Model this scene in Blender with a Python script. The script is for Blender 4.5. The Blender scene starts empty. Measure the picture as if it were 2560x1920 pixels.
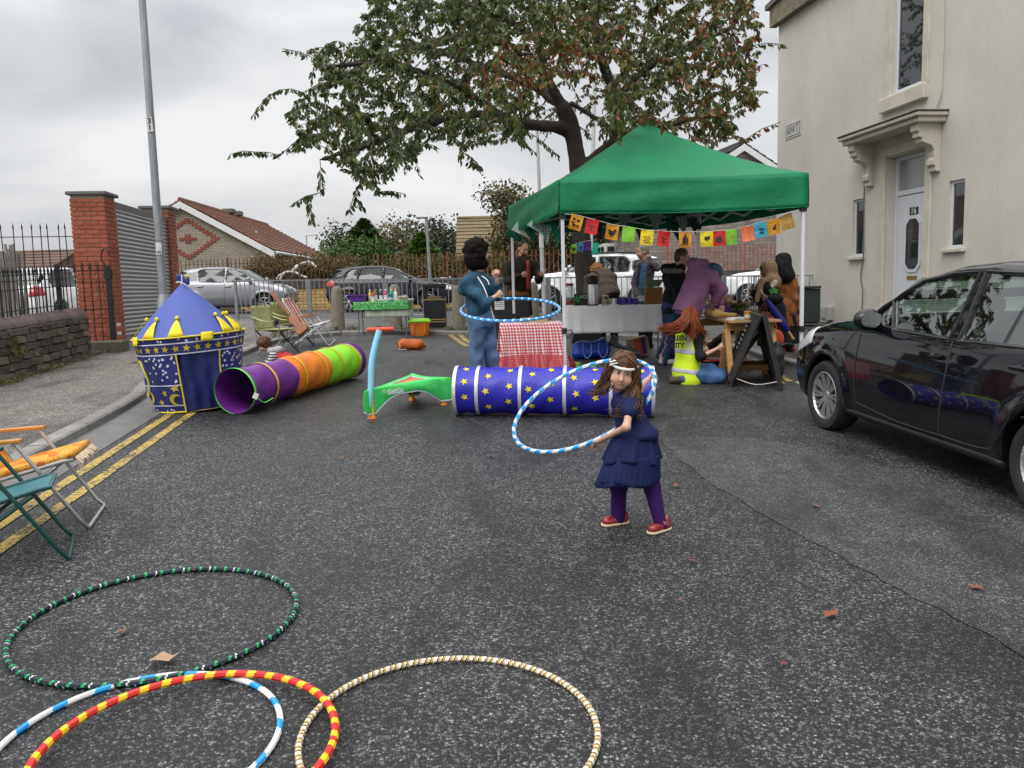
import bpy, bmesh, math, random
import numpy as np
from mathutils import Vector, Matrix, Euler
random.seed(7); np.random.seed(7)
R = math.radians
SC = bpy.context.scene
COL = SC.collection
# ---------------------------------------------------------------- camera
FPX = 2060.0                     # focal length in pixels of the 2560 px wide photograph
CAMZ = 1.55
PITCH, ROLL = R(6.685), R(-1.5)
CAMR = Euler((math.pi/2 - PITCH, 0, 0)).to_matrix() @ Matrix.Rotation(ROLL, 3, 'Z')
cam_data = bpy.data.cameras.new('camera')
cam = bpy.data.objects.new('camera', cam_data); COL.objects.link(cam)
cam_data.sensor_width = 36.0; cam_data.lens = FPX/2560*36.0
cam_data.clip_start = 0.05; cam_data.clip_end = 3000
cam.matrix_world = Matrix.Translation((0, 0, CAMZ)) @ CAMR.to_4x4()
SC.camera = cam
# ---------------------------------------------------------------- world, sun, exposure
SUN_EL, SUN_AZ = R(52), R(215)
world = bpy.data.worlds.new('World'); SC.world = world; world.use_nodes = True
wn = world.node_tree.nodes; wl = world.node_tree.links; wn.clear()
def _w(t, **k):
 n = wn.new(t)
 for a, b in k.items(): setattr(n, a, b)
 return n
w_out = _w('ShaderNodeOutputWorld'); w_bg = _w('ShaderNodeBackground')
w_sky = _w('ShaderNodeTexSky'); w_sky.sky_type = 'NISHITA'; w_sky.sun_disc = False
w_sky.sun_elevation = SUN_EL; w_sky.sun_rotation = SUN_AZ; w_sky.dust_density = 4
w_tc = _w('ShaderNodeTexCoord'); w_map = _w('ShaderNodeMapping')
w_map.inputs['Scale'].default_value = (1.0, 1.0, 3.2)
w_no = _w('ShaderNodeTexNoise'); w_no.inputs['Scale'].default_value = 1.9
w_no.inputs['Detail'].default_value = 5; w_no.inputs['Roughness'].default_value = .5
w_no.inputs['Distortion'].default_value = .35
w_rm = _w('ShaderNodeValToRGB')
w_rm.color_ramp.elements[0].position = .36; w_rm.color_ramp.elements[0].color = (5.0, 5.15, 5.45, 1)
w_rm.color_ramp.elements[1].position = .64; w_rm.color_ramp.elements[1].color = (8.8, 8.85, 8.9, 1)
w_sep = _w('ShaderNodeSeparateXYZ')
w_gr = _w('ShaderNodeMapRange')          # overcast dome: zenith brighter than the horizon
w_gr.inputs['From Min'].default_value = .25; w_gr.inputs['From Max'].default_value = 1.0
w_gr.inputs['To Min'].default_value = 1.0; w_gr.inputs['To Max'].default_value = 3.3
w_mul = _w('ShaderNodeVectorMath'); w_mul.operation = 'SCALE'
w_mix = _w('ShaderNodeMix'); w_mix.data_type = 'RGBA'; w_mix.inputs['Factor'].default_value = .9
wl.new(w_tc.outputs['Generated'], w_map.inputs['Vector']); wl.new(w_map.outputs['Vector'], w_no.inputs['Vector'])
wl.new(w_no.outputs['Fac'], w_rm.inputs['Fac'])
wl.new(w_tc.outputs['Generated'], w_sep.inputs['Vector']); wl.new(w_sep.outputs['Z'], w_gr.inputs['Value'])
wl.new(w_rm.outputs['Color'], w_mul.inputs[0]); wl.new(w_gr.outputs['Result'], w_mul.inputs['Scale'])
wl.new(w_sky.outputs['Color'], w_mix.inputs['A']); wl.new(w_mul.outputs['Vector'], w_mix.inputs['B'])
wl.new(w_mix.outputs['Result'], w_bg.inputs['Color'])
w_bg.inputs['Strength'].default_value = 0.1
wl.new(w_bg.outputs['Background'], w_out.inputs['Surface'])
sun_d = bpy.data.lights.new('sun', 'SUN'); sun_d.energy = 1.5; sun_d.angle = R(40); sun_d.color = (1, .97, .93)
sun = bpy.data.objects.new('sun', sun_d); COL.objects.link(sun)
_sd = Vector((math.sin(SUN_AZ)*math.cos(SUN_EL), math.cos(SUN_AZ)*math.cos(SUN_EL), math.sin(SUN_EL)))
sun.rotation_euler = _sd.to_track_quat('Z', 'Y').to_euler(); sun.location = (0, 0, 30)
SC.view_settings.view_transform = 'Standard'; SC.view_settings.look = 'None'
SC.view_settings.exposure = 0.1; SC.view_settings.gamma = 1.0
SC.cycles.use_denoising = True
SC.cycles.max_bounces = 8; SC.cycles.transparent_max_bounces = 24
# ---------------------------------------------------------------- photo pixel -> place
GS, GC, GFLAT = 0.035, -0.012, 24.0      # the road climbs away from the camera and falls to the right
def G(x, y):
 return GS*min(max(y, -6), GFLAT) + GC*max(-14, min(14, x))
def ray(px, py):
 d = CAMR @ Vector(((px-1280)/FPX, (960-py)/FPX, -1))
 return d
def at(px, py, Y):                        # point on the pixel's ray at depth Y
 d = ray(px, py); k = Y/d.y
 return Vector((d.x*k, Y, CAMZ + d.z*k))
def P(px, py, up=0.0):                    # point of the pixel's ray on the ground (+up)
 d = ray(px, py); k = 5.0
 for _ in range(60):
  f = CAMZ + d.z*k - (G(d.x*k, d.y*k) + up)
  k2 = k + 1e-3
  f2 = CAMZ + d.z*k2 - (G(d.x*k2, d.y*k2) + up)
  dk = -f/((f2-f)/1e-3)
  k += max(-3, min(3, dk))
  if abs(dk) < 1e-6: break
 return Vector((d.x*k, d.y*k, G(d.x*k, d.y*k)+up))
def proj(p):
 q = CAMR.transposed() @ (Vector(p) - Vector((0, 0, CAMZ)))
 return (1280 + FPX*q.x/-q.z, 960 - FPX*q.y/-q.z)
STA = R(6.9)                              # the street runs 6.9 degrees left of the view
U = Vector((-math.sin(STA), math.cos(STA), 0)); V = Vector((math.cos(STA), math.sin(STA), 0))
def S(t, s):                              # street frame: t across (right), s along
 return V*t + U*s
def toS(p): return (p.x*V.x+p.y*V.y, p.x*U.x+p.y*U.y)
# ---------------------------------------------------------------- object helpers
WM = {}
def link(o, parent=None, M=None):
 COL.objects.link(o)
 o.matrix_basis = M if M is not None else Matrix.Identity(4)
 WM[o.name] = o.matrix_basis.copy()
 if parent is not None:
  o.parent = parent
  o.matrix_parent_inverse = WM[parent.name].inverted()
 return o
def tag(o, label, cat, group=None):
 o['label'] = label; o['category'] = cat
 if group: o['group'] = group
 return o
def thing(name, label, cat, loc=(0, 0, 0), group=None):
 o = bpy.data.objects.new(name, None); o.empty_display_size = .1
 link(o, None, Matrix.Translation(Vector(loc)))
 return tag(o, label, cat, group)
def structure(o): o['kind'] = 'structure'; return o
def stuff(o): o['kind'] = 'stuff'; return o
# ---------------------------------------------------------------- materials
MATS = {}
def _nodes(name):
 m = bpy.data.materials.new(name); m.use_nodes = True
 nt = m.node_tree; b = nt.nodes['Principled BSDF']
 return m, nt, b
def NN(nt, t, **k):
 n = nt.nodes.new(t)
 for a, v in k.items():
  if a in ('operation', 'data_type', 'blend_type', 'feature', 'wave_type', 'bands_direction', 'distance', 'noise_dimensions', 'voronoi_dimensions', 'offset', 'squash', 'wave_profile'):
   setattr(n, a, v)
  else: n.inputs[a.replace('_', ' ')].default_value = v
 return n
def ramp(nt, stops, fac=None, interp='LINEAR'):
 n = nt.nodes.new('ShaderNodeValToRGB'); n.color_ramp.interpolation = interp
 cr = n.color_ramp
 while len(cr.elements) < len(stops): cr.elements.new(.5)
 for e, (p, c) in zip(cr.elements, stops):
  e.position = p; e.color = (c[0], c[1], c[2], 1) if not isinstance(c, (int, float)) else (c, c, c, 1)
 if fac is not None: nt.links.new(fac, n.inputs['Fac'])
 return n
def coords(nt, kind='Object', scale=None, rot=None):
 t = nt.nodes.new('ShaderNodeTexCoord'); o = t.outputs[kind]
 if scale is not None or rot is not None:
  m = nt.nodes.new('ShaderNodeMapping')
  if scale is not None: m.inputs['Scale'].default_value = scale
  if rot is not None: m.inputs['Rotation'].default_value = rot
  nt.links.new(o, m.inputs['Vector']); o = m.outputs['Vector']
 return o
def mixc(nt, fac, a, b, blend='MIX'):
 n = nt.nodes.new('ShaderNodeMix'); n.data_type = 'RGBA'; n.blend_type = blend
 for v, i in ((fac, 'Factor'), (a, 'A'), (b, 'B')):
  if hasattr(v, 'default_value') or hasattr(v, 'links'): nt.links.new(v, n.inputs[i])
  elif i == 'Factor': n.inputs[i].default_value = v
  else: n.inputs[i].default_value = (*v, 1)
 return n.outputs['Result']
def bump(nt, b, h, strength=.3, dist=.01):
 n = nt.nodes.new('ShaderNodeBump'); n.inputs['Strength'].default_value = strength
 n.inputs['Distance'].default_value = dist
 nt.links.new(h, n.inputs['Height']); nt.links.new(n.outputs['Normal'], b.inputs['Normal'])
 return n
def mat(name, col, rough=.6, metal=0, var=.12, scale=6, bmp=0, bscale=40, bdist=.01, coat=0, spec=.5, rnd=0,
  alpha=1, trans=0, sss=0, emit=None, sheen=0, dirt=0, stretch=None):
 if name in MATS: return MATS[name]
 m, nt, b = _nodes(name)
 co = coords(nt, 'Object', stretch)
 col = tuple(col)
 base = col
 if var or rnd:
  no = NN(nt, 'ShaderNodeTexNoise', Scale=scale, Detail=4, Roughness=.6); nt.links.new(co, no.inputs['Vector'])
  r = ramp(nt, [(.28, [c*(1-var) for c in col]), (.72, [min(1, c*(1+var)) for c in col])], no.outputs['Fac'])
  base = r.outputs['Color']
  if rnd:
   oi = nt.nodes.new('ShaderNodeObjectInfo')
   r2 = ramp(nt, [(0, 1-rnd), (1, 1+rnd)], oi.outputs['Random'])
   base = mixc(nt, 1.0, base, r2.outputs['Color'], 'MULTIPLY')
  if dirt:
   n2 = NN(nt, 'ShaderNodeTexNoise', Scale=scale*.35, Detail=6, Roughness=.7); nt.links.new(co, n2.inputs['Vector'])
   r3 = ramp(nt, [(.45, 0), (.75, dirt)], n2.outputs['Fac'])
   base = mixc(nt, r3.outputs['Color'], base, [c*.45+.01 for c in col])
  nt.links.new(base, b.inputs['Base Color'])
  rr = ramp(nt, [(.3, max(0, rough-.07)), (.7, min(1, rough+.07))], no.outputs['Fac'])
  nt.links.new(rr.outputs['Color'], b.inputs['Roughness'])
 else:
  b.inputs['Base Color'].default_value = (*col, 1); b.inputs['Roughness'].default_value = rough
 b.inputs['Metallic'].default_value = metal
 b.inputs['Specular IOR Level'].default_value = spec
 if coat: b.inputs['Coat Weight'].default_value = coat; b.inputs['Coat Roughness'].default_value = .03
 if alpha < 1: b.inputs['Alpha'].default_value = alpha
 if trans: b.inputs['Transmission Weight'].default_value = trans
 if sss: b.inputs['Subsurface Weight'].default_value = sss; b.inputs['Subsurface Radius'].default_value = (.012, .005, .003); b.inputs['Subsurface Scale'].default_value = 1
 if sheen: b.inputs['Sheen Weight'].default_value = sheen; b.inputs['Sheen Roughness'].default_value = .5
 if emit: b.inputs['Emission Color'].default_value = (*emit[0], 1); b.inputs['Emission Strength'].default_value = emit[1]
 if bmp:
  n3 = NN(nt, 'ShaderNodeTexNoise', Scale=bscale, Detail=5, Roughness=.6); nt.links.new(co, n3.inputs['Vector'])
  bump(nt, b, n3.outputs['Fac'], bmp, bdist)
 MATS[name] = m
 return m
def hx(h):                                 # display colour -> linear
 h = h.lstrip('#'); c = [int(h[i:i+2], 16)/255 for i in (0, 2, 4)]
 return tuple(x/12.92 if x <= .04045 else ((x+.055)/1.055)**2.4 for x in c)
# ---------------------------------------------------------------- mesh builder
class MB:
 def __init__(s): s.v = []; s.f = []; s.m = []
 def add(s, vs, fs, mi=0):
  o = len(s.v); s.v += [tuple(v) for v in vs]
  s.f += [tuple(i+o for i in f) for f in fs]; s.m += [mi]*len(fs)
  return s
 def box(s, c, size, rot=None, mi=0, taper=1.0, M=None):
  a, b, d = [x/2 for x in size]; vs = []
  for z in (-d, d):
   k = taper if z > 0 else 1
   vs += [Vector((-a*k, -b*k, z)), Vector((a*k, -b*k, z)), Vector((a*k, b*k, z)), Vector((-a*k, b*k, z))]
  if rot is not None:
   rm = rot if isinstance(rot, Matrix) else Euler(rot).to_matrix()
   vs = [rm @ v for v in vs]
  vs = [v+Vector(c) for v in vs]
  if M is not None: vs = [M @ v for v in vs]
  return s.add(vs, [(3, 2, 1, 0), (4, 5, 6, 7), (0, 1, 5, 4), (1, 2, 6, 5), (2, 3, 7, 6), (3, 0, 4, 7)], mi)
 def bar(s, p0, p1, w, h=None, up=(0, 0, 1), mi=0):      # rectangular bar between two points
  p0, p1 = Vector(p0), Vector(p1); h = h or w
  d = (p1-p0).normalized(); u = Vector(up)
  if abs(d.dot(u)) > .98: u = Vector((0, 1, 0))
  a = d.cross(u).normalized(); b = a.cross(d)
  vs = []
  for p in (p0, p1): vs += [p-a*w/2-b*h/2, p+a*w/2-b*h/2, p+a*w/2+b*h/2, p-a*w/2+b*h/2]
  return s.add(vs, [(0, 1, 2, 3), (7, 6, 5, 4), (0, 4, 5, 1), (1, 5, 6, 2), (2, 6, 7, 3), (3, 7, 4, 0)], mi)
 def cyl(s, p0, p1, r0, r1=None, seg=12, mi=0, caps=True):
  return s.tube([p0, p1], [r0, r0 if r1 is None else r1], seg, mi=mi, caps=caps)
 def tube(s, pts, r, seg=8, closed=False, mi=0, caps=True, flat=None):
  pts = [Vector(p) for p in pts]; n = len(pts)
  rs = r if isinstance(r, (list, tuple)) else [r]*n
  vs = []; u = None
  for i, p in enumerate(pts):
   if closed: d = pts[(i+1) % n]-pts[i-1]
   else: d = pts[min(i+1, n-1)]-pts[max(i-1, 0)]
   d = d.normalized() if d.length > 1e-9 else Vector((0, 0, 1))
   if u is None:
    u = d.cross(Vector((0, 0, 1)))
    if u.length < .05: u = d.cross(Vector((0, 1, 0)))
   u = (u-d*u.dot(d)).normalized(); w = d.cross(u)
   for k in range(seg):
    a = 2*math.pi*k/seg
    fl = flat if flat else 1
    vs.append(p+u*math.cos(a)*rs[i]+w*math.sin(a)*rs[i]*fl)
  fs = []
  for i in range(n if closed else n-1):
   j = (i+1) % n
   for k in range(seg):
    l = (k+1) % seg
    fs.append((i*seg+k, i*seg+l, j*seg+l, j*seg+k))
  if caps and not closed:
   fs.append(tuple(range(seg-1, -1, -1))); fs.append(tuple((n-1)*seg+k for k in range(seg)))
  return s.add(vs, fs, mi)
 def lathe(s, prof, loc=(0, 0, 0), seg=20, mi=0, M=None, a0=0, a1=None):
  vs = []; fs = []; n = len(prof); full = a1 is None
  cnt = seg if full else seg+1
  for k in range(cnt):
   a = a0+(2*math.pi if full else a1-a0)*k/seg
   for r, z in prof:
    v = Vector((r*math.cos(a), r*math.sin(a), z))
    v = (M @ v if M is not None else v+Vector(loc))
    vs.append(v)
  for k in range(seg):
   l = (k+1) % cnt
   for i in range(n-1): fs.append((k*n+i, l*n+i, l*n+i+1, k*n+i+1))
  return s.add(vs, fs, mi)
 def prism(s, outline, M, th, mi=0, back=True):           # 2D outline (x,y) extruded along local z by th
  n = len(outline)
  vs = [M @ Vector((x, y, 0)) for x, y in outline]+[M @ Vector((x, y, th)) for x, y in outline]
  fs = [tuple(range(n-1, -1, -1)), tuple(range(n, 2*n))]
  fs += [(i, (i+1) % n, n+(i+1) % n, n+i) for i in range(n)]
  return s.add(vs, fs, mi)
 def grid(s, fn, nu, nv, mi=0, closeu=False, flip=False):
  vs = [fn(i/(nu if closeu else nu-1) if nu > 1 else 0, j/(nv-1)) for i in range(nu) for j in range(nv)]
  fs = []
  for i in range(nu if closeu else nu-1):
   for j in range(nv-1):
    a, b = i*nv+j, ((i+1) % nu)*nv+j
    q = (a, b, b+1, a+1)
    fs.append(q[::-1] if flip else q)
  return s.add(vs, fs, mi)
 def mesh(s, name, mats, smooth=False, bev=0, fixn=False, sharp=40):
  me = bpy.data.meshes.new(name); me.from_pydata(s.v, [], s.f)
  mats = mats if isinstance(mats, (list, tuple)) else [mats]
  for m in mats: me.materials.append(m)
  if len(mats) > 1: me.polygons.foreach_set('material_index', s.m)
  if bev or fixn:
   bm = bmesh.new(); bm.from_mesh(me)
   if fixn: bmesh.ops.recalc_face_normals(bm, faces=bm.faces[:])
   if bev:
    es = [e for e in bm.edges if len(e.link_faces) == 2 and e.calc_face_angle(0) > .5]
    bmesh.ops.bevel(bm, geom=es, offset=bev, segments=1, affect='EDGES', profile=.7)
   bm.to_mesh(me); bm.free()
  if smooth:
   me.polygons.foreach_set('use_smooth', [True]*len(me.polygons))
   try: me.set_sharp_from_angle(angle=R(sharp))
   except Exception: pass
  me.validate(); me.update()
  return me
 def build(s, name, mats, parent=None, smooth=False, bev=0, M=None, fixn=False, sharp=40, solid=0):
  o = bpy.data.objects.new(name, s.mesh(name, mats, smooth, bev, fixn, sharp))
  link(o, parent, M)
  if solid:
   md = o.modifiers.new('thick', 'SOLIDIFY'); md.thickness = solid; md.offset = 0
  return o
def inst(name, me, parent, M):
 return link(bpy.data.objects.new(name, me), parent, M)
def T(x, y=None, z=None, rz=0, sc=None):
 v = Vector(x) if y is None else Vector((x, y, z))
 M = Matrix.Translation(v) @ Matrix.Rotation(rz, 4, 'Z')
 if sc is not None: M = M @ Matrix.Diagonal((*(sc if hasattr(sc, '__len__') else (sc, sc, sc)), 1))
 return M
def frame(o, x, y, z=None):                # 4x4 from origin and axis vectors
 x = Vector(x).normalized(); y = Vector(y); z = x.cross(y).normalized() if z is None else Vector(z).normalized(); y = z.cross(x).normalized()
 return Matrix(((x.x, y.x, z.x, o[0]), (x.y, y.y, z.y, o[1]), (x.z, y.z, z.z, o[2]), (0, 0, 0, 1)))
def text_mesh(txt, size, material, M, parent, name='lettering', ext=.001, bold=0, align='CENTER', xs=1.0):
 cu = bpy.data.curves.new(name, 'FONT'); cu.body = txt; cu.size = size; cu.align_x = align; cu.align_y = 'CENTER'
 cu.extrude = ext; cu.offset = bold; cu.resolution_u = 3
 ob = bpy.data.objects.new(name, cu); COL.objects.link(ob)
 dg = bpy.context.evaluated_depsgraph_get()
 me = bpy.data.meshes.new_from_object(ob.evaluated_get(dg))
 bpy.data.objects.remove(ob); bpy.data.curves.remove(cu)
 me.materials.clear(); me.materials.append(material)
 me.transform(M @ Matrix.Diagonal((xs, 1, 1, 1)))
 return link(bpy.data.objects.new(name, me), parent)
def catmull(pts, n=6, closed=False):
 pts = [Vector(p) for p in pts]; out = []; m = len(pts)
 for i in range(m if closed else m-1):
  if closed: a, b, c, d = pts[i-1], pts[i], pts[(i+1) % m], pts[(i+2) % m]
  else: a, b, c, d = pts[max(i-1, 0)], pts[i], pts[i+1], pts[min(i+2, m-1)]
  for k in range(n):
   t = k/n
   out.append(.5*((2*b)+(c-a)*t+(2*a-5*b+4*c-d)*t*t+(3*b-a-3*c+d)*t**3))
 if not closed: out.append(pts[-1])
 return out
def lerp(a, b, t): return a+(b-a)*t
def sheet(name, pts, up, material, th=.0, parent=None):
 """flat piece that follows the ground; pts = [(x,y)]"""
 mb = MB(); n = len(pts)
 top = [Vector((x, y, G(x, y)+up)) for x, y in pts]
 if th:
  bot = [p-Vector((0, 0, th)) for p in top]
  mb.add(top+bot, [tuple(range(n))]+[(i, n+i, n+(i+1) % n, (i+1) % n) for i in range(n)])
 else: mb.add(top, [tuple(range(n))])
 return mb.build(name, material, parent, fixn=bool(th))
# ---------------------------------------------------------------- implicit surfaces (smooth blends, meshed by surface nets)
class SDF:
 def __init__(s, res=.012): s.p = []; s.res = res; s.clips = []; s.disp = None; s.dmax = 0
 def cone(s, a, b, ra, rb=None, k=.03, flat=None, cut=False):
  """capsule a-b with radii; flat=(axis vector, factor) squeezes the section along an axis"""
  rb = ra if rb is None else rb
  s.p.append(('c', np.array(a, float), np.array(b, float), ra, rb, k, flat, cut)); return s
 def ell(s, c, r, k=.02, rot=None, cut=False):
  r = (r, r, r) if not hasattr(r, '__len__') else r
  s.p.append(('e', np.array(c, float), np.array(r, float), k, None if rot is None else np.array(rot.to_3x3() if hasattr(rot, 'to_3x3') else rot), cut)); return s
 def chain(s, pts, rs, k=.03, flat=None):
  for i in range(len(pts)-1): s.cone(pts[i], pts[i+1], rs[i], rs[i+1], k, flat)
  return s
 def clip(s, pt, n): s.clips.append((np.array(pt, float), np.array(Vector(n).normalized(), float))); return s   # keeps the side n points away from
 def field(s):
  res = s.res; lo = np.full(3, 1e9); hi = -lo
  for q in s.p:
   if q[-1]: continue
   if q[0] == 'c':
    m = max(q[3], q[4]); m *= max(1, q[6][1] if q[6] else 1)
    lo = np.minimum(lo, np.minimum(q[1], q[2])-m); hi = np.maximum(hi, np.maximum(q[1], q[2])+m)
   else: m = q[2].max(); lo = np.minimum(lo, q[1]-m); hi = np.maximum(hi, q[1]+m)
  pad = 3*res+s.dmax+.015; lo -= pad; hi += pad
  n = np.maximum(4, np.ceil((hi-lo)/res).astype(int)+1)
  ax = [(lo[i]+res*np.arange(n[i])).astype(np.float32) for i in range(3)]
  D = np.full(n, .2, np.float32)
  for q in s.p:
   k = q[3] if q[0] == 'e' else q[5]; cut = q[-1]
   if q[0] == 'c':
    m = max(q[3], q[4])*max(1, q[6][1] if q[6] else 1); l, h = np.minimum(q[1], q[2])-m, np.maximum(q[1], q[2])+m
   else: m = q[2].max(); l, h = q[1]-m, q[1]+m
   mg = k+4*res+s.dmax+.02
   i0 = np.clip(np.floor((l-mg-lo)/res).astype(int), 0, n); i1 = np.clip(np.ceil((h+mg-lo)/res).astype(int)+1, 0, n)
   if (i1 <= i0).any(): continue
   sl = tuple(slice(a, b) for a, b in zip(i0, i1))
   X = ax[0][sl[0]][:, None, None]; Y = ax[1][sl[1]][None, :, None]; Z = ax[2][sl[2]][None, None, :]
   if q[0] == 'c':
    _, a, b, ra, rb, k, flat, cut = q; ba = b-a; L = max(1e-9, ba @ ba)
    x, y, z = X-a[0], Y-a[1], Z-a[2]
    hh = np.clip((x*ba[0]+y*ba[1]+z*ba[2])/L, 0, 1)
    x = x-hh*ba[0]; y = y-hh*ba[1]; z = z-hh*ba[2]
    d2 = x*x+y*y+z*z
    if flat:
     f = flat[0]; t = x*f[0]+y*f[1]+z*f[2]; d2 = d2+t*t*(1/flat[1]**2-1)
    d = np.sqrt(d2)-(ra+(rb-ra)*hh)
   else:
    _, c, r, k, rot, cut = q
    x, y, z = X-c[0], Y-c[1], Z-c[2]
    if rot is not None:
     x, y, z = (x*rot[0, i]+y*rot[1, i]+z*rot[2, i] for i in range(3))
    k0 = np.sqrt((x/r[0])**2+(y/r[1])**2+(z/r[2])**2); k1 = np.sqrt((x/r[0]**2)**2+(y/r[1]**2)**2+(z/r[2]**2)**2)+1e-9
    d = k0*(k0-1)/k1
   B = D[sl]
   if cut:
    h = np.maximum(k-np.abs(B+d), 0)/max(k, 1e-6); D[sl] = np.maximum(B, -d)+h*h*k*.25
   else:
    h = np.maximum(k-np.abs(B-d), 0)/max(k, 1e-6); D[sl] = np.minimum(B, d)-h*h*k*.25
  if s.disp is not None: D += s.disp(ax[0][:, None, None], ax[1][None, :, None], ax[2][None, None, :])
  for p, nn in s.clips:
   D = np.maximum(D, (ax[0][:, None, None]-p[0])*nn[0]+(ax[1][None, :, None]-p[1])*nn[1]+(ax[2][None, None, :]-p[2])*nn[2])
  return D, lo, ax
 def mesh(s): return nets(*s.field()[:2], s.res)
 def build(s, name, material, parent=None, M=None, thin=None):
  v, f = s.mesh()
  return raw(name, v, f, material, parent, M)
def raw(name, v, f, material, parent=None, M=None, smooth=True):
 me = bpy.data.meshes.new(name)
 v = np.asarray(v, np.float64);
 if M is not None: v = v @ np.array(M.to_3x3()).T + np.array(M.translation)
 me.from_pydata(v.tolist(), [], f.tolist() if hasattr(f, 'tolist') else f)
 for m in (material if isinstance(material, (list, tuple)) else [material]): me.materials.append(m)
 if smooth: me.polygons.foreach_set('use_smooth', [True]*len(me.polygons))
 me.update()
 return link(bpy.data.objects.new(name, me), parent)
def nets(D, lo, res):
 ins = D < 0; n = D.shape
 c = np.zeros([x-1 for x in n], np.int8)
 for i in (0, 1):
  for j in (0, 1):
   for k in (0, 1): c += ins[i:n[0]-1+i, j:n[1]-1+j, k:n[2]-1+k]
 act = np.argwhere((c > 0) & (c < 8))
 idx = -np.ones(c.shape, np.int64); idx[tuple(act.T)] = np.arange(len(act))
 acc = np.zeros((len(act), 3)); cnt = np.zeros(len(act))
 cor = [(i, j, k) for i in (0, 1) for j in (0, 1) for k in (0, 1)]
 val = {q: D[act[:, 0]+q[0], act[:, 1]+q[1], act[:, 2]+q[2]] for q in cor}
 for a in cor:
  for ax in range(3):
   if a[ax]: continue
   b = list(a); b[ax] = 1; b = tuple(b)
   d0, d1 = val[a], val[b]; m = (d0 < 0) != (d1 < 0)
   t = np.where(m, d0/np.where(m, d0-d1, 1), 0)
   pt = np.tile(np.array(a, float), (len(act), 1)); pt[:, ax] += t
   acc[m] += pt[m]; cnt[m] += 1
 v = (act+acc/cnt[:, None])*res+lo
 fs = []
 for ax in range(3):
  o1, o2 = (ax+1) % 3, (ax+2) % 3
  sl0 = [slice(None)]*3; sl1 = [slice(None)]*3; sl0[ax] = slice(0, n[ax]-1); sl1[ax] = slice(1, n[ax])
  A, B = ins[tuple(sl0)], ins[tuple(sl1)]
  e = np.argwhere(A != B)
  e = e[(e[:, o1] > 0) & (e[:, o2] > 0) & (e[:, o1] < n[o1]-1) & (e[:, o2] < n[o2]-1)]
  if not len(e): continue
  q = []
  for d1, d2 in ((-1, -1), (0, -1), (0, 0), (-1, 0)):
   w = e.copy(); w[:, o1] += d1; w[:, o2] += d2; q.append(idx[tuple(w.T)])
  q = np.stack(q, 1); inside = A[tuple(e.T)]
  q[~inside] = q[~inside][:, ::-1]
  fs.append(q)
 return v, np.concatenate(fs)
def wob(seed, freq, amp, n=5, stretch=(1, 1, 1)):            # cheap smooth 3D wobble for cloth folds
 rg = np.random.RandomState(seed); ks = rg.normal(size=(n, 3)); ks /= np.linalg.norm(ks, axis=1)[:, None]
 ks = ks*freq*rg.uniform(.6, 1.5, (n, 1))*np.array(stretch); ph = rg.uniform(0, 6.3, n)
 def f(X, Y, Z):
  return (sum(np.sin(X*k[0]+Y*k[1]+Z*k[2]+p) for k, p in zip(ks, ph))*amp/n*1.6).astype(np.float32)
 return f
# ---------------------------------------------------------------- ground materials
def asphalt(name, lo, mid, hi, chip=75, wet=.5, patch=.25):
 m, nt, b = _nodes(name); co = coords(nt)
 vo = NN(nt, 'ShaderNodeTexVoronoi', Scale=chip, Randomness=1.0); nt.links.new(co, vo.inputs['Vector'])
 sep = nt.nodes.new('ShaderNodeSeparateColor'); nt.links.new(vo.outputs['Color'], sep.inputs['Color'])
 r = ramp(nt, [(.0, lo), (.38, lo), (.6, mid), (.92, hi), (1, [min(1, c*2.0) for c in hi])], sep.outputs['Red'])
 ed = NN(nt, 'ShaderNodeTexVoronoi', Scale=chip, Randomness=1.0, feature='DISTANCE_TO_EDGE'); nt.links.new(co, ed.inputs['Vector'])
 er = ramp(nt, [(.02, 0.25), (.2, 1)], ed.outputs['Distance'])
 c = mixc(nt, 1.0, r.outputs['Color'], er.outputs['Color'], 'MULTIPLY')
 no = NN(nt, 'ShaderNodeTexNoise', Scale=.55, Detail=6, Roughness=.62); nt.links.new(co, no.inputs['Vector'])
 pr = ramp(nt, [(.3, 1-patch), (.7, 1+patch)], no.outputs['Fac'])
 c = mixc(nt, 1.0, c, pr.outputs['Color'], 'MULTIPLY')
 n4 = NN(nt, 'ShaderNodeTexNoise', Scale=6, Detail=5, Roughness=.7); nt.links.new(co, n4.inputs['Vector'])
 p4 = ramp(nt, [(.35, .72), (.65, 1.25)], n4.outputs['Fac'])
 c = mixc(nt, 1.0, c, p4.outputs['Color'], 'MULTIPLY')
 n5 = NN(nt, 'ShaderNodeTexNoise', Scale=1.7, Detail=3, Roughness=.5, Distortion=.8); nt.links.new(coords(nt, 'Object', (1, .35, 1)), n5.inputs['Vector'])
 p5 = ramp(nt, [(.36, .55), (.47, 1), (.6, 1), (.72, 1.3)], n5.outputs['Fac'])
 c = mixc(nt, 1.0, c, p5.outputs['Color'], 'MULTIPLY')
 nt.links.new(c, b.inputs['Base Color'])
 rr = ramp(nt, [(.3, wet-.12), (.7, wet+.18)], no.outputs['Fac']); nt.links.new(rr.outputs['Color'], b.inputs['Roughness'])
 b.inputs['Specular IOR Level'].default_value = .45
 bump(nt, b, er.outputs['Color'], .55, .006)
 MATS[name] = m
 return m
M_ASPH = asphalt('asphalt', (.011, .0115, .0125), (.046, .046, .047), (.14, .138, .135), chip=100, patch=.38)
M_ASPH2 = asphalt('asphalt_patch', (.036, .0355, .035), (.08, .079, .077), (.155, .152, .147), chip=125, patch=.15)
M_PAVE = asphalt('pavement', (.13, .112, .092), (.215, .19, .162), (.36, .335, .3), chip=95, wet=.6, patch=.22)
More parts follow.
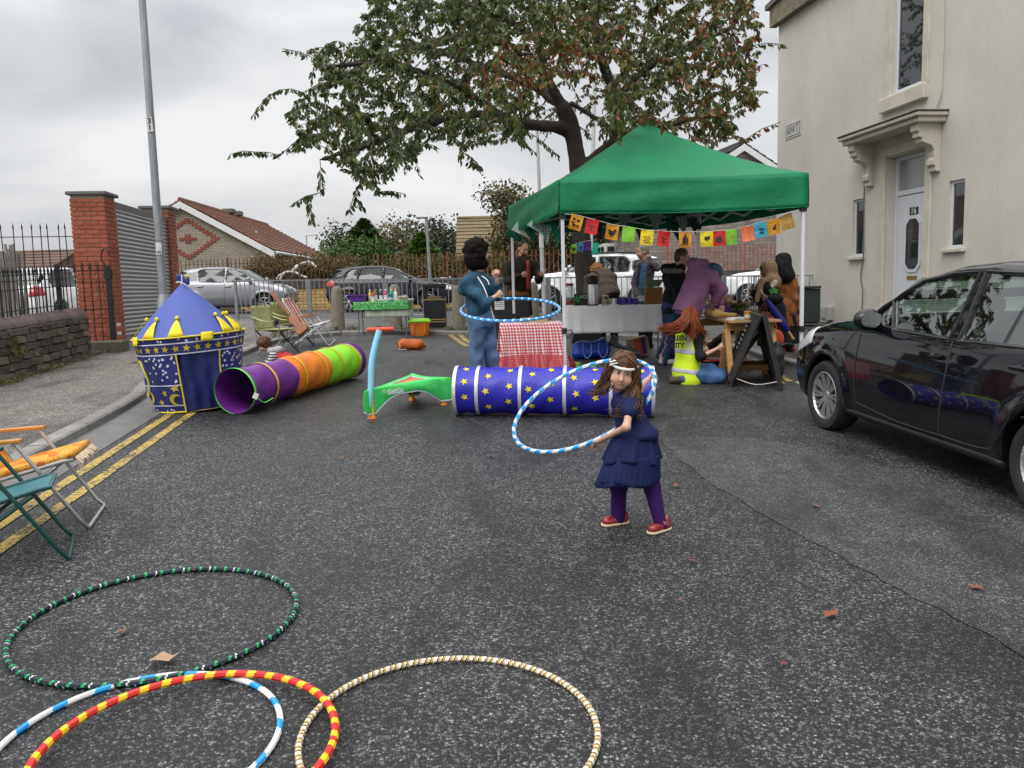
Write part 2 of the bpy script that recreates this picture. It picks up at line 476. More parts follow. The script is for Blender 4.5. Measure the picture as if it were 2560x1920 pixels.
M_PAVE2 = asphalt('pavement_dark', (.05, .047, .043), (.1, .095, .088), (.17, .162, .15), chip=120, wet=.5, patch=.25)
M_KERB = mat('kerb_concrete', (.21, .2, .185), .75, var=.25, scale=9, bmp=.4, bscale=70, rnd=.15, dirt=.6)
M_GUTTER = mat('gutter', (.12, .117, .112), .6, var=.3, scale=7, bmp=.35, bscale=90)
def worn_paint(name, col, hole):
 m, nt, b = _nodes(name); co = coords(nt)
 n1 = NN(nt, 'ShaderNodeTexNoise', Scale=38, Detail=6, Roughness=.75); nt.links.new(co, n1.inputs['Vector'])
 n2 = NN(nt, 'ShaderNodeTexNoise', Scale=4, Detail=4); nt.links.new(co, n2.inputs['Vector'])
 ad = NN(nt, 'ShaderNodeMath', operation='MULTIPLY_ADD'); ad.inputs[1].default_value = .35
 nt.links.new(n2.outputs['Fac'], ad.inputs[0]); nt.links.new(n1.outputs['Fac'], ad.inputs[2])
 r = ramp(nt, [(hole-.02, (.03, .03, .031)), (hole+.03, [c*.75 for c in col]), (.85, col)], ad.outputs[0])
 nt.links.new(r.outputs['Color'], b.inputs['Base Color']); b.inputs['Roughness'].default_value = .65
 bump(nt, b, n1.outputs['Fac'], .5, .006)
 MATS[name] = m; return m
M_YEL = worn_paint('road_paint_yellow', (.5, .36, .08), .64)
M_WHITE_PAINT = worn_paint('road_paint_white', (.6, .6, .58), .52)
# ---------------------------------------------------------------- ground sheet
def gsheet():
 xs = [-400, -60, -14, -7, 0, 7, 14, 60, 400]; ys = [-60, -6, 3, 9, 16, 24, 30, 60, 200, 900]
 mb = MB(); n = len(ys)
 mb.add([(x, y, G(x, y)) for x in xs for y in ys], [(i*n+j, (i+1)*n+j, (i+1)*n+j+1, i*n+j+1) for i in range(len(xs)-1) for j in range(n-1)])
 return structure(mb.build('road', M_ASPH))
gsheet()
def xy(p): return (p.x, p.y)
FARK = [P(600, 893), P(665, 866), P(760, 845), P(900, 837), P(1060, 837), P(1190, 839), P(1330, 842), P(1480, 846), P(1640, 852), P(1760, 862), P(1850, 878), P(1925, 905)]
RK = S(5.45, 9.2)
KERB = [S(-3.02, -3), S(-3.02, 3), S(-3.02, 7), S(-3.05, 9.6), S(-3.25, 11.2)]+FARK+[RK, S(5.6, 7), S(5.6, -3)]
kc = catmull(KERB, 8)
kc = [Vector((p.x, p.y, G(p.x, p.y))) for p in kc]
PUP = .075
# the pavement that wraps round the end of the street
RAILA, RAILB = at(540, 797, 21.3), at(1990, 800, 18.6)
RAILD = (RAILB-RAILA); RAILD.z = 0; RAILD.normalize()
RAILN = Vector((-RAILD.y, RAILD.x, 0))
ra = RAILA-RAILD*14+RAILN*.35; rb = RAILB+RAILD*4+RAILN*.35
def pave(name, pts, material):
 return structure(sheet(name, [xy(p) for p in pts], PUP, material, th=.13))
lk = [p for p in kc if toS(p)[0] < -3.0 or p.y < 15.0 and p.x < 0]
i_sp = min(range(len(kc)), key=lambda i: (kc[i]-P(760, 845)).length)
i_sr = min(range(len(kc)), key=lambda i: (kc[i]-P(1850, 878)).length)
inner = []
off = .14
def offset_in(i):
 a, b = kc[max(0, i-1)], kc[min(len(kc)-1, i+1)]; d = (b-a); d.z = 0; d.normalize()
 return kc[i]+Vector((-d.y, d.x, 0))*off
inn = [offset_in(i) for i in range(len(kc))]
wl_near = S(-9.5, -3); wl_far = ra.copy()
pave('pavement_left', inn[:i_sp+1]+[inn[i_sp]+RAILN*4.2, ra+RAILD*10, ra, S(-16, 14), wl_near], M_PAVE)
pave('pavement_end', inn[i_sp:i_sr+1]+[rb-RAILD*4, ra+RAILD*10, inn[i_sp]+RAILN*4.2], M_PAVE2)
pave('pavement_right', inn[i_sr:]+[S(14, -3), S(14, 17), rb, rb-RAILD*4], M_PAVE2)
# kerb stones along the edge, each its own block
kroot = structure(bpy.data.objects.new('kerb', None)); link(kroot)
def resample(pts, step):
 out = [pts[0]]; acc = 0
 for a, b in zip(pts, pts[1:]):
  L = (b-a).length
  while acc+L >= step:
   t = (step-acc)/L; a = a+(b-a)*t; out.append(a); L = (b-a).length; acc = 0
  acc += L
 return out
ks = resample(kc, .92)
for a, b in zip(ks, ks[1:]):
 if a.y < 2.5: continue
 d = (b-a); d.z = 0; L = d.length; d.normalize(); n = Vector((-d.y, d.x, 0))
 hgt = PUP+.006+random.uniform(-.004, .004)
 drop = 1.0
 mb = MB(); g = .006
 for p in (a+d*g, b-d*g):
  for o, z in ((-.0, -.1), (.0, hgt*.8), (.02, hgt), (.145, hgt), (.145, -.1)):
   q = p+n*o; mb.v.append((q.x, q.y, G(q.x, q.y)+z))
 mb.f = [(0, 5, 6, 1), (1, 6, 7, 2), (2, 7, 8, 3), (3, 8, 9, 4), (4, 3, 2, 1, 0), (5, 6, 7, 8, 9)]; mb.m = [0]*6
 mb.build('kerb_stone', M_KERB, kroot, fixn=True)
# gutter strip, double yellow lines, trench patch, crossing lines
structure(sheet('gutter_channel', [xy(S(-3.02, -2)), xy(S(-2.62, -2)), xy(S(-2.62, 9.4)), xy(S(-2.9, 11)), xy(S(-3.22, 11)), xy(S(-3.04, 9.4))], .004, M_GUTTER))
def ystrip(t, w, s0, s1): return structure(sheet('yellow_line', [xy(S(t-w/2, s0)), xy(S(t+w/2, s0)), xy(S(t+w/2, s1)), xy(S(t-w/2, s1))], .006, M_YEL))
ystrip(-2.29, .085, -1, 9.3); ystrip(-2.50, .085, -1, 9.3)
def strip(name, pts, w, m, up=.006):
 pts = [Vector((p.x, p.y, 0)) for p in pts]; L = []; Rr = []
 for i, p in enumerate(pts):
  d = (pts[min(i+1, len(pts)-1)]-pts[max(i-1, 0)]).normalized(); n = Vector((-d.y, d.x, 0))*w/2
  L.append(p-n); Rr.append(p+n)
 mb = MB(); k = len(pts)
 mb.add([(q.x, q.y, G(q.x, q.y)+up) for q in L+Rr], [(i, i+1, k+i+1, k+i) for i in range(k-1)])
 return structure(mb.build(name, m))
strip('yellow_line', catmull([P(1121, 834), P(1136, 846), P(1168, 867)], 4), .11, M_YEL)
strip('yellow_line', catmull([P(1148, 833), P(1158, 846), P(1186, 864)], 4), .11, M_YEL)
strip('yellow_line', catmull([P(1885, 900), P(1925, 920), P(1975, 955)], 4), .08, M_YEL)
strip('yellow_line', catmull([P(1868, 904), P(1908, 925), P(1955, 960)], 4), .08, M_YEL)
pt = [P(1640, 1092), P(1760, 1200), P(2130, 1410), P(2560, 1640), P(2900, 1820), P(3100, 1500), P(2560, 1260), P(2300, 1180), P(1900, 1095)]
pt2 = []
for a, b in zip(pt, pt[1:]+pt[:1]):
 for k in range(14): q = a+(b-a)*(k/14); pt2.append(q+Vector((random.uniform(-.018, .018), random.uniform(-.018, .018), 0)))
structure(sheet('road_patch', [xy(p) for p in pt2], .004, M_ASPH2))
# the crossing street behind the railing: centre and edge lines
for k in range(5):
 a = RAILA+RAILD*(3.2+3.6*k)+RAILN*3.0
 strip('white_line', [a, a+RAILD*1.9], .13, M_WHITE_PAINT)
strip('white_line', [RAILA+RAILN*.9-RAILD*3, RAILB+RAILN*.9], .09, M_WHITE_PAINT)
# ---------------------------------------------------------------- bricks and stones
def brick_mat(name, c0, c1, rough=.8):
 m, nt, b = _nodes(name); co = coords(nt)
 oi = nt.nodes.new('ShaderNodeObjectInfo')
 r = ramp(nt, [(0, c0), (1, c1)], oi.outputs['Random'])
 no = NN(nt, 'ShaderNodeTexNoise', Scale=22, Detail=5, Roughness=.7); nt.links.new(co, no.inputs['Vector'])
 r2 = ramp(nt, [(.3, .75), (.7, 1.2)], no.outputs['Fac'])
 nt.links.new(mixc(nt, 1.0, r.outputs['Color'], r2.outputs['Color'], 'MULTIPLY'), b.inputs['Base Color'])
 b.inputs['Roughness'].default_value = rough
 bump(nt, b, no.outputs['Fac'], .4, .006)
 MATS[name] = m; return m
M_REDBRICK = brick_mat('red_brick', (.27, .06, .03), (.36, .095, .05))
M_OLDBRICK = brick_mat('old_brick', (.2, .055, .032), (.3, .08, .045))
M_MORTAR = mat('mortar', (.3, .25, .2), .9, var=.2, scale=30)
M_WHITEWASH = mat('lime_bloom', (.62, .58, .55), .9, var=.2, scale=20)
M_CAP = mat('concrete_cap', (.13, .13, .125), .8, var=.2, scale=12, bmp=.3)
brick_me = MB().box((0, 0, 0), (.213, .10, .063)).mesh('brick', M_REDBRICK, bev=.004)
half_me = MB().box((0, 0, 0), (.101, .10, .063)).mesh('brick', M_REDBRICK, bev=.004)
brick2_me = MB().box((0, 0, 0), (.213, .10, .063)).mesh('brick', M_OLDBRICK, bev=.006)
half2_me = MB().box((0, 0, 0), (.101, .10, .063)).mesh('brick', M_OLDBRICK, bev=.006)
bloom_me = MB().box((0, 0, 0), (.213, .10, .063)).mesh('brick', M_WHITEWASH, bev=.004)
def pillar(label, t0, s0, wt, ws, h, full, half, sides, bloom=False):
 """square brick pier; t0 = street face, s0 = face towards the camera"""
 base = S(t0-wt/2, s0+ws/2); gz = G(base.x, base.y)+PUP
 root = thing('brick_pillar', label, 'pillar', (base.x, base.y, gz))
 RZ = STA
 mb = MB(); c = Vector((base.x, base.y, gz+h/2-.03))
 mb.box(c, (wt-.03, ws-.03, h+.06), rot=(0, 0, RZ)); mb.build('mortar_core', M_MORTAR, root)
 n = int(h/.0755)
 for i in range(n):
  z = gz+.035+i*.0755
  odd = i % 2
  for face in sides:
   L = wt if face == 's' else ws
   x = -L/2
   first = True
   while x < L/2-.02:
    w = .101 if (first and odd) else .213
    if x+w > L/2+.01: w = .101
    u = x+w/2
    if u > L/2-.03: break
    if face == 's': p = S(t0-wt/2+u, s0+.05); rz = RZ
    else: p = S(t0-.05, s0+ws/2+u); rz = RZ+math.pi/2
    me = full if w > .2 else half
    if bloom and face == 't' and i < 7 and random.random() < .18 and w > .2: me = bloom_me
    M = Matrix.Translation((p.x, p.y, z)) @ Matrix.Rotation(rz, 4, 'Z') @ Matrix.Translation((0, random.uniform(-.003, .002), 0))
    inst('brick', me, root, M)
    x += w+.011; first = False
 mb = MB(); mb.box((base.x, base.y, gz+h+.03), (wt+.09, ws+.09, .06), rot=(0, 0, RZ)); mb.build('coping_slab', M_CAP, root, bev=.01)
 return root
TP = -5.06
p1 = pillar('tall red brick pillar left of the grey roller shutter, behind the open iron gate', TP, 14.95, .56, .56, 2.62, brick_me, half_me, 'st', True)
p2 = pillar('weathered dark red brick pillar right of the roller shutter, behind the lamp post', TP+.0, 18.75, .56, .56, 2.62, brick2_me, half2_me, 'st')
# ---------------------------------------------------------------- roller shutter
M_SHUT = mat('galvanised_slat', (.33, .335, .33), .45, metal=.55, var=.12, scale=3, stretch=(1, 1, 14), dirt=.4)
g0 = S(TP-.07, 15.51); g1 = S(TP-.07, 18.75); gz = G(g0.x, g0.y)+PUP
sh = thing('roller_shutter', 'grey ribbed steel roller shutter between two red brick pillars', 'shutter', (g0.x, g0.y, gz))
Ls = (g1-g0).length
prof = [(.0, .0), (.012, .012), (.03, .022), (.05, .02), (.066, .008), (.076, 0)]
mb = MB(); mb.add([(x, -o, z) for x in (0, Ls) for z, o in prof], [(i, 6+i, 7+i, 1+i) for i in range(5)])
slat_me = mb.mesh('slat', M_SHUT, smooth=True, fixn=False)
ns = 30
for i in range(ns):
 M = Matrix.Translation((g0.x, g0.y, gz+.16+i*.0765)) @ Matrix.Rotation(STA+math.pi/2, 4, 'Z')
 inst('slat', slat_me, sh, M)
mb = MB(); c = (g0+g1)/2
mb.box((c.x, c.y, gz+.1), (.05, Ls, .12), rot=(0, 0, STA)); mb.build('bottom_rail', M_SHUT, sh)
mb = MB(); mb.box((c.x-.12*V.x, c.y-.12*V.y, gz+.16+ns*.0765/2), (.02, Ls, ns*.0765), rot=(0, 0, STA)); mb.build('backing_sheet', M_SHUT, sh)
mb = MB(); mb.box((c.x-.15*V.x, c.y-.15*V.y, gz+.16+ns*.0765+.05), (.34, Ls, .12), rot=(0, 0, STA)); mb.build('roller_housing', M_CAP, sh)
tag(MB().box((c.x, c.y, gz-.02), (.2, Ls, .12), rot=(0, 0, STA)).build('door_sill', M_KERB, None, bev=.01), 'low concrete sill under the roller shutter', 'sill')
# ---------------------------------------------------------------- stone wall with coping and railings
M_STONE = mat('dark_rubble_stone', (.12, .105, .085), .9, var=.45, scale=9, bmp=.9, bscale=28, bdist=.03, rnd=.4)
M_STONE2 = mat('brown_rubble_stone', (.17, .14, .1), .9, var=.4, scale=11, bmp=.9, bscale=30, bdist=.03, rnd=.35)
M_COPE = mat('coping_tile', (.075, .043, .037), .5, var=.35, scale=7, bmp=.25, bscale=25, rnd=.3)
M_IRON = mat('black_iron', (.014, .014, .016), .5, var=.3, scale=12, metal=.2)
M_PALE = mat('pale_footing', (.3, .29, .26), .9, var=.3, scale=10, bmp=.6, bscale=25)
TW = -5.12; SW0, SW1 = 6.5, 14.0; HW = .66
b0 = S(TW-.2, SW1); zt = lambda s: (lambda p: G(p.x, p.y)+PUP)(S(TW, s))
wall = thing('stone_wall', 'low dark rubble stone wall with rounded brown coping at the left edge', 'wall', (b0.x, b0.y, zt(SW1)))
mb = MB()
for s in (SW0, SW1):
 for t, z in ((TW-.06, -.05), (TW-.36, -.05), (TW-.36, HW), (TW-.06, HW)):
  p = S(t, s); mb.v.append((p.x, p.y, zt(s)+z))
mb.f = [(0, 1, 2, 3), (7, 6, 5, 4), (0, 4, 5, 1), (1, 5, 6, 2), (2, 6, 7, 3), (3, 7, 4, 0)]; mb.m = [0]*6
mb.build('wall_core', mat('dark_mortar', (.07, .062, .052), .95, var=.4, scale=25), wall, fixn=True)
stone_mes = []
for k in range(8):
 s_ = SDF(.03); s_.p = []
 bm = bmesh.new(); bmesh.ops.create_cube(bm, size=1); bmesh.ops.bevel(bm, geom=bm.edges[:], offset=.055, segments=1, affect='EDGES')
 for v in bm.verts: v.co += Vector((random.uniform(-.035, .035), random.uniform(-.11, .11), random.uniform(-.045, .045)))
 me = bpy.data.meshes.new('stone'); bm.to_mesh(me); bm.free()
 me.materials.append(M_STONE if k % 3 else M_STONE2); stone_mes.append(me)
z = .0; row = 0
while z < HW-.03:
 h = random.uniform(.09, .15); h = min(h, HW-z); s = SW0+random.uniform(0, .2)
 while s < SW1-.04:
  w = random.uniform(.16, .46); w = min(w, SW1-s)
  p = S(TW-.07, s+w/2)
  M = Matrix.Translation((p.x, p.y, zt(s)+z+h/2)) @ Matrix.Rotation(STA+math.pi/2, 4, 'Z') @ Matrix.Rotation(random.uniform(-.03, .03), 4, 'Y') @ Matrix.Diagonal((w-.012, .16, h-.012, 1))
  inst('stone', random.choice(stone_mes), wall, M); s += w
 z += h
# end face of the wall
for k in range(5):
 p = S(TW-.2, SW1-.02); M = Matrix.Translation((p.x, p.y, zt(SW1)+.07+k*.13)) @ Matrix.Rotation(STA, 4, 'Z') @ Matrix.Diagonal((.32, .1, .12, 1))
 inst('stone', stone_mes[k], wall, M)
s = SW0
while s < SW1-.1:
 mb = MB(); w = .36
 pr = [(0.03+.2*math.cos(a), HW+.0+.13*math.sin(a)) for a in [math.pi*i/8 for i in range(9)]]
 for q in (s+.006, min(s+w, SW1+.03)-.006):
  for o, zz in pr:
   p = S(TW-.22+o-.03, q); mb.v.append((p.x, p.y, zt(q)+zz))
 mb.f = [(i, 9+i, 10+i, i+1) for i in range(8)]+[tuple(range(9)), tuple(range(17, 8, -1))]; mb.m = [0]*10
 mb.build('coping_tile', M_COPE, wall, smooth=True, fixn=True); s += w
s = SW0
while s < SW1+.2:
 w = random.uniform(.35, .6); p = S(TW+.0, s+w/2)
 inst('footing_stone', stone_mes[1], wall, Matrix.Translation((p.x, p.y, zt(s)+.0)) @ Matrix.Rotation(STA+math.pi/2, 4, 'Z') @ Matrix.Diagonal((w-.02, .1, .13, 1))); s += w
def railing(name, label, cat, a, b, step, rails, top, bottom, material, finial=None, bar_r=.009, posts=(), gz=None, square=False, group=None, tilt=0, post_r=.03, post_top=None, jitter=0):
 """a,b ground points; rails = heights of horizontal rails; every upright its own part"""
 d = b-a; d.z = 0; L = d.length; d.normalize()
 gz = gz or (lambda p: G(p.x, p.y))
 root = thing(name, label, cat, (a.x, a.y, gz(a)), group)
 for h in rails:
  mb = MB(); pa, pb = a.copy(), b.copy(); pa.z = gz(a)+h; pb.z = gz(b)+h
  mb.bar(pa, pb, .035 if not square else .04, .012 if not square else .03); mb.build('rail', material, root)
 mb = MB()
 if square: mb.box((0, 0, (top+bottom)/2), (bar_r*2, bar_r*2, top-bottom))
 else: mb.cyl((0, 0, bottom), (0, 0, top), bar_r, seg=6)
 if finial == 'spike': mb.lathe([(bar_r, top), (bar_r*1.7, top+.02), (.001, top+.11)], seg=5)
 if finial == 'fleur':
  mb.lathe([(bar_r, top-.02), (.022, top), (.006, top+.03), (.016, top+.06), (.001, top+.12)], seg=6)
  for sx in (-1, 1): mb.tube([(0, 0, top+.01), (sx*.03, 0, top+.035), (sx*.036, 0, top+.065)], [.009, .009, .004], 5)
 me = mb.mesh('bar', material)
 n = max(1, int(round(L/step)))
 for i in range(n+1):
  p = a+d*(L*i/n); z = gz(p)
  M = Matrix.Translation((p.x, p.y, z)) @ Matrix.Rotation(math.atan2(d.y, d.x), 4, 'Z')
  if jitter: M = M @ Matrix.Rotation(random.uniform(-jitter, jitter), 4, 'X') @ Matrix.Rotation(random.uniform(-jitter, jitter), 4, 'Y')
  inst('bar', me, root, M)
 if posts:
  pm = MB(); pm.box((0, 0, (post_top or top)/2), (post_r*2, post_r*2, post_top or top)); pme = pm.mesh('post', material)
  for q in posts:
   p = a+d*(L*q); inst('post', pme, root, Matrix.Translation((p.x, p.y, gz(p))) @ Matrix.Rotation(math.atan2(d.y, d.x), 4, 'Z'))
 return root
TF = TW-.2
zw = lambda p: G(p.x, p.y)+PUP
a, b = S(TF, 6.5), S(TF, 13.75)
railing('iron_railing', 'black iron railing with fleur-de-lis tips on top of the low stone wall', 'railing', a, b, .125, (HW+.2, HW+.48, HW+.6), HW+.68, HW+.1, M_IRON, 'fleur', gz=zw, posts=(.96,), post_top=HW+.82, post_r=.03)
# open gate leaf in front of the pillar
a, b = S(TP-.42, 14.55), S(TP-.02, 14.8)
gt = railing('iron_gate', 'narrow black iron gate leaf with a scroll standing open against the brick pillar', 'gate', a, b, .105, (.12, .72, 1.18, 1.36), 1.4, .08, M_IRON, 'fleur', gz=zw, bar_r=.009)
mb = MB(); p = b.copy(); z0 = zw(b); mb.box((p.x+.04, p.y, z0+.72), (.07, .07, 1.44)); mb.box((p.x+.04, p.y, z0+1.3), (.1, .1, .16)); mb.build('gate_post', M_IRON, gt)
sp = [Vector((p.x+.03-.0, p.y, z0+1.44))+Vector((-.10*math.sin(a_)*(1-a_/9), 0, .16*(1-math.cos(a_))*(1-a_/11)+.02*a_)) for a_ in [i*.4 for i in range(13)]]
mb = MB(); mb.tube(sp, .012, 6); mb.build('scroll', M_IRON, gt)
for k, (tt, ss, w) in enumerate(((TP+.0, 14.7, .5), (TP-.4, 14.75, .35))):
 p = S(tt, ss); zz = zw(p)
 o = inst('step_stone', stone_mes[3+k], None, Matrix.Translation((p.x, p.y, zz+.07)) @ Matrix.Rotation(STA+.1, 4, 'Z') @ Matrix.Diagonal((w, .4, .22, 1)))
 tag(o, ('big squared stone at the foot of the gate post' if k == 0 else 'smaller worn stone between the stone wall and the pillar'), 'stone')
# tall spiked fence behind, running away to the left of the pillar
a, b = S(-13, 15.25), S(TP-.62, 15.25)
railing('spiked_fence', 'tall thin spiked iron fence running left from the brick pillar', 'fence', a, b, .145, (.35, 1.95), 2.08, .0, M_IRON, 'spike', gz=zw, bar_r=.009, jitter=.012)
# upright weathered timber behind the fence
M_WOOD_G = mat('weathered_wood', (.2, .185, .165), .85, var=.35, scale=9, stretch=(6, 6, .6), bmp=.5, bscale=30, rnd=.35)
c = at(12, 800, 16.6); gz_ = zw(c)
tb = thing('timber_stack', 'bundle of grey weathered boards standing upright behind the left fence', 'timber', (c.x, c.y, gz_))
for k in range(26):
 w, h = random.uniform(.03, .09), random.uniform(1.55, 1.95)
 mb = MB(); mb.box((0, 0, h/2), (w, .025, h))
 M = Matrix.Translation((c.x+random.uniform(-.75, .4), c.y+random.uniform(-.12, .12), gz_)) @ Matrix.Rotation(random.uniform(-.03, .07), 4, 'Y') @ Matrix.Rotation(random.uniform(-.04, .04), 4, 'X')
 mb.build('board', M_WOOD_G, tb, M=M)
# weeds along the wall foot (uncountable)
M_WEED = mat('weed', (.09, .11, .025), .7, var=.5, scale=25)
M_WEED2 = mat('dry_weed', (.22, .17, .05), .75, var=.4, scale=25)
def tuft(mb, c, n, h, spread, mi=0):
 for _ in range(n):
  a = random.uniform(0, 6.28); r = random.random()*spread; p = Vector(c)+Vector((math.cos(a)*r, math.sin(a)*r, 0))
  hh = h*random.uniform(.4, 1); d = Vector((random.uniform(-.6, .6), random.uniform(-.6, .6), 1)).normalized()*hh
  s = Vector((math.cos(a+1.5), math.sin(a+1.5), 0))*hh*.13
  q = p+d*.55; e = p+d+Vector((d.x, d.y, -.1*hh))
  mb.add([p, q-s, e, q+s], [(0, 1, 2, 3)], random.choice((mi, mi, 1-mi)))
def weeds(name, label, spots, h=.12, n=26, spread=.12):
 mb = MB()
 for c in spots: tuft(mb, c, n, h, spread)
 o = mb.build(name, [M_WEED, M_WEED2]); tag(o, label, 'weeds'); return stuff(o)
sp_ = []
for k in range(26):
 s = random.uniform(7, 14.6); p = S(TW+random.uniform(.02, .12), s); sp_.append((p.x, p.y, zw(p)))
for k in range(10):
 p = S(TP+random.uniform(.02, .2), random.uniform(14.9, 18.5)); sp_.append((p.x, p.y, zw(p)))
weeds('weeds', 'scruffy green and yellow weeds along the foot of the stone wall', sp_, .1)
p = S(TW+.03, 11.3); weeds('weeds', 'yellow-green weed growing out of the face of the stone wall', [(p.x+random.uniform(-.1, .1), p.y+random.uniform(-.25, .25), zw(p)+random.uniform(.28, .52)) for _ in range(9)], .13, 20, .05)
sp_ = []
for k in range(30):
 q = random.choice(inn[i_sp-6:i_sr]); sp_.append((q.x+random.uniform(-.2, .2), q.y+random.uniform(0, .35), G(q.x, q.y)+PUP))
weeds('weeds', 'patchy weeds along the far kerb near the bollards', sp_, .14, 14, .15)
for tt, ss in ((-3.9, 13.0), (-3.6, 14.2)):
 p = S(tt, ss); zz = zw(p)
 o = MB().box((p.x, p.y, zz+.004), (.5, .32, .012), rot=(0, 0, STA)).build('drain_cover', mat('rust_cover', (.09, .06, .045), .7, var=.3, scale=30, bmp=.4))
 tag(o, 'rusty rectangular service cover in the left pavement, %s' % ('nearer the wall end' if ss < 13.5 else 'further, before the shutter'), 'cover')
# ================================================================ right-hand house
TH = 8.95
def W(px, py, t=None):                    # pixel ray -> plane of the house front
 d = ray(px, py); t = TH if t is None else t
 o = Vector((0, 0, CAMZ)); k = (t-o.dot(V))/d.dot(V)
 p = o+d*k; return toS(p)[1], p.z      # (s along the wall, height)
def wallmat():
 m, nt, b = _nodes('cream_render'); co = coords(nt)
 n1 = NN(nt, 'ShaderNodeTexNoise', Scale=.8, Detail=7, Roughness=.65); nt.links.new(co, n1.inputs['Vector'])
 n2 = NN(nt, 'ShaderNodeTexNoise', Scale=14, Detail=5, Roughness=.7); nt.links.new(co, n2.inputs['Vector'])
 r = ramp(nt, [(.3, (.53, .5, .445)), (.7, (.62, .59, .53))], n1.outputs['Fac'])
 r2 = ramp(nt, [(.25, .93), (.75, 1.04)], n2.outputs['Fac'])
 n5 = NN(nt, 'ShaderNodeTexNoise', Scale=2.2, Detail=6, Roughness=.7); nt.links.new(coords(nt, 'Object', (1, 1, .12)), n5.inputs['Vector'])
 r5 = ramp(nt, [(.3, .94), (.5, 1.0)], n5.outputs['Fac']); c = mixc(nt, 1.0, r.outputs['Color'], r5.outputs['Color'], 'MULTIPLY')
 nt.links.new(mixc(nt, 1.0, c, r2.outputs['Color'], 'MULTIPLY'), b.inputs['Base Color'])
 b.inputs['Roughness'].default_value = .8
 n3 = NN(nt, 'ShaderNodeTexNoise', Scale=60, Detail=4); nt.links.new(co, n3.inputs['Vector'])
 bump(nt, b, n3.outputs['Fac'], .25, .004)
 return m
M_RENDER = wallmat()
M_TRIM = mat('cream_trim', (.55, .515, .43), .7, var=.12, scale=5, dirt=.3)
M_UPVC = mat('white_plastic', (.62, .64, .68), .35, var=.05)
def glassmat(name, col=(.02, .025, .03), rough=.03, alpha=1.0):
 m, nt, b = _nodes(name); b.inputs['Base Color'].default_value = (*col, 1)
 b.inputs['Roughness'].default_value = rough; b.inputs['Specular IOR Level'].default_value = .9
 no = NN(nt, 'ShaderNodeTexNoise', Scale=2.2, Detail=2); nt.links.new(coords(nt), no.inputs['Vector'])
 bump(nt, b, no.outputs['Fac'], .05, .02)
 MATS[name] = m; return m
M_GLASS = glassmat('window_glass')
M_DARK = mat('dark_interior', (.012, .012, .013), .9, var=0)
M_LEAD = mat('dark_weathered_top', (.12, .115, .1), .85, var=.5, scale=14, bmp=.5)
sC, _ = W(1941, 600); sR = 3.0
cz = G(*xy(S(TH, 14)))
h = thing('house', 'cream rendered two-storey house with a white door at the right edge', 'house', (*xy(S(TH, sC)), cz))
HT = 7.6
def wp(s, z, o=0): p = S(TH-o, s); return Vector((p.x, p.y, z))    # o = how far proud of the wall
def rect_px(x0, y0, x1, y1):              # opening seen in the photo -> (s0,s1,z0,z1)
 a, b_, c_, d_ = W(x0, y0), W(x1, y0), W(x0, y1), W(x1, y1)
 xm = (x0+x1)/2
 return (a[0]+c_[0])/2, (b_[0]+d_[0])/2, W(x0, y1)[1], W(x0, y0)[1]
# openings: door recess, two slim windows, upper window (s far->near decreasing)
def op(xl, xr, yt, yb): s1 = W(xl, (yt+yb)/2)[0]; s0 = W(xr, (yt+yb)/2)[0]; return [s0, s1, W((xl+xr)/2, yb)[1], W((xl+xr)/2, yt)[1]]
o_door = op(2216, 2311, 384, 740); o_door[2] = cz+.14+.1
o_w1 = op(2131, 2158, 498, 641); o_w2 = op(2370, 2410, 450, 620); o_up = op(2236, 2309, -60, 222)
ops = [o_door, o_w1, o_w2, o_up]
# wall as one slab with real openings: columns between opening edges
ss = sorted(set([sC, sR]+[v for o in ops for v in o[:2]])); zz = sorted(set([cz-.3, HT]+[v for o in ops for v in o[2:]]))
mb = MB()
for i in range(len(ss)-1):
 for j in range(len(zz)-1):
  sm, zm = (ss[i]+ss[i+1])/2, (zz[j]+zz[j+1])/2
  if any(o[0] < sm < o[1] and o[2] < zm < o[3] for o in ops): continue
  mb.add([wp(ss[i+1], zz[j]), wp(ss[i], zz[j]), wp(ss[i], zz[j+1]), wp(ss[i+1], zz[j+1])], [(0, 1, 2, 3)])
for o in ops:                              # reveals
 dep = -.26 if o is o_door else -.14
 a, b_, c_, d_ = o
 for (s_a, z_a), (s_b, z_b) in (((a, c_), (b_, c_)), ((b_, c_), (b_, d_)), ((b_, d_), (a, d_)), ((a, d_), (a, c_))):
  mb.add([wp(s_a, z_a), wp(s_b, z_b), wp(s_b, z_b, dep), wp(s_a, z_a, dep)], [(0, 1, 2, 3)])
# gable end (far side) and inner back
q = [wp(sC, cz-.3), wp(sC, HT), wp(sC, HT, -9), wp(sC, cz-.3, -9)]; mb.add(q, [(0, 1, 2, 3)])
q = [wp(sR, cz-.3), wp(sR, HT), wp(sR, HT, -9), wp(sR, cz-.3, -9)]; mb.add(q, [(3, 2, 1, 0)])
q = [wp(sC, HT), wp(sR, HT), wp(sR, HT, -9), wp(sC, HT, -9)]; mb.add(q, [(0, 1, 2, 3)])
mb.build('wall', M_RENDER, h)
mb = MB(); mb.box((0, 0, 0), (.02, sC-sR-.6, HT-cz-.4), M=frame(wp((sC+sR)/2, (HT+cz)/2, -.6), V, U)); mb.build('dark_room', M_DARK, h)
def wbox(mb, s0, s1, z0, z1, o0, o1):
 c_ = wp((s0+s1)/2, (z0+z1)/2, (o0+o1)/2)
 return mb.box(c_, (abs(o1-o0), abs(s1-s0), abs(z1-z0)), rot=(0, 0, STA))
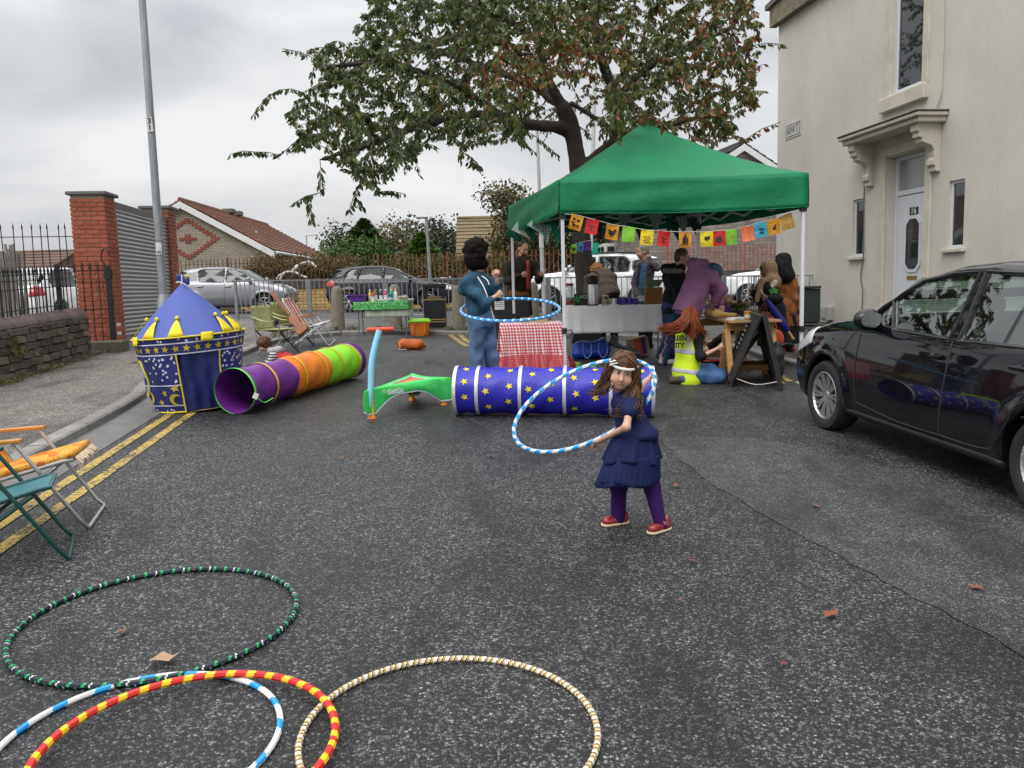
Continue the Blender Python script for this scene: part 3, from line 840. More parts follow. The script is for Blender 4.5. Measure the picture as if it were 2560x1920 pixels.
def window(o, parent, dep=.1, fr=.06, sill=True, name='window'):
 mb = MB(); a, b_, c_, d_ = o; f0, f1 = -dep, -dep+.06
 wbox(mb, a, a+fr, c_, d_, f0, f1); wbox(mb, b_-fr, b_, c_, d_, f0, f1)
 wbox(mb, a+fr, b_-fr, c_, c_+fr, f0, f1); wbox(mb, a+fr, b_-fr, d_-fr, d_, f0, f1)
 w = mb.build(name, M_UPVC, parent, bev=.006)
 mb = MB(); wbox(mb, a+fr*.8, b_-fr*.8, c_+fr*.8, d_-fr*.8, -dep+.02, -dep+.035); mb.build('pane', M_GLASS, w)
 if sill:
  mb = MB(); wbox(mb, a-.08, b_+.08, c_-.07, c_-.005, -.1, .07); mb.build('sill', M_TRIM, w, bev=.01)
 return w
for o in (o_w1, o_w2): window(o, h, .1, .05)
w = window(o_up, h, .1, .07, False)
sU = o_up
mb = MB(); wbox(mb, sU[0]-.2, sU[1]+.3, sU[2]-.28, sU[2]-.02, -.09, .1); mb.build('sill', M_TRIM, w, bev=.015)
mb = MB(); wbox(mb, sU[1]+.03, sU[1]+.25, sU[2]-.02, HT-.6, -.02, .04); wbox(mb, sU[0]-.2, sU[0]-.03, sU[2]-.02, HT-.6, -.02, .04); mb.build('surround', M_TRIM, w, bev=.01)
# door, transom
a, b_, c_, d_ = o_door; fr = .07
zt_ = W(2270, 470)[1]; zb_ = zt_-.09
mb = MB()
wbox(mb, a, a+fr, c_, d_, -.24, -.16); wbox(mb, b_-fr, b_, c_, d_, -.24, -.16); wbox(mb, a+fr, b_-fr, d_-fr, d_, -.24, -.16); wbox(mb, a+fr, b_-fr, zb_, zt_, -.24, -.16)
fd = mb.build('door_frame', M_UPVC, h, bev=.006)
mb = MB(); wbox(mb, a+fr, b_-fr, zt_, d_-fr, -.215, -.2); mb.build('transom_pane', glassmat('frosted_glass', (.25, .27, .27), .25), fd)
mb = MB(); wbox(mb, a+fr+.005, b_-fr-.005, c_+.02, zb_-.01, -.22, -.175); dr = mb.build('door', M_UPVC, h, bev=.006)
dm, dw = (a+b_)/2, (b_-a)
def dplate(pts, o0, o1, name, m, par, th=None):
 mb = MB(); n = len(pts)
 v0 = [wp(s_, z_, o0) for s_, z_ in pts]; v1 = [wp(s_, z_, o1) for s_, z_ in pts]
 mb.add(v0+v1, [tuple(range(n)), tuple(range(2*n-1, n-1, -1))]+[(i, n+i, n+(i+1) % n, (i+1) % n) for i in range(n)])
 return mb.build(name, m, par, fixn=True)
def octa(s0, s1, z0, z1, c): return [(s0+c, z0), (s1-c, z0), (s1, z0+c), (s1, z1-c), (s1-c, z1), (s0+c, z1), (s0, z1-c), (s0, z0+c)]
zg0, zg1 = W(2275, 672)[1], W(2275, 545)[1]
dplate(octa(dm-.24, dm+.24, zg0-.06, zg1+.06, .12), -.175, -.155, 'panel_moulding', M_UPVC, dr)
dplate(octa(dm-.19, dm+.19, zg0, zg1, .1), -.156, -.15, 'door_glass', M_GLASS, dr)
dplate(octa(dm-.24, dm+.24, c_+.15, zg0-.38, .08), -.175, -.16, 'panel_moulding', M_UPVC, dr)
M_BRASS = mat('brass', (.5, .34, .1), .3, metal=.9, var=.1)
zl = W(2280, 694)[1]; mb = MB(); wbox(mb, dm-.15, dm+.15, zl-.035, zl+.035, -.175, -.16); mb.build('letterbox', M_BRASS, dr, bev=.005)
mb = MB(); zh = W(2290, 658)[1]; mb.bar(wp(a+.16, zh, -.13), wp(a+.28, zh, -.13), .02); mb.bar(wp(a+.16, zh, -.175), wp(a+.16, zh, -.12), .025); mb.build('handle', mat('steel', (.5, .5, .52), .3, metal=.9, var=.05), dr)
zn = W(2285, 524)[1]; mb = MB(); wbox(mb, dm-.13, dm+.13, zn-.07, zn+.07, -.175, -.168); pl = mb.build('number_plate', mat('black_plate', (.012, .012, .012), .4, var=0), dr)
M_WHITE = mat('white_paint', (.7, .7, .68), .5, var=.06)
text_mesh('16', .17, M_WHITE, frame(wp(dm, zn, -.164), -U, (0, 0, 1)), dr, ext=.001, bold=.002)
mb = MB(); wbox(mb, a-.05, b_+.05, cz-.2, c_, -.26, .02); mb.build('door_step', M_KERB, h)
mb = MB(); wbox(mb, b_+.02, b_+.22, c_, d_+.2, -.005, .05); wbox(mb, a-.2, a-.02, c_, d_+.2, -.005, .05); wbox(mb, a-.02, b_+.02, d_+.02, d_+.2, -.005, .05)
mb.build('door_surround', M_TRIM, h, bev=.012)
# stone hood on brackets
sh0, zh0 = W(2119, 345, TH-.5); sh1, _ = W(2362, 282, TH-.5); ztop = W(2240, 318, TH-.45)[1]
hz = W(2215, 340)[1]
ztop = W(2210, 322, TH-.3)[1]
s_a, s_b = W(2330, 290, TH-.25)[0]-.02, W(2135, 350, TH-.25)[0]
mb = MB(); wbox(mb, s_a, s_b, ztop-.13, ztop-.04, -.0, .5); wbox(mb, s_a-.05, s_b+.05, ztop-.04, ztop+.03, 0, .56); hood = mb.build('door_hood', M_TRIM, h, bev=.015)
mb = MB(); wbox(mb, s_a-.07, s_b+.07, ztop+.031, ztop+.06, -.0, .58); mb.build('hood_lead', M_LEAD, hood, bev=.01)
prof = [(0, 0), (.44, 0), (.44, -.12), (.40, -.15), (.40, -.22), (.34, -.24), (.34, -.30), (.26, -.33), (.17, -.36), (.12, -.44), (.11, -.56), (.14, -.6), (.14, -.68), (.09, -.7), (.09, -.78), (0, -.8)]
for sb in (s_a+.12, s_b-.32):
 mb = MB(); M = frame(wp(sb, ztop-.13, 0), -V, (0, 0, 1)); mb.prism(prof, M, .2); mb.prism([(x, y) for x, y in prof], frame(wp(sb+.2, ztop-.13, 0), -V, (0, 0, 1)), .0)
 mb = MB(); mb.prism(prof, frame(wp(sb, ztop-.13, 0), -V, (0, 0, 1), -U) if False else frame(wp(sb, ztop-.131, 0), -V, (0, 0, 1)), .2); mb.build('bracket', M_TRIM, h, fixn=True, bev=.008)
# verge of the roof above the corner, stone eave
M_VERGE = mat('verge_stone', (.19, .165, .115), .9, var=.4, scale=6, bmp=.6, bscale=20)
zc = W(1945, 66)[1]
mb = MB(); wbox(mb, sC-4.2, sC+.12, zc+.0, zc+.6, -9, .14);
mb = MB(); n = 5
e0, e1 = W(1944, 68), W(2040, 0)
dz = (e1[1]-e0[1])/max(.1, (e0[0]-e1[0]));
pts = [(sC+.14, e0[1]+.0), (sC-3.5, e0[1]+dz*3.5), (sC-3.5, e0[1]+dz*3.5+.7), (sC+.14, e0[1]+.42)]
dplate(pts, .001, .17, 'gable_verge', M_VERGE, h)
# cut: the roof rises from the corner; slates above
pts = [(sC+.25, e0[1]+.42), (sC-3.5, e0[1]+dz*3.5+.7), (sC-3.5, e0[1]+dz*3.5+.82), (sC+.25, e0[1]+.54)]
dplate(pts, -.3, .24, 'roof_edge', M_LEAD, h)
# street name plate, cable, meter box
s0, z0 = W(1964, 325); s1, z1 = W(2003, 314)
pts = [(s0, W(1964, 341)[1]), (s1, W(2003, 331)[1]), (s1, W(2003, 308)[1]), (s0, W(1964, 318)[1])]
zmid = sum(p[1] for p in pts)/4; hs = .17
rt = thing('street_sign', 'white street name plate reading RAILWAY ST high on the cream wall', 'sign', wp((s0+s1)/2, zmid, .01))
dplate([(s0, zmid-hs), (s1, zmid-hs), (s1, zmid+hs), (s0, zmid+hs)], .002, .018, 'plate', mat('plate_white', (.55, .54, .5), .5, var=.12, scale=10), rt)
M_BLACK = mat('black_paint', (.015, .015, .016), .5, var=.1)
dplate([(s0-.03, zmid-hs+.03), (s1+.03, zmid-hs+.03), (s1+.03, zmid+hs-.03), (s0-.03, zmid+hs-.03)], .0181, .02, 'border', M_BLACK, rt)
dplate([(s0-.05, zmid-hs+.05), (s1+.05, zmid-hs+.05), (s1+.05, zmid+hs-.05), (s0-.05, zmid+hs-.05)], .0201, .022, 'face', MATS['plate_white'], rt)
text_mesh('RAILWAY ST', .26, M_BLACK, frame(wp((s0+s1)/2, zmid, .0225), -U, (0, 0, 1)), rt, ext=.001, bold=.004, xs=(abs(s1-s0)-.16)/1.52)
def cable(name, label, px, r=.012, m=None, o=.03):
 pts = [wp(*W(x, y), o) for x, y in px]
 return tag(MB().tube(catmull(pts, 4), r, 6).build(name, m or MATS['cream_render'], None, smooth=True), label, 'cable')
cable('wall_cable', 'thin cable clipped to the wall right of the upper window, down to the hood', [(2363, -40), (2364, 60), (2360, 160), (2356, 240), (2345, 268)], .012, M_TRIM)
cable('wall_cable', 'thin wavy cable down the wall beside the far slim window', [(2165, 390), (2164, 480), (2163, 560), (2162, 640), (2155, 690), (2160, 730), (2157, 790)], .012, MATS['dark_weathered_top'])
# green cabinet and grey meter box on the right pavement
pb = P(2000, 808, PUP)
M_CABG = mat('cabinet_green', (.022, .034, .028), .5, var=.2, scale=4, bmp=.1)
c0 = at(1994, 805, 17.0); cabz = G(c0.x, c0.y)+PUP
cab = thing('utility_cabinet', 'dark green roadside utility cabinet against the cream house wall', 'cabinet', (c0.x, c0.y, cabz))
def cbox(px0, px1, yt, yb, Y, dep, nm, m, par, bev=.01):
 a_ = at(px0, yb, Y); b2 = at(px1, yb, Y); tz = at((px0+px1)/2, yt, Y).z; bz = a_.z
 mb = MB(); mb.box(((a_.x+b2.x)/2+U.x*dep/2, Y+dep/2, (tz+bz)/2), (b2.x-a_.x, dep, tz-bz)); return mb.build(nm, m, par, bev=bev)
cbody = cbox(2012, 2056, 722, 806, 16.9, .75, 'cabinet_body', M_CABG, cab)
cbox(2008, 2060, 715, 722, 16.85, .85, 'lid', M_CABG, cab); cbox(2016, 2052, 806, 813, 16.95, .65, 'plinth', M_KERB, cab)
mt = thing('meter_box', 'small grey meter box low on the house wall beside the cabinet', 'box', wp(W(2076, 775)[0], cz+.1, .1))
sa, sb2 = W(2084, 780)[0], W(2068, 780)[0]; mb = MB(); wbox(mb, sa, sb2, W(2076, 800)[1], W(2076, 766)[1], 0, .16); mb.build('box', mat('meter_grey', (.4, .4, .38), .5, var=.1), mt, bev=.01)
mb = MB(); wbox(mb, sa+.04, sb2-.04, W(2076, 795)[1], W(2076, 771)[1], .16, .175); mb.build('door', mat('meter_door', (.45, .45, .43), .5, var=.1), mt, bev=.005)
# ================================================================ gabled bungalow on the far left
def brickwall(name, c1, c2, cm, w=.225, h=.075, mort=.01, rot=(math.pi/2, 0, 0), var=.5):
 m, nt, b = _nodes(name); co = coords(nt, 'Object', None)
 sep = nt.nodes.new('ShaderNodeSeparateXYZ'); nt.links.new(co, sep.inputs[0])
 cb = nt.nodes.new('ShaderNodeCombineXYZ'); ad = NN(nt, 'ShaderNodeMath', operation='ADD')
 nt.links.new(sep.outputs['X'], ad.inputs[0]); nt.links.new(sep.outputs['Y'], ad.inputs[1])
 nt.links.new(ad.outputs[0], cb.inputs['X']); nt.links.new(sep.outputs['Z'], cb.inputs['Y'])
 br = nt.nodes.new('ShaderNodeTexBrick'); nt.links.new(cb.outputs[0], br.inputs['Vector'])
 br.inputs['Color1'].default_value = (*c1, 1); br.inputs['Color2'].default_value = (*c2, 1); br.inputs['Mortar'].default_value = (*cm, 1)
 br.inputs['Scale'].default_value = 1; br.inputs['Brick Width'].default_value = w; br.inputs['Row Height'].default_value = h; br.inputs['Mortar Size'].default_value = mort
 no = NN(nt, 'ShaderNodeTexNoise', Scale=3, Detail=6, Roughness=.7); nt.links.new(co, no.inputs['Vector'])
 r = ramp(nt, [(.3, 1-var*.4), (.7, 1+var*.3)], no.outputs['Fac'])
 nt.links.new(mixc(nt, 1.0, br.outputs['Color'], r.outputs['Color'], 'MULTIPLY'), b.inputs['Base Color'])
 b.inputs['Roughness'].default_value = .9
 iv = NN(nt, 'ShaderNodeMath', operation='SUBTRACT'); iv.inputs[0].default_value = 1; nt.links.new(br.outputs['Fac'], iv.inputs[1])
 bump(nt, b, iv.outputs[0], .6, .01)
 MATS[name] = m; return m
M_BUFF = brickwall('buff_brick', (.31, .265, .205), (.38, .325, .25), (.2, .18, .15))
def tiles(name, c1, c2, scale=3.2, spread=.5):
 m, nt, b = _nodes(name); co = coords(nt)
 wv = nt.nodes.new('ShaderNodeTexWave'); wv.wave_type = 'BANDS'; wv.bands_direction = 'Y'; wv.inputs['Scale'].default_value = scale; wv.inputs['Distortion'].default_value = .2
 nt.links.new(co, wv.inputs['Vector'])
 no = NN(nt, 'ShaderNodeTexNoise', Scale=1.1, Detail=7, Roughness=.75); nt.links.new(co, no.inputs['Vector'])
 oi = nt.nodes.new('ShaderNodeObjectInfo')
 r = ramp(nt, [(.38, c1), (.6, c2)], no.outputs['Fac']); r2 = ramp(nt, [(0, .62), (.5, 1.05)], wv.outputs['Fac']); r3 = ramp(nt, [(0, 1-spread*.4), (1, 1+spread*.3)], oi.outputs['Random'])
 c = mixc(nt, 1.0, r.outputs['Color'], r2.outputs['Color'], 'MULTIPLY'); c = mixc(nt, 1.0, c, r3.outputs['Color'], 'MULTIPLY')
 nt.links.new(c, b.inputs['Base Color']); b.inputs['Roughness'].default_value = .85
 bump(nt, b, wv.outputs['Fac'], .5, .03)
 MATS[name] = m; return m
M_TILE = tiles('red_roof_tile', (.13, .1, .075), (.27, .095, .05))
M_TILE2 = tiles('brown_roof_tile', (.13, .1, .05), (.19, .14, .075), 3.0)
def roof_courses(root, ridge_a, ridge_b, eave_a, eave_b, n, m, th=.05):
 """overlapping tile courses between ridge line and eave line, one part per course"""
 for i in range(n):
  t0, t1 = i/n, (i+1)/n+.012
  a, b = lerp(eave_a, ridge_a, t0), lerp(eave_b, ridge_b, t0); c, d = lerp(eave_b, ridge_b, t1), lerp(eave_a, ridge_a, t1)
  nrm = (b-a).cross(d-a).normalized()
  if nrm.z < 0: nrm = -nrm
  mb = MB(); lo_ = nrm*th
  mb.add([a+lo_, b+lo_, c+nrm*.008, d+nrm*.008, a, b, c-nrm*.02, d-nrm*.02], [(0, 1, 2, 3), (4, 0, 3, 7), (1, 5, 6, 2), (4, 5, 1, 0), (7, 6, 5, 4)])
  mb.build('tile_course', m, root, fixn=True)
def gable_house(label, apex_px, D0, hw_l, hw_r, ridge_z, eave_z, ang, length, gz, m_wall, m_roof, ncourse=18, board=True, name='house', far_wall=True):
 ap = at(*apex_px, D0); dv = Vector((-math.sin(ang), math.cos(ang), 0)); cv = Vector((math.cos(ang), math.sin(ang), 0))
 o = Vector((ap.x, D0, 0)); root = thing(name, label, 'house', (o.x, o.y, gz))
 f = lambda c, l, z: o+cv*c+dv*l+Vector((0, 0, z))
 mb = MB()
 for l in (0, length):
  mb.v += [f(-hw_l, l, gz-.3), f(hw_r, l, gz-.3), f(hw_r, l, eave_z), f(0, l, ridge_z-.06), f(-hw_l, l, eave_z)]
 mb.f = [(0, 1, 2, 3, 4), (9, 8, 7, 6, 5), (0, 4, 9, 5), (1, 6, 7, 2)]; mb.m = [0]*4
 wl_ = mb.build('wall', m_wall, root, fixn=True)
 kl, kr = (ridge_z-eave_z)/hw_l, (ridge_z-eave_z)/hw_r
 ov = .3
 for sgn, hw, k in ((-1, hw_l, kl), (1, hw_r, kr)):
  ra_, rb_ = f(0, -.15, ridge_z+.04), f(0, length+.15, ridge_z+.04)
  ea_, eb_ = f(sgn*(hw+ov), -.15, eave_z-k*ov+.04), f(sgn*(hw+ov), length+.15, eave_z-k*ov+.04)
  rr = bpy.data.objects.new('roof', None); link(rr, root, Matrix.Translation(ra_)); roof_courses(rr, ra_, rb_, ea_, eb_, ncourse, m_roof)
  if board:
   mb = MB(); a_, b2 = f(0, -.2, ridge_z-.02), f(sgn*(hw+ov), -.2, eave_z-k*ov-.02)
   dn = Vector((0, 0, -.26)); nn = dv*.05
   mb.add([a_, b2, b2+dn, a_+dn, a_+nn, b2+nn, b2+dn+nn, a_+dn+nn], [(0, 1, 2, 3), (7, 6, 5, 4), (0, 4, 5, 1), (3, 2, 6, 7), (1, 5, 6, 2), (0, 3, 7, 4)])
   mb.build('barge_board', M_WHITE, root, fixn=True)
   mb = MB(); mb.tube([f(sgn*(hw+ov+.04), -.1, eave_z-k*ov-.06), f(sgn*(hw+ov+.04), length*.6, eave_z-k*ov-.06)], .07, 8); mb.build('gutter', M_WHITE, root, smooth=True)
 for l in np.arange(0, length, .45):
  pass
 mb = MB(); mb.tube([f(0, -.15, ridge_z+.05), f(0, length+.15, ridge_z+.05)], .1, 8); mb.build('ridge_tiles', m_roof, root)
 return root, f
GZB = G(-12, 33)+.35
hb, fb = gable_house('buff brick bungalow with red diamond patterns and a long red tiled roof', (453, 503), 33.0, 3.25, 3.25, at(453, 503, 33).z, at(655, 630, 33).z+.2, R(1.7), 12.7, GZB, M_BUFF, M_TILE, 17)
rb_me = MB().box((0, 0, 0), (.22, .05, .11)).mesh('brick', brick_mat('diamond_brick', (.2, .05, .035), (.27, .075, .05)), bev=.004)
dc = at(470, 597, 33); hw_, hh_ = 1.12, .74
zc_ = dc.z
nst = 8
for q in range(nst+1):
 for sx in (-1, 1):
  for sz in (-1, 1):
   if (q == 0 and sx == 1) or (q == nst and sz == 1): continue
   x_ = hw_*q/nst*sx; z_ = hh_*(1-q/nst)*sz
   p = fb(dc.x-fb(0, 0, 0).x+x_, -.005, zc_+z_)
   inst('brick', rb_me, hb, Matrix.Translation(p) @ Matrix.Rotation(R(1.7), 4, 'Z'))
for x_, z_ in ((0, 0), (-.23, 0), (.23, 0), (0, .115), (0, -.115)):
 inst('brick', rb_me, hb, Matrix.Translation(fb(dc.x-fb(0, 0, 0).x+x_, -.006, zc_+z_)) @ Matrix.Rotation(R(1.7), 4, 'Z'))
for px, l in ((700, 5.2), (775, 9.6)):       # windows of the long side, behind the hedge
 e = at(655, 632, 33); mb = MB(); p = fb(3.27, l, e.z-1.0); mb.box(p, (.06, 1.1, 1.2)); wv_ = mb.build('window', M_UPVC, hb)
 mb = MB(); mb.box(p+Vector((.035, 0, 0)), (.02, .9, 1.0)); mb.build('pane', M_GLASS, wv_)
mb = MB(); p = fb(1.9, 3.4, at(665, 610, 36).z); mb.cyl(p, p+Vector((0, 0, .6)), .09, seg=8); mb.build('vent_pipe', M_TRIM, hb)
for l in (6.1, 7.3): mb = MB(); p = fb(0, l, at(453, 503, 33).z+.05); mb.box(p+Vector((0, 0, .12)), (.5, .5, .22)); mb.build('ridge_vent', M_LEAD, hb, bev=.03)
# brown tiled roof behind the curly-haired man
hm, fm = gable_house('house with a mossy brown tiled roof behind the curly-haired man', (1150, 548), 40.0, 4.0, 4.0, at(1190, 548, 40).z, at(1190, 655, 40).z, R(-88), 3.6, G(0, 40), M_BUFF, M_TILE2, 12, board=False)
# long brown roofline behind the left fence
hl, fl = gable_house('low terrace with a brown tiled roof beyond the left fence', (185, 632), 44.0, 4.0, 4.0, at(120, 632, 44).z, at(120, 700, 44).z, R(91), 16, G(-14, 40), brickwall('dark_brick', (.16, .09, .06), (.2, .11, .08), (.12, .1, .09)), tiles('dark_roof_tile', (.1, .07, .055), (.16, .09, .06)), 9, board=False)
# stone terrace behind the gazebo, gable end towards us
M_STONEW = brickwall('coursed_stone', (.2, .17, .145), (.3, .26, .225), (.17, .15, .13), .42, .13, .012, var=.8)
M_SLATE = tiles('slate', (.05, .05, .052), (.085, .083, .085), 4)
hs_, fs_ = gable_house('grey stone terrace house with white barge boards behind the green gazebo', (1856, 360), 33.0, 4.55, 4.55, at(1856, 360, 33).z, at(1650, 540, 33).z-.1, R(9), 30, G(8, 33), M_STONEW, M_SLATE, 16)
for k in range(6):                            # white bay windows along its left front
 l = 3+4.2*k; zb2 = G(8, 33)
 for zlo, zhi in ((.5, 2.5),):
  mb = MB(); p = fs_(-4.75, l, zb2+(zlo+zhi)/2); mb.box(p, (.5, 1.7, zhi-zlo), rot=(0, 0, R(9))); w = mb.build('bay_window', M_WHITE, hs_, bev=.02)
  for j in (-1, 0, 1):
   mb = MB(); mb.box(fs_(-5.01, l+j*.55, zb2+(zlo+zhi)/2), (.02, .42, zhi-zlo-.25), rot=(0, 0, R(9))); mb.build('pane', M_GLASS, w)
  mb = MB(); mb.box(fs_(-4.74, l-.86, zb2+(zlo+zhi)/2), (.3, .02, zhi-zlo-.25), rot=(0, 0, R(9))); mb.build('pane', M_GLASS, w)
# ================================================================ far boundary: yellow block wall, dark coping, rusty railings
CD = Vector((math.cos(R(-3)), math.sin(R(-3)), 0)); CN = Vector((-CD.y, CD.x, 0))
FW = Vector((-11.5, 30.6, 0)); zf = lambda p: G(0, 30)+.02
def fpt(l, o=0, z=0): p = FW+CD*l+CN*o; return Vector((p.x, p.y, zf(p)+z))
M_YBLOCK = brick_mat('yellow_block', (.42, .26, .075), (.56, .36, .13))
bw = thing('block_wall', 'low yellow block wall along the far side of the cross street', 'wall', fpt(0))
mb = MB(); mb.bar(fpt(-14, .16, .42), fpt(30, .16, .42), .2, .84); mb.build('mortar_core', mat('dark_joint', (.09, .075, .055), .9, var=.2), bw)
yb_me = MB().box((0, 0, 0), (.30, .12, .11)).mesh('block', M_YBLOCK, bev=.012)
cnt = 0
for i in range(7):
 for j in range(-2, 44):
  l = j*.315+(i % 2)*.155
  if cnt >= 300 or not (-.5 < l < 13.2): continue
  px = proj(fpt(l))[0]
  if px > 1230 or (455 < px < 610): continue
  inst('block', yb_me, bw, Matrix.Translation(fpt(l, .05, .07+i*.121)) @ Matrix.Rotation(R(-3), 4, 'Z')); cnt += 1
mb = MB(); mb.bar(fpt(-14, .06, .97), fpt(30, .06, .97), .2, .25); mb.build('wall_coping', mat('dark_coping', (.06, .05, .042), .85, var=.4, scale=5), bw)
M_RUST = mat('rusty_iron', (.2, .07, .035), .85, var=.45, scale=10, bmp=.3)
M_RUST2 = mat('dark_rust', (.09, .045, .03), .85, var=.4, scale=10)
zr = lambda p: G(0, 30)+1.1
a, b = fpt(-1.5, .06), fpt(6.6, .06)
railing('rusty_fence', 'dark rusty railings on the far wall in front of the bungalow', 'fence', a, b, .155, (.12, .74), .92, 0, M_RUST2, gz=zr, bar_r=.016, jitter=.02, posts=(0, .33, .66, 1), post_top=.95)
a, b = fpt(6.75, .06), fpt(14.4, .06)
railing('rusty_fence', 'orange rusty railings on the far wall behind the bin and coat man', 'fence', a, b, .16, (.12, .74), .92, 0, M_RUST, gz=zr, bar_r=.017, jitter=.04, posts=(0, .33, .66, 1), post_top=.95)
a, b = fpt(17.2, .06), fpt(25.5, .06)
railing('red_fence', 'red railings in front of the grey stone house', 'fence', a, b, .15, (.12, .74), .92, 0, mat('red_iron', (.28, .07, .05), .7, var=.3), gz=zr, bar_r=.016, jitter=.015, posts=(0, .33, .66, 1), post_top=.95)
# ================================================================ grey pedestrian guard rail on the near side of the cross street
M_GALV = mat('galvanised_steel', (.3, .31, .32), .45, metal=.6, var=.15, scale=8)
gzr = lambda p: G(p.x, p.y)+PUP
LR = (RAILB-RAILA).length
tot = 0
panels = [(.6, 'left end panel behind the green camping chairs'), (2.62, 'panel behind the paint table'), (4.64, 'panel behind the litter bin'), (6.66, 'panel behind the two men'), (8.68, 'panel left of the tree'), (10.7, 'panel right of the tree'), (12.72, 'panel behind the purple jacket'), (14.74, 'right end panel by the white car')]
for k, (l, txt) in enumerate(panels):
 if l > LR+2: continue
 a = RAILA+RAILD*l; b = RAILA+RAILD*(l+1.96)
 a.z = b.z = 0
 railing('guard_rail', 'grey steel pedestrian guard rail, '+txt, 'railing', a, b, .13, (.12, 1.0), 1.0, .12, M_GALV, gz=gzr, bar_r=.009, posts=(0, 1), square=True, post_top=1.02, post_r=.032, group='guard rail panels at the end of the street')
# ================================================================ bollards, bin, lamp posts, poles
M_BOLL = mat('bollard_concrete', (.24, .21, .165), .9, var=.3, scale=8, bmp=.5, bscale=60, dirt=.5)
bol = MB().lathe([(.0, -.05), (.15, -.05), (.145, .2), (.125, .7), (.12, .8), (.105, .87), (.07, .915), (.001, .93)], seg=18).mesh('bollard', M_BOLL, smooth=True)
for px, py, lb in ((846, 822, 'concrete bollard left of the green paint table'), (990, 815, 'concrete bollard half hidden behind the paint table'), (1147, 823, 'concrete bollard right of the black litter bin'), (1334, 806, 'concrete bollard beside the man in the long brown coat')):
 p = P(px, py, PUP)
 o = inst('bollard', bol, None, Matrix.Translation(p) @ Matrix.Rotation(random.uniform(-.03, .03), 4, 'X') @ Matrix.Rotation(random.random()*6, 4, 'Z'))
 tag(o, lb, 'bollard', 'concrete bollards along the far kerb')
 MBp = MB()
p = P(1090, 817, PUP); bz = p.z
M_BIN = mat('bin_black', (.012, .012, .014), .35, var=.1)
M_GOLD = mat('gold_band', (.36, .26, .09), .5, var=.1)
bn = thing('litter_bin', 'square black litter bin with gold bands and SBWRIEL lettering', 'bin', p)
bw_ = .46
MB().box((p.x, p.y, bz+.33), (bw_, bw_, .66)).build('body', M_BIN, bn, bev=.015)
for sx in (-1, 1):
 for sy in (-1, 1): MB().box((p.x+sx*(bw_/2-.03), p.y+sy*(bw_/2-.03), bz+.76), (.06, .06, .2)).build('corner_post', M_BIN, bn)
MB().box((p.x, p.y, bz+.9), (bw_+.03, bw_+.03, .09)).build('hood', M_BIN, bn, bev=.015)
for z_ in (.12, .17, .6): MB().box((p.x, p.y, bz+z_), (bw_+.008, bw_+.008, .022)).build('band', M_GOLD, bn)
text_mesh('SBWRIEL', .075, M_GOLD, frame((p.x, p.y-bw_/2-.003, bz+.64), (1, 0, 0), (0, 0, 1)), bn, bold=.001)
# lamp column on the left pavement
pl_ = S(-4.2, 13.3); lz = zw(pl_)
M_LAMP = mat('lamp_galvanised', (.33, .35, .37), .5, metal=.45, var=.2, scale=5, stretch=(3, 3, .5), dirt=.4)
lb_ = P(417, 872, PUP)
def column(pb, pt_px, Y): pass
top = at(345, -150, lb_.y); bot = lb_
lm = thing('lamp_post', 'galvanised steel lamp column with a number 31 plate beside the shutter', 'lamp post', bot)
dirv = (top-bot);
def lpt(z_): k = z_/dirv.z; return bot+dirv*k
zj = at(405, 735, lb_.y).z-bot.z
MB().tube([lpt(-.02), lpt(zj-.16), lpt(zj)], [.115, .115, .068], 14).build('base', M_LAMP, lm, smooth=True, sharp=30)
MB().tube([lpt(zj-.01), lpt(8.5)], [.07, .05], 14).build('column', M_LAMP, lm, smooth=True)
zq = at(388, 598, lb_.y).z-bot.z
MB().tube([lpt(zq-.02), lpt(zq+.02)], .076, 14).build('band', M_LAMP, lm, smooth=True)
def curved_plate(zc_, w, h_, m, nm, off=.006, tilt=0):
 rr = .072+off; mb = MB(); c_ = lpt(zc_); aa = w/rr/2
 mb.grid(lambda u, v: c_+Vector((rr*math.sin((u-.5)*2*aa+.15), -rr*math.cos((u-.5)*2*aa+.15), (v-.5)*h_))+dirv*(v-.5)*h_/dirv.z-Vector((0, 0, (v-.5)*h_)), 7, 2)
 return mb.build(nm, m, lm, solid=.003)
z31 = at(388, 313, lb_.y).z-bot.z
MB().box(lpt(z31)+Vector((.01, -.078, 0)), (.10, .006, .24), rot=(0, R(-4), 0)).build('number_plate', MATS['plate_white'], lm)
for i_, ch in enumerate('31'): text_mesh(ch, .125, M_BLACK, frame(lpt(z31+.055-.11*i_)+Vector((.01, -.0825, 0)), (1, 0, 0), (0, 0, 1)), lm, bold=.004)
zs = at(407, 622, lb_.y).z-bot.z
curved_plate(zs, .1, .2, mat('paper_sticker', (.62, .62, .62), .6, var=.25, scale=16), 'sticker')
text_mesh('275', .05, M_BLACK, frame(lpt(zs-.06)+Vector((.012, -.083, 0)), (1, 0, 0), (0, 0, 1)), lm, bold=.001)
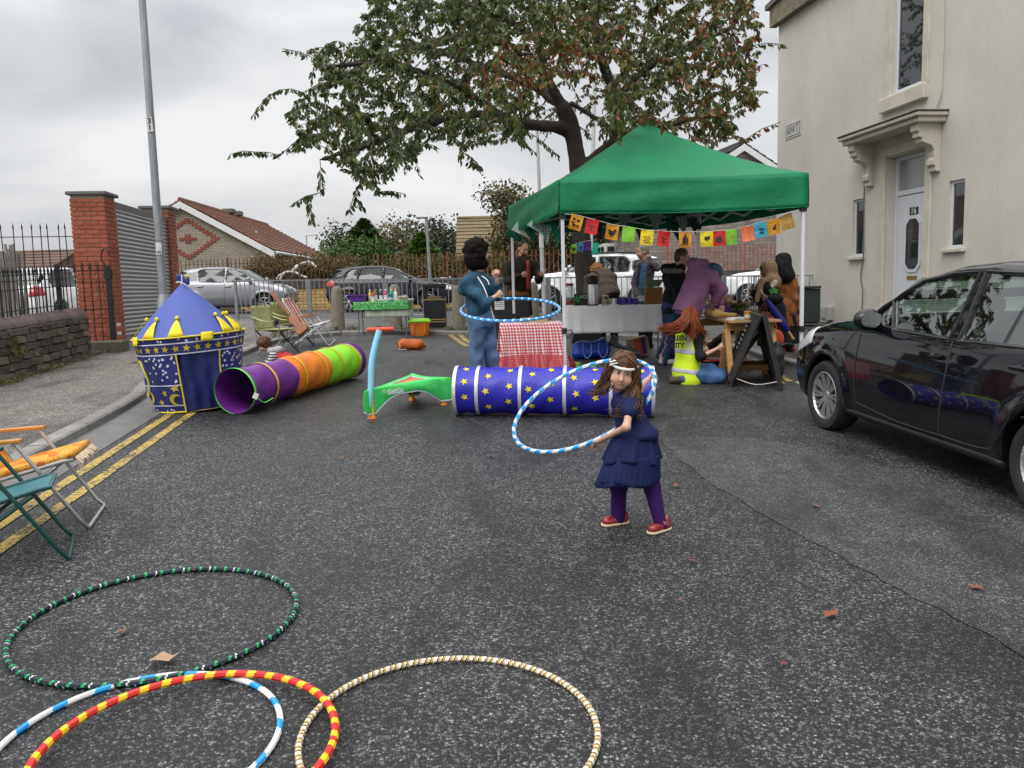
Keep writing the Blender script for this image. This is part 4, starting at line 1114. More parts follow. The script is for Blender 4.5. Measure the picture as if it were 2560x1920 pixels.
# small street light and tall poles beyond
p = at(1077, 705, 29.4); gz_ = G(p.x, p.y)
sl = thing('street_light', 'thin grey street light with a short arm behind the litter bin', 'street light', (p.x, p.y, gz_))
t_ = at(1066, 545, 29.4)
MB().tube([(p.x, p.y, gz_), (t_.x, t_.y, t_.z)], [.07, .05], 8).build('column', M_GALV, sl, smooth=True)
MB().box((t_.x-.16, t_.y, t_.z+.02), (.42, .16, .07)).build('lamp_head', M_GALV, sl, bev=.02)
for (xb, yb, xt, yt, Y, r_, lb) in ((1357, 700, 1343, 330, 23.0, .055, 'tall pale pole rising left of the gazebo, in front of the trees'), (1475, 690, 1487, 200, 26.0, .07, 'white pole behind the tree trunk')):
 pb_, pt2 = at(xb, yb, Y), at(xt, yt, Y); gz_ = G(pb_.x, pb_.y)
 po = thing('pole', lb, 'pole', (pb_.x, pb_.y, gz_))
 MB().tube([(pb_.x+(pb_.x-pt2.x)*.3, Y, gz_), pb_, pt2], [r_, r_, r_*.8], 8).build('shaft', mat('pole_grey', (.48, .48, .47), .5, var=.1), po, smooth=True)
 q_ = lerp(pb_, pt2, .22); MB().tube([q_, lerp(pb_, pt2, .3)], r_*1.15, 8).build('sticker_band', MATS['paper_sticker'], po, smooth=True)
# tv aerials on the bungalow
for px, py, Y in ((768, 590, 44), (812, 625, 45)):
 a_ = at(px, py+45, Y); b2 = at(px-2, py, Y); tb_ = thing('tv_aerial', 'thin TV aerial above the %s of the bungalow roof' % ('middle' if px < 800 else 'far end'), 'aerial', a_)
 MB().cyl(a_-Vector((0, 0, .3)), b2, .025, seg=5).build('mast', M_GALV, tb_); MB().bar(b2-Vector((.1, 0, 0)), b2+Vector((.55, 0, .03)), .03).build('boom', M_GALV, tb_)
# ================================================================ vehicles
def psd(poly, X, Z):                       # signed distance to a 2D polygon on a grid
 d = np.full(np.broadcast(X, Z).shape, 1e9, np.float32); ins = np.zeros(d.shape, bool); n = len(poly)
 for i in range(n):
  (x0, z0), (x1, z1) = poly[i], poly[(i+1) % n]
  ex, ez = x1-x0, z1-z0; wx, wz = X-x0, Z-z0
  t = np.clip((wx*ex+wz*ez)/(ex*ex+ez*ez+1e-12), 0, 1)
  d = np.minimum(d, (wx-ex*t)**2+(wz-ez*t)**2)
  c = ((z0 <= Z) != (z1 <= Z)) & (X < ex*(Z-z0)/(ez+1e-12)+x0)
  ins ^= c
 d = np.sqrt(d); return np.where(ins, -d, d)
def smax(a, b, k):
 h = np.maximum(k-np.abs(a-b), 0)/k; return np.maximum(a, b)+h*h*k*.25
def relax(v, f, it=3):
 f = np.asarray(f); n = len(v)
 for q in range(it*2):
  acc = np.zeros_like(v); cnt = np.zeros(n)
  for k in range(4):
   a, b = f[:, k], f[:, (k+1) % 4]
   np.add.at(acc, a, v[b]); np.add.at(cnt, a, 1); np.add.at(acc, b, v[a]); np.add.at(cnt, b, 1)
  m = acc/np.maximum(cnt, 1)[:, None]
  v = v+(m-v)*(.5 if q % 2 == 0 else -.52)
 return v
M_TYRE = mat('tyre_rubber', (.014, .014, .015), .8, var=.2, scale=30)
M_ALLOY = mat('alloy_silver', (.55, .56, .58), .3, metal=.85, var=.05)
M_PLASTIC = mat('black_plastic', (.016, .016, .017), .55, var=.1)
M_SEAT = mat('car_seat', (.035, .035, .038), .9, var=.2)
M_RED = mat('tail_red', (.45, .01, .012), .2, var=0, coat=.5)
M_LENS = mat('head_lens', (.55, .57, .6), .12, var=.1, coat=.6)
def carglass(name, tint, alpha):
 m, nt, b = _nodes(name); nt.nodes.remove(b); out = nt.nodes['Material Output']
 tr = NN(nt, 'ShaderNodeBsdfTransparent'); tr.inputs['Color'].default_value = (*tint, 1)
 gl = nt.nodes.new('ShaderNodeBsdfGlossy'); gl.inputs['Roughness'].default_value = .02; gl.inputs['Color'].default_value = (.95, 1, .98, 1)
 fr = nt.nodes.new('ShaderNodeLayerWeight'); fr.inputs['Blend'].default_value = .5; mx = nt.nodes.new('ShaderNodeMixShader')
 rp = ramp(nt, [(0, alpha), (.55, alpha*1.5), (.8, .3), (1, .95)], fr.outputs['Facing'])
 nt.links.new(rp.outputs['Color'], mx.inputs[0]); nt.links.new(tr.outputs[0], mx.inputs[1]); nt.links.new(gl.outputs[0], mx.inputs[2]); nt.links.new(mx.outputs[0], out.inputs['Surface'])
 MATS[name] = m; return m
M_CARGLASS = carglass('car_glass', (.62, .74, .7), .16)
M_CARGLASS_D = carglass('car_glass_dark', (.3, .33, .33), .07)
def wheel(root, c, axis, r, w, spokes=10, twin=True, M=None):
 """c = hub centre, axis = outward direction"""
 Mx = frame(c, Vector((0, 0, 1)).cross(axis).normalized() if True else None, (0, 0, 1), None)
 X = axis.cross(Vector((0, 0, 1))).normalized(); Mx = frame(c, X, axis.cross(X), axis)
 ri = r*.69
 mb = MB(); mb.lathe([(ri, -w/2), (r*.93, -w/2), (r*.985, -w*.36), (r, -w*.2), (r, w*.2), (r*.985, w*.36), (r*.93, w/2), (r*.8, w*.53), (ri, w*.45), (ri*.97, w*.38), (ri*.95, -w/2)], seg=36, M=Mx)
 wh = mb.build('wheel', M_TYRE, root, smooth=True, sharp=50)
 mb = MB(); mb.lathe([(ri, w*.44), (ri*.96, w*.46), (ri*.93, w*.38), (ri*.9, -w*.1)], seg=36, M=Mx)
 mb.lathe([(.001, w*.33), (ri*.12, w*.34), (ri*.2, w*.3), (ri*.24, w*.22)], seg=16, M=Mx)
 for k in range(spokes):
  for dd in ((-.1, .1) if twin else (0,)):
   a = 2*math.pi*k/spokes
   a0 = a+dd*1.2; a1 = a+dd
   p0 = Mx @ Vector((math.cos(a0)*ri*.2, math.sin(a0)*ri*.2, w*.27)); p1 = Mx @ Vector((math.cos(a1)*ri*.95, math.sin(a1)*ri*.95, w*.36))
   mb.bar(p0, p1, ri*.1 if twin else ri*.2, .02, up=axis)
 mb.build('rim', M_ALLOY, wh)
 mb = MB(); mb.lathe([(.001, 0), (ri*.93, 0)], seg=24, M=Mx); mb.build('brake_well', M_PLASTIC, wh)
 return wh
def car(name, label, paint, fwd, mid, prof, wins, ws, rw, W, belt, wb, wr, lights=(), res=.03, seams=(), handles=(), mirror=None, cab=None, cat='car', glass=None, sills=True, spokes=8, twin=False, tumble=.30, rails=False, interior=True, wfo=.0, trim=None, wheel_w=.2, group=None):
 """profile etc. in (x forward, z up); fwd = heading; mid = ground point between the axles"""
 fwd = Vector((fwd.x, fwd.y, 0)).normalized(); left = Vector((-fwd.y, fwd.x, 0))
 za, zb = G(*xy(mid+fwd*wb/2)), G(*xy(mid-fwd*wb/2))
 f3 = (fwd*wb+Vector((0, 0, za-zb))).normalized(); up = f3.cross(left).normalized()
 M = frame(Vector((mid.x, mid.y, (za+zb)/2)), f3, left, up)
 root = thing(name, label, cat, M.translation, group)
 xs = [p[0] for p in prof]; x0, x1 = min(xs), max(xs); H = max(p[1] for p in prof)
 ax = np.arange(x0-.1, x1+.1, res, np.float32); ay = np.arange(-W/2-.12, W/2+.12, res, np.float32); az = np.arange(.08, H+.1, res, np.float32)
 X2, Z2 = ax[:, None], az[None, :]
 Lh = (x1-x0)/2; xm = (x1+x0)/2
 def wid(X, Z):
  t = np.abs((X-xm)/Lh); plan = 1-.10*t**3.5-.05*np.maximum(0, t-.8)/.2
  lowr = .045*np.clip((.5-Z)/.35, 0, 1.2)**2+.3*np.clip(Z-.45, 0, belt-.45)**2
  sh = np.clip((Z-belt+.06)/.10, 0, 1); sh = sh*sh*(3-2*sh)
  flare = sum(.022*np.exp(-((np.sqrt((X-c)**2+(Z-wr)**2)-(wr+.07))/.06)**2) for c in (wb/2, -wb/2))*(Z < belt-.02)
  return W/2*plan-lowr-.014*sh-np.maximum(0, Z-belt)*tumble+flare
 w2 = wid(X2, Z2)
 dp = psd(prof, X2, Z2)
 Y = ay[None, :, None]
 dside = np.abs(Y)-w2[:, None, :]
 body = smax(dp[:, None, :]+0*Y, dside, .11)
 outer = body.copy()
 for c in (wb/2, -wb/2):
  dw = np.sqrt((X2-c)**2+(Z2-wr-.01)**2)-(wr+.045)
  cut = np.maximum(dw[:, None, :], (W/2-.34)-np.abs(Y)); body = np.maximum(body, -cut)
 cabp = cab or [(x, z) for x, z in prof if z > belt-.05]
 if interior:
  cv = np.maximum(np.maximum(dp+.045, belt-.42-Z2), np.abs(X2-(cab[0] if cab else 0))-(cab[1] if cab else 1.2))
  body = np.maximum(body, -np.maximum(cv[:, None, :], dside+.07))
 for wpoly in wins:
  dq = psd(wpoly, X2, Z2); body = np.maximum(body, -np.maximum(dq[:, None, :], W/2-.45-np.abs(Y)))
 for q, hw in ((ws, W/2-.2), (rw, W/2-.24)):
  if q: body = np.maximum(body, -np.maximum(psd(q, X2, Z2)[:, None, :], np.abs(Y)-hw))
 lo = np.array([ax[0], ay[0], az[0]])
 def shell(D, nm, m, par=root, it=2):
  v, f = nets(D.astype(np.float32), lo, res)
  v = relax(v, f, it); return raw(nm, v, f, m, par, M)
 bod = shell(body, 'body', paint)
 gm = glass or M_CARGLASS
 for wpoly in wins:
  cx, cz = sum(p[0] for p in wpoly)/len(wpoly), sum(p[1] for p in wpoly)/len(wpoly)
  for sg in (1, -1):
   out = []
   n = len(wpoly)
   for i in range(n):
    for k in range(4):
     a = wpoly[i]; b = wpoly[(i+1) % n]; t = k/4; x, z = a[0]+(b[0]-a[0])*t, a[1]+(b[1]-a[1])*t
     x, z = cx+(x-cx)*1.03+np.sign(x-cx)*.012, cz+(z-cz)*1.03+np.sign(z-cz)*.012
     out.append((x, sg*(float(wid(np.float32(x), np.float32(z)))-.018), z))
   ctr = (cx, sg*(float(wid(np.float32(cx), np.float32(cz)))-.016), cz)
   mb = MB(); mb.tube([M @ Vector((p[0], p[1]+sg*.008, p[2])) for p in out], .019 if res < .025 else .016, 6, closed=True, flat=.6); mb.build('window_seal', M_PLASTIC, root, smooth=True)
   mb = MB(); k = len(out); mb.add([M @ Vector(p) for p in out+[ctr]], [(i, (i+1) % k, k) for i in range(k)]); mb.build('window', gm, root, smooth=True, fixn=True)
 for q, hw, nm in ((ws, W/2-.18, 'windscreen'), (rw, W/2-.22, 'rear_window')):
  if not q: continue
  (xa, za_), (xb, zb_) = q[0], q[1]          # first two points run along the outer glass line
  mb = MB(); mb.grid(lambda u, v: M @ Vector((lerp(xa, xb, v)-np.sign(xa-xm)*.05*(2*u-1)**2, (2*u-1)*hw, lerp(za_, zb_, v))), 9, 5)
  mb.build(nm, gm, root, smooth=True)
 for poly, ymin, m, nm in lights:
  D = np.maximum(np.maximum(outer-.007, psd(poly, X2, Z2)[:, None, :]), ymin-np.abs(Y))
  for sg in (1, -1):
   E_ = np.maximum(D, -sg*Y);
   if (E_ < 0).any(): shell(E_, nm, m, root, 1)
 for poly, m, nm in (trim or ()):
  D = np.maximum(outer-.012, psd(poly, X2, Z2)[:, None, :]); D = np.maximum(D, .25-np.abs(Y)) if nm != 'bumper' else D
  for c in (wb/2, -wb/2):
   dw = np.sqrt((X2-c)**2+(Z2-wr-.01)**2)-(wr+.045); D = np.maximum(D, -np.maximum(dw[:, None, :], (W/2-.34)-np.abs(Y)))
  shell(D, nm, m, root, 1)
 for sm in seams:
  for sg in (1, -1):
   pts = catmull([Vector((x, 0, z)) for x, z in sm], 5)
   pts = [M @ Vector((p.x, sg*(float(wid(np.float32(p.x), np.float32(p.z)))+.001), p.z)) for p in pts]
   mb = MB(); mb.tube(pts, .0055, 5); mb.build('door_seam', M_PLASTIC, root)
 for x, z in handles:
  for sg in (1, -1):
   y = float(wid(np.float32(x), np.float32(z)))
   mb = MB(); mb.tube([M @ Vector((x+dx, sg*(y+dy), z)) for dx, dy in ((-.11, .005), (-.09, .035), (.07, .035), (.1, .005))], [.014, .02, .02, .012], 8)
   mb.build('door_handle', paint, root, smooth=True)
 if mirror:
  for sg in (1, -1):
   x, z = mirror; y = float(wid(np.float32(x), np.float32(z)))
   s_ = SDF(.012); s_.ell((0, .13, .04), (.075, .115, .085), .02); s_.cone((.0, -.03, -.05), (0, .08, -.01), .03, .035, .03)
   s_.clip((-.055, 0, 0), (-1, 0, 0))
   v, f = s_.mesh(); v[:, 1] *= sg; f = f[:, ::-1] if sg < 0 else f; v = v+np.array([x, sg*y, z]); mo = raw('mirror', v, f, paint, root, M)
   mb = MB(); mb.lathe([(.001, 0), (.7, 0), (.8, 0)], seg=14, M=M @ Matrix.Translation((x-.058, sg*(y+.13), z+.04)) @ Matrix.Rotation(-math.pi/2, 4, 'Y') @ Matrix.Diagonal((.08, .11, 1, 1))); mb.build('mirror_glass', mat('mirror_face', (.7, .72, .72), .03, metal=1, var=0), mo)
 for c in (wb/2, -wb/2):
  for sg in (1, -1):
   wheel(root, M @ Vector((c, sg*(W/2-.12-wfo), wr)), (M.to_3x3() @ Vector((0, sg, 0))).normalized(), wr, wheel_w, spokes, twin)
 if interior:
  for x in (.12, -.78):
   for sg in (1, -1):
    s_ = SDF(.03); s_.cone((x, sg*.36, .5), (x+.4, sg*.36, .5), .12, .11, .05, ((0, 1, 0), 1.8)); s_.cone((x, sg*.36, .5), (x-.2, sg*.36, 1.0), .1, .075, .05, ((0, 1, 0), 2.0)); s_.ell((x-.23, sg*.36, 1.17), (.06, .13, .1), .02)
    s_.build('seat', M_SEAT, root, M=M)
 if rails:
  for sg in (1, -1):
   mb = MB(); mb.tube([M @ Vector((x, sg*(W/2-.32), H+z)) for x, z in ((.55, -.06), (.45, .04), (-1.2, .03), (-1.35, -.04))], .022, 8); mb.build('roof_rail', M_PLASTIC, root, smooth=True)
  for x in (.3, -.8):
   mb = MB(); mb.bar(M @ Vector((x, -W/2+.3, H+.06)), M @ Vector((x, W/2-.3, H+.06)), .07, .03); mb.build('roof_bar', M_GALV, root, bev=.01)
 return root, M, wid
def carpaint(name, col, flake=0, metal=0, rough=.2):
 return mat(name, col, rough, metal=metal, var=.02, coat=1.0, spec=.5 if max(col) > .05 else .0)
PB = carpaint('paint_black', (.006, .006, .008)); PG = carpaint('paint_grey', (.2, .205, .22), metal=.6, rough=.35); PN = carpaint('paint_dark_blue', (.007, .008, .014)); PW = carpaint('paint_white', (.74, .75, .76));
CORSA = [(1.5, .2), (1.93, .2), (2.06, .34), (2.1, .55), (2.03, .73), (1.82, .855), (1.4, .965), (.92, 1.03), (.56, 1.235), (.24, 1.375), (-.1, 1.455), (-.5, 1.49), (-1.0, 1.48), (-1.4, 1.43), (-1.74, 1.35), (-1.86, 1.12), (-1.98, .88), (-2.02, .6), (-2.0, .36), (-1.9, .22), (-1.4, .2)]
CW0 = [(.80, .995), (.54, 1.165), (.43, .99)]
CW1 = [(.38, .985), (.49, 1.19), (.2, 1.325), (-.08, 1.382), (-.33, 1.40), (-.25, .975)]
CW2 = [(-.40, .975), (-.44, 1.402), (-.78, 1.395), (-1.02, 1.34), (-1.13, 1.19), (-1.14, .99)]
CWQ = [(-1.22, 1.03), (-1.2, 1.2), (-1.12, 1.32), (-1.42, 1.26), (-1.54, 1.1)]
WS = [(.87, 1.06), (.26, 1.368), (.1, 1.22), (.62, .93)]
RWN = [(-1.88, 1.08), (-1.76, 1.33), (-1.5, 1.3), (-1.66, 1.05)]
SEAM = [[(.74, .35), (.79, .6), (.8, .9)], [(-.33, .3), (-.35, .7), (-.33, .95)], [(.74, .35), (.2, .3), (-.33, .3)], [(-.33, .3), (-.8, .31), (-.93, .4), (-1.06, .66), (-1.13, .94)]]
LIGHT_F = [(1.62, .74), (1.98, .62), (2.1, .72), (1.9, .84), (1.62, .9)]
LIGHT_R = [(-2.05, .8), (-1.72, .82), (-1.68, 1.0), (-2.0, 1.1)]
cmid = S(3.62+.83, 5.58)
car('hatchback_car', 'glossy black hatchback parked at the right, its left side and front wheel in view', PB, U, cmid, CORSA, [CW0, CW1, CW2, CWQ], WS, RWN, 1.71, .97, 2.6, .31, res=.02,
 lights=[(LIGHT_F, .4, M_LENS, 'headlight'), (LIGHT_R, .45, M_RED, 'tail_light')], seams=SEAM, handles=((-.16, .84), (-1.03, .86)), mirror=(.56, 1.0), cab=(-.4, 1.35), spokes=10, twin=True, wheel_w=.21,
 trim=[([(.9, .2), (.9, .27), (-.95, .27), (-.95, .2)], M_PLASTIC, 'sill')])
GOLF = [(1.5, .2), (1.95, .22), (2.1, .36), (2.12, .6), (2.0, .76), (1.7, .87), (1.2, .97), (.95, 1.0), (.55, 1.23), (.2, 1.39), (-.2, 1.465), (-.7, 1.475), (-1.3, 1.43), (-1.75, 1.36), (-1.95, 1.05), (-2.05, .9), (-2.08, .55), (-2.0, .3), (-1.4, .2)]
GW1 = [(.82, 1.02), (.5, 1.2), (.18, 1.34), (-.1, 1.39), (-.12, 1.0)]; GW2 = [(-.24, 1.0), (-.22, 1.39), (-.85, 1.385), (-.98, 1.0)]; GW3 = [(-1.06, 1.02), (-.95, 1.37), (-1.2, 1.34), (-1.38, 1.18), (-1.4, 1.04)]
GWS = [(.93, 1.03), (.25, 1.365), (.1, 1.25), (.7, .92)]; GRW = [(-1.95, 1.08), (-1.78, 1.34), (-1.5, 1.3), (-1.65, 1.05)]
GSE = [[(.85, .35), (.9, .95)], [(-.18, .32), (-.18, .98)], [(-.18, .32), (-.75, .33), (-1.0, .7), (-1.02, .98)]]
carR = Vector((CD.x, CD.y, 0))
g_ = at(985, 770, 27.6);
car('hatchback_car', 'dark navy hatchback parked beyond the guard rail behind the paint table', PN, carR, Vector((g_.x, 27.5, 0)), GOLF, [GW1, GW2, GW3], GWS, GRW, 1.76, 1.0, 2.58, .32, res=.035,
 lights=[(LIGHT_F, .45, M_LENS, 'headlight'), ([(-2.2, .78), (-1.72, .8), (-1.78, 1.04), (-2.1, 1.06)], .5, M_RED, 'tail_light')], seams=GSE, handles=((-.05, .86), (-.9, .88)), mirror=(.72, 1.02), cab=(-.3, 1.3), spokes=6, twin=True, glass=M_CARGLASS_D)
SWIFT = [(1.4, .2), (1.7, .22), (1.86, .36), (1.88, .6), (1.76, .78), (1.4, .93), (1.0, 1.0), (.7, 1.18), (.3, 1.4), (-.1, 1.49), (-.7, 1.5), (-1.3, 1.46), (-1.6, 1.4), (-1.72, 1.15), (-1.84, .9), (-1.86, .5), (-1.75, .25), (-1.3, .2)]
SW1_ = [(.78, 1.04), (.55, 1.22), (.25, 1.385), (-.02, 1.42), (-.05, 1.02)]; SW2_ = [(-.17, 1.02), (-.15, 1.425), (-.8, 1.42), (-1.0, 1.36), (-.92, 1.03)]
g_ = at(595, 775, 27.6)
car('hatchback_car', 'silver grey hatchback parked beyond the guard rail behind the blue play tent', PG, carR, Vector((g_.x, 27.6, 0)), SWIFT, [SW1_, SW2_], [(.95, 1.04), (.34, 1.38), (.2, 1.25), (.7, .95)], [(-1.75, 1.12), (-1.62, 1.38), (-1.4, 1.3), (-1.5, 1.1)], 1.69, 1.0, 2.38, .3, res=.035,
 lights=[([(1.45, .72), (1.8, .64), (1.95, .74), (1.75, .88), (1.45, .96)], .4, M_LENS, 'headlight'), ([(-1.95, .9), (-1.7, .9), (-1.62, 1.3), (-1.9, 1.3)], .5, M_RED, 'tail_light')], seams=[[(.85, .35), (.9, .97)], [(-.1, .32), (-.1, 1.0)]], handles=((.02, .87), (-.9, .88)), mirror=(.72, 1.04), cab=(-.3, 1.2), spokes=7, glass=M_CARGLASS_D)
DUST = [(1.5, .3), (1.95, .32), (2.1, .45), (2.12, .8), (2.02, .98), (1.6, 1.08), (1.1, 1.13), (.75, 1.35), (.45, 1.55), (.1, 1.63), (-.6, 1.65), (-1.4, 1.6), (-1.8, 1.52), (-1.98, 1.2), (-2.1, .95), (-2.12, .5), (-2.0, .32), (-1.4, .3)]
DW1 = [(.92, 1.14), (.62, 1.36), (.36, 1.5), (.0, 1.55), (-.02, 1.12)]; DW2 = [(-.14, 1.12), (-.12, 1.55), (-.85, 1.54), (-1.0, 1.4), (-.98, 1.13)]; DW3 = [(-1.1, 1.16), (-1.1, 1.4), (-1.45, 1.46), (-1.62, 1.3), (-1.62, 1.18)]
g_ = at(1492, 775, 25)
car('suv_car', 'white SUV with roof bars parked behind the tree trunk', PW, -RAILD, Vector((g_.x, 24.9, 0)), DUST, [DW1, DW2, DW3], [(1.08, 1.17), (.5, 1.53), (.35, 1.4), (.85, 1.05)], [(-1.98, 1.22), (-1.84, 1.5), (-1.6, 1.45), (-1.75, 1.2)], 1.82, 1.12, 2.67, .34, res=.035,
 lights=[([(1.6, .82), (2.0, .74), (2.2, .84), (2.05, 1.0), (1.7, 1.06)], .45, M_LENS, 'headlight')], seams=GSE, handles=((.0, 1.0), (-.95, 1.0)), mirror=(.85, 1.14), cab=(-.4, 1.4), glass=M_CARGLASS_D, rails=True, spokes=5,
 trim=[([(1.0, .3), (1.0, .42), (-1.0, .42), (-1.0, .3)], M_PLASTIC, 'sill')])
g_ = at(1895, 752, 30)
car('estate_car', 'white estate car parked at the far right behind the two women in headscarves', PW, -RAILD, Vector((g_.x+.35, 28.0, 0)), DUST, [DW1, DW2, DW3], [(1.08, 1.17), (.5, 1.53), (.35, 1.4), (.85, 1.05)], [(-1.98, 1.22), (-1.84, 1.5), (-1.6, 1.45), (-1.75, 1.2)], 1.8, 1.12, 2.67, .33, res=.04,
 handles=((.0, 1.0),), cab=(-.4, 1.4), spokes=7, mirror=(.85, 1.14))
g_ = at(95, 770, 20.5)
car('hatchback_car', 'white hatchback seen from behind through the left railings', PW, Vector((-.02, 1, 0)), Vector((g_.x-.2, 21.6, 0)), GOLF, [GW1, GW2, GW3], GWS, GRW, 1.76, 1.0, 2.58, .32, res=.04,
 lights=[([(-2.2, .78), (-1.72, .8), (-1.78, 1.04), (-2.1, 1.06)], .5, M_RED, 'tail_light')], cab=(-.3, 1.3), glass=M_CARGLASS_D)
# ================================================================ foliage
def leafmat(name, c, trans=.35):
 m, nt, b = _nodes(name)
 no = NN(nt, 'ShaderNodeTexNoise', Scale=5, Detail=3); nt.links.new(coords(nt), no.inputs['Vector'])
 r = ramp(nt, [(.3, [x*.62 for x in c]), (.7, [x*1.3 for x in c])], no.outputs['Fac'])
 nt.links.new(r.outputs['Color'], b.inputs['Base Color']); b.inputs['Roughness'].default_value = .5
 tr = nt.nodes.new('ShaderNodeBsdfTranslucent'); nt.links.new(r.outputs['Color'], tr.inputs['Color'])
 mx = nt.nodes.new('ShaderNodeMixShader'); mx.inputs[0].default_value = trans
 out = nt.nodes['Material Output']; nt.links.new(b.outputs[0], mx.inputs[1]); nt.links.new(tr.outputs[0], mx.inputs[2]); nt.links.new(mx.outputs[0], out.inputs['Surface'])
 MATS[name] = m; return m
M_LEAVES = [leafmat('leaf_dark_green', (.055, .085, .025)), leafmat('leaf_green', (.095, .13, .032)), leafmat('leaf_yellow_green', (.2, .2, .05)), leafmat('leaf_orange', (.30, .10, .035)), leafmat('leaf_red', (.25, .035, .022)), leafmat('leaf_brown', (.10, .045, .022))]
M_BARK = mat('cherry_bark', (.045, .036, .03), .9, var=.5, scale=8, stretch=(1, 1, 2.5), bmp=.9, bscale=18, bdist=.03)
M_TWIG = mat('twig_bark', (.06, .048, .04), .85, var=.4, scale=10)
def leaf_verts(p, d, side, L, w):          # folded, curved leaf: 7 verts
 n = d.cross(side)
 a = p+d*L*.35; b = p+d*L*.7+n*L*-.06; e = p+d*L+n*L*-.2
 return [p, a+side*w*.5+n*w*.18, b+side*w*.38+n*w*.1, e, b-side*w*.38+n*w*.1, a-side*w*.5+n*w*.18, a, b]
LEAF_F = [(0, 1, 6), (0, 6, 5), (1, 2, 7, 6), (6, 7, 4, 5), (2, 3, 7), (7, 3, 4)]
random.seed(11)
def pip(poly, x, y):
 c = False; n = len(poly)
 for i in range(n):
  (x0, y0), (x1, y1) = poly[i], poly[i-1]
  if (y0 > y) != (y1 > y) and x < (x1-x0)*(y-y0)/(y1-y0)+x0: c = not c
 return c
TY = 17.0
CROWN = [(1000, -260), (915, 0), (890, 80), (770, 125), (800, 190), (745, 240), (700, 290), (760, 340), (720, 385), (830, 360), (860, 430), (930, 480), (985, 440), (1040, 420), (1068, 372), (1150, 372), (1250, 352), (1330, 372), (1400, 330), (1480, 350), (1560, 360), (1680, 350), (1790, 370), (1850, 330), (1900, 250), (1880, 150), (1920, 80), (1880, 0), (1760, -260), (1400, -420)]
TIPS = [(575, 386, 12.5), (632, 290, 12.5), (697, 225, 13), (706, 122, 13), (815, 108, 13), (735, 508, 12), (780, 556, 12), (800, 482, 12.2), (870, 535, 12), (1008, 484, 12.3), (1048, 440, 13), (1150, 400, 13), (1200, 420, 13), (1170, 405, 12.6), (1960, 112, 14), (1912, 228, 13.6), (1950, 306, 14), (1862, 350, 14), (1912, 160, 15), (1905, 60, 14.5), (1340, 385, 14), (1400, 395, 15), (905, 520, 12), (945, 480, 12.5), (640, 380, 12.2), (700, 388, 12.3), (833, 400, 12.4), (1310, 365, 13), (1790, 392, 13.5), (1700, 365, 13.5)]
tb0 = at(1466, 745, TY); tb0.z = G(tb0.x, tb0.y)+PUP
tree = thing('cherry_tree', 'large cherry tree turning red and orange behind the green gazebo', 'tree', tb0)
trunk = catmull([tb0+Vector((0, 0, -.1)), at(1462, 700, TY), at(1452, 560, TY), at(1446, 430, TY-.1), at(1430, 330, TY-.1), at(1408, 268, TY-.2)], 6)
nt_ = len(trunk); s_ = SDF(.03)
rad = [lerp(.185, .14, min(1, i/(nt_-1)*1.4)) for i in range(nt_)]; rad[0] = .27; rad[1] = .23; rad[2] = .2
s_.chain(trunk, rad, .08)
limbs = [([(1430, 330), (1390, 318), (1330, 312), (1270, 300), (1200, 285), (1100, 300)], [0, -.3, -.9, -1.5, -2.2, -2.8], .12),
         ([(1408, 268), (1370, 200), (1345, 100), (1330, 0), (1320, -140)], [-.2, -.4, -.6, -.4, -.2], .1),
         ([(1448, 430), (1500, 385), (1548, 335), (1540, 250), (1505, 150), (1488, 60), (1500, -60), (1520, -200)], [-.1, -.3, -.6, -.9, -1.2, -1.4, -1.5, -1.5], .12),
         ([(1548, 335), (1440, 265), (1430, 262)], [-.6, -.5, -.4], .045),
         ([(1540, 250), (1590, 195), (1650, 150), (1740, 110), (1830, 70)], [-.9, -1.0, -1.3, -1.5, -1.8], .07),
         ([(1548, 335), (1620, 330), (1720, 300), (1820, 280)], [-.6, -1.4, -2.2, -2.8], .07),
         ([(1408, 268), (1330, 215), (1220, 170), (1100, 130), (980, 90)], [-.2, .6, 1.2, 1.6, 2], .09),
         ([(1100, 300), (1000, 330), (900, 370), (800, 400)], [-2.8, -3.6, -4.2, -4.6], .06),
         ([(1270, 300), (1150, 220), (1020, 170), (900, 160), (800, 170)], [-1.5, -2.6, -3.4, -3.8, -4], .06),
         ([(1345, 100), (1250, 40), (1130, 0), (1000, -60)], [-.6, -1.5, -2.3, -2.8], .06),
         ([(1505, 150), (1440, 120), (1380, 130), (1250, 140)], [-1.2, -3, -4.2, -5.2], .05)]
nodes = []; par = [];
for i, p in enumerate(trunk): nodes.append(p); par.append(i-1)
fork = len(nodes)-1
for px, dy, r in limbs:
 pts = catmull([at(x, y, TY+d) for (x, y), d in zip(px, dy)], 5)
 rs = [lerp(r, r*.4, i/(len(pts)-1)) for i in range(len(pts))]
 s_.chain(pts, rs, .05)
 last = min(range(len(nodes)), key=lambda k: (nodes[k]-pts[0]).length)
 for p in pts[1:]: nodes.append(p); par.append(last); last = len(nodes)-1
s_.disp = wob(3, 16, .012, 6); s_.dmax = .02
s_.build('trunk', M_BARK, tree)
nskel = len(nodes)
att = [at(x, y, Y) for x, y, Y in TIPS]; istip = [True]*len(att)
while len(att) < 3300:
 x, y = random.uniform(570, 1960), random.uniform(-420, 560)
 if not pip(CROWN, x, y): continue
 e = max(.15, 1-((x-1330)/720)**2)**.5
 Y = TY-1.6+random.uniform(-5.6, 4.6)*e
 if y < -100 and Y < 13: continue
 if Y < TY+.2 and 1330 < x < 1500 and 215 < y < 420: continue
 p = at(x, y, Y)
 if p.z < 2.6: continue
 att.append(p); istip.append(False)
order = sorted(range(len(att)), key=lambda i: min((att[i]-nodes[k]).length for k in range(0, nskel, 3)))
NA = np.zeros((40000, 3)); nn_ = len(nodes); NA[:nn_] = np.array([tuple(p) for p in nodes])
twig_start = nn_; twigs = []
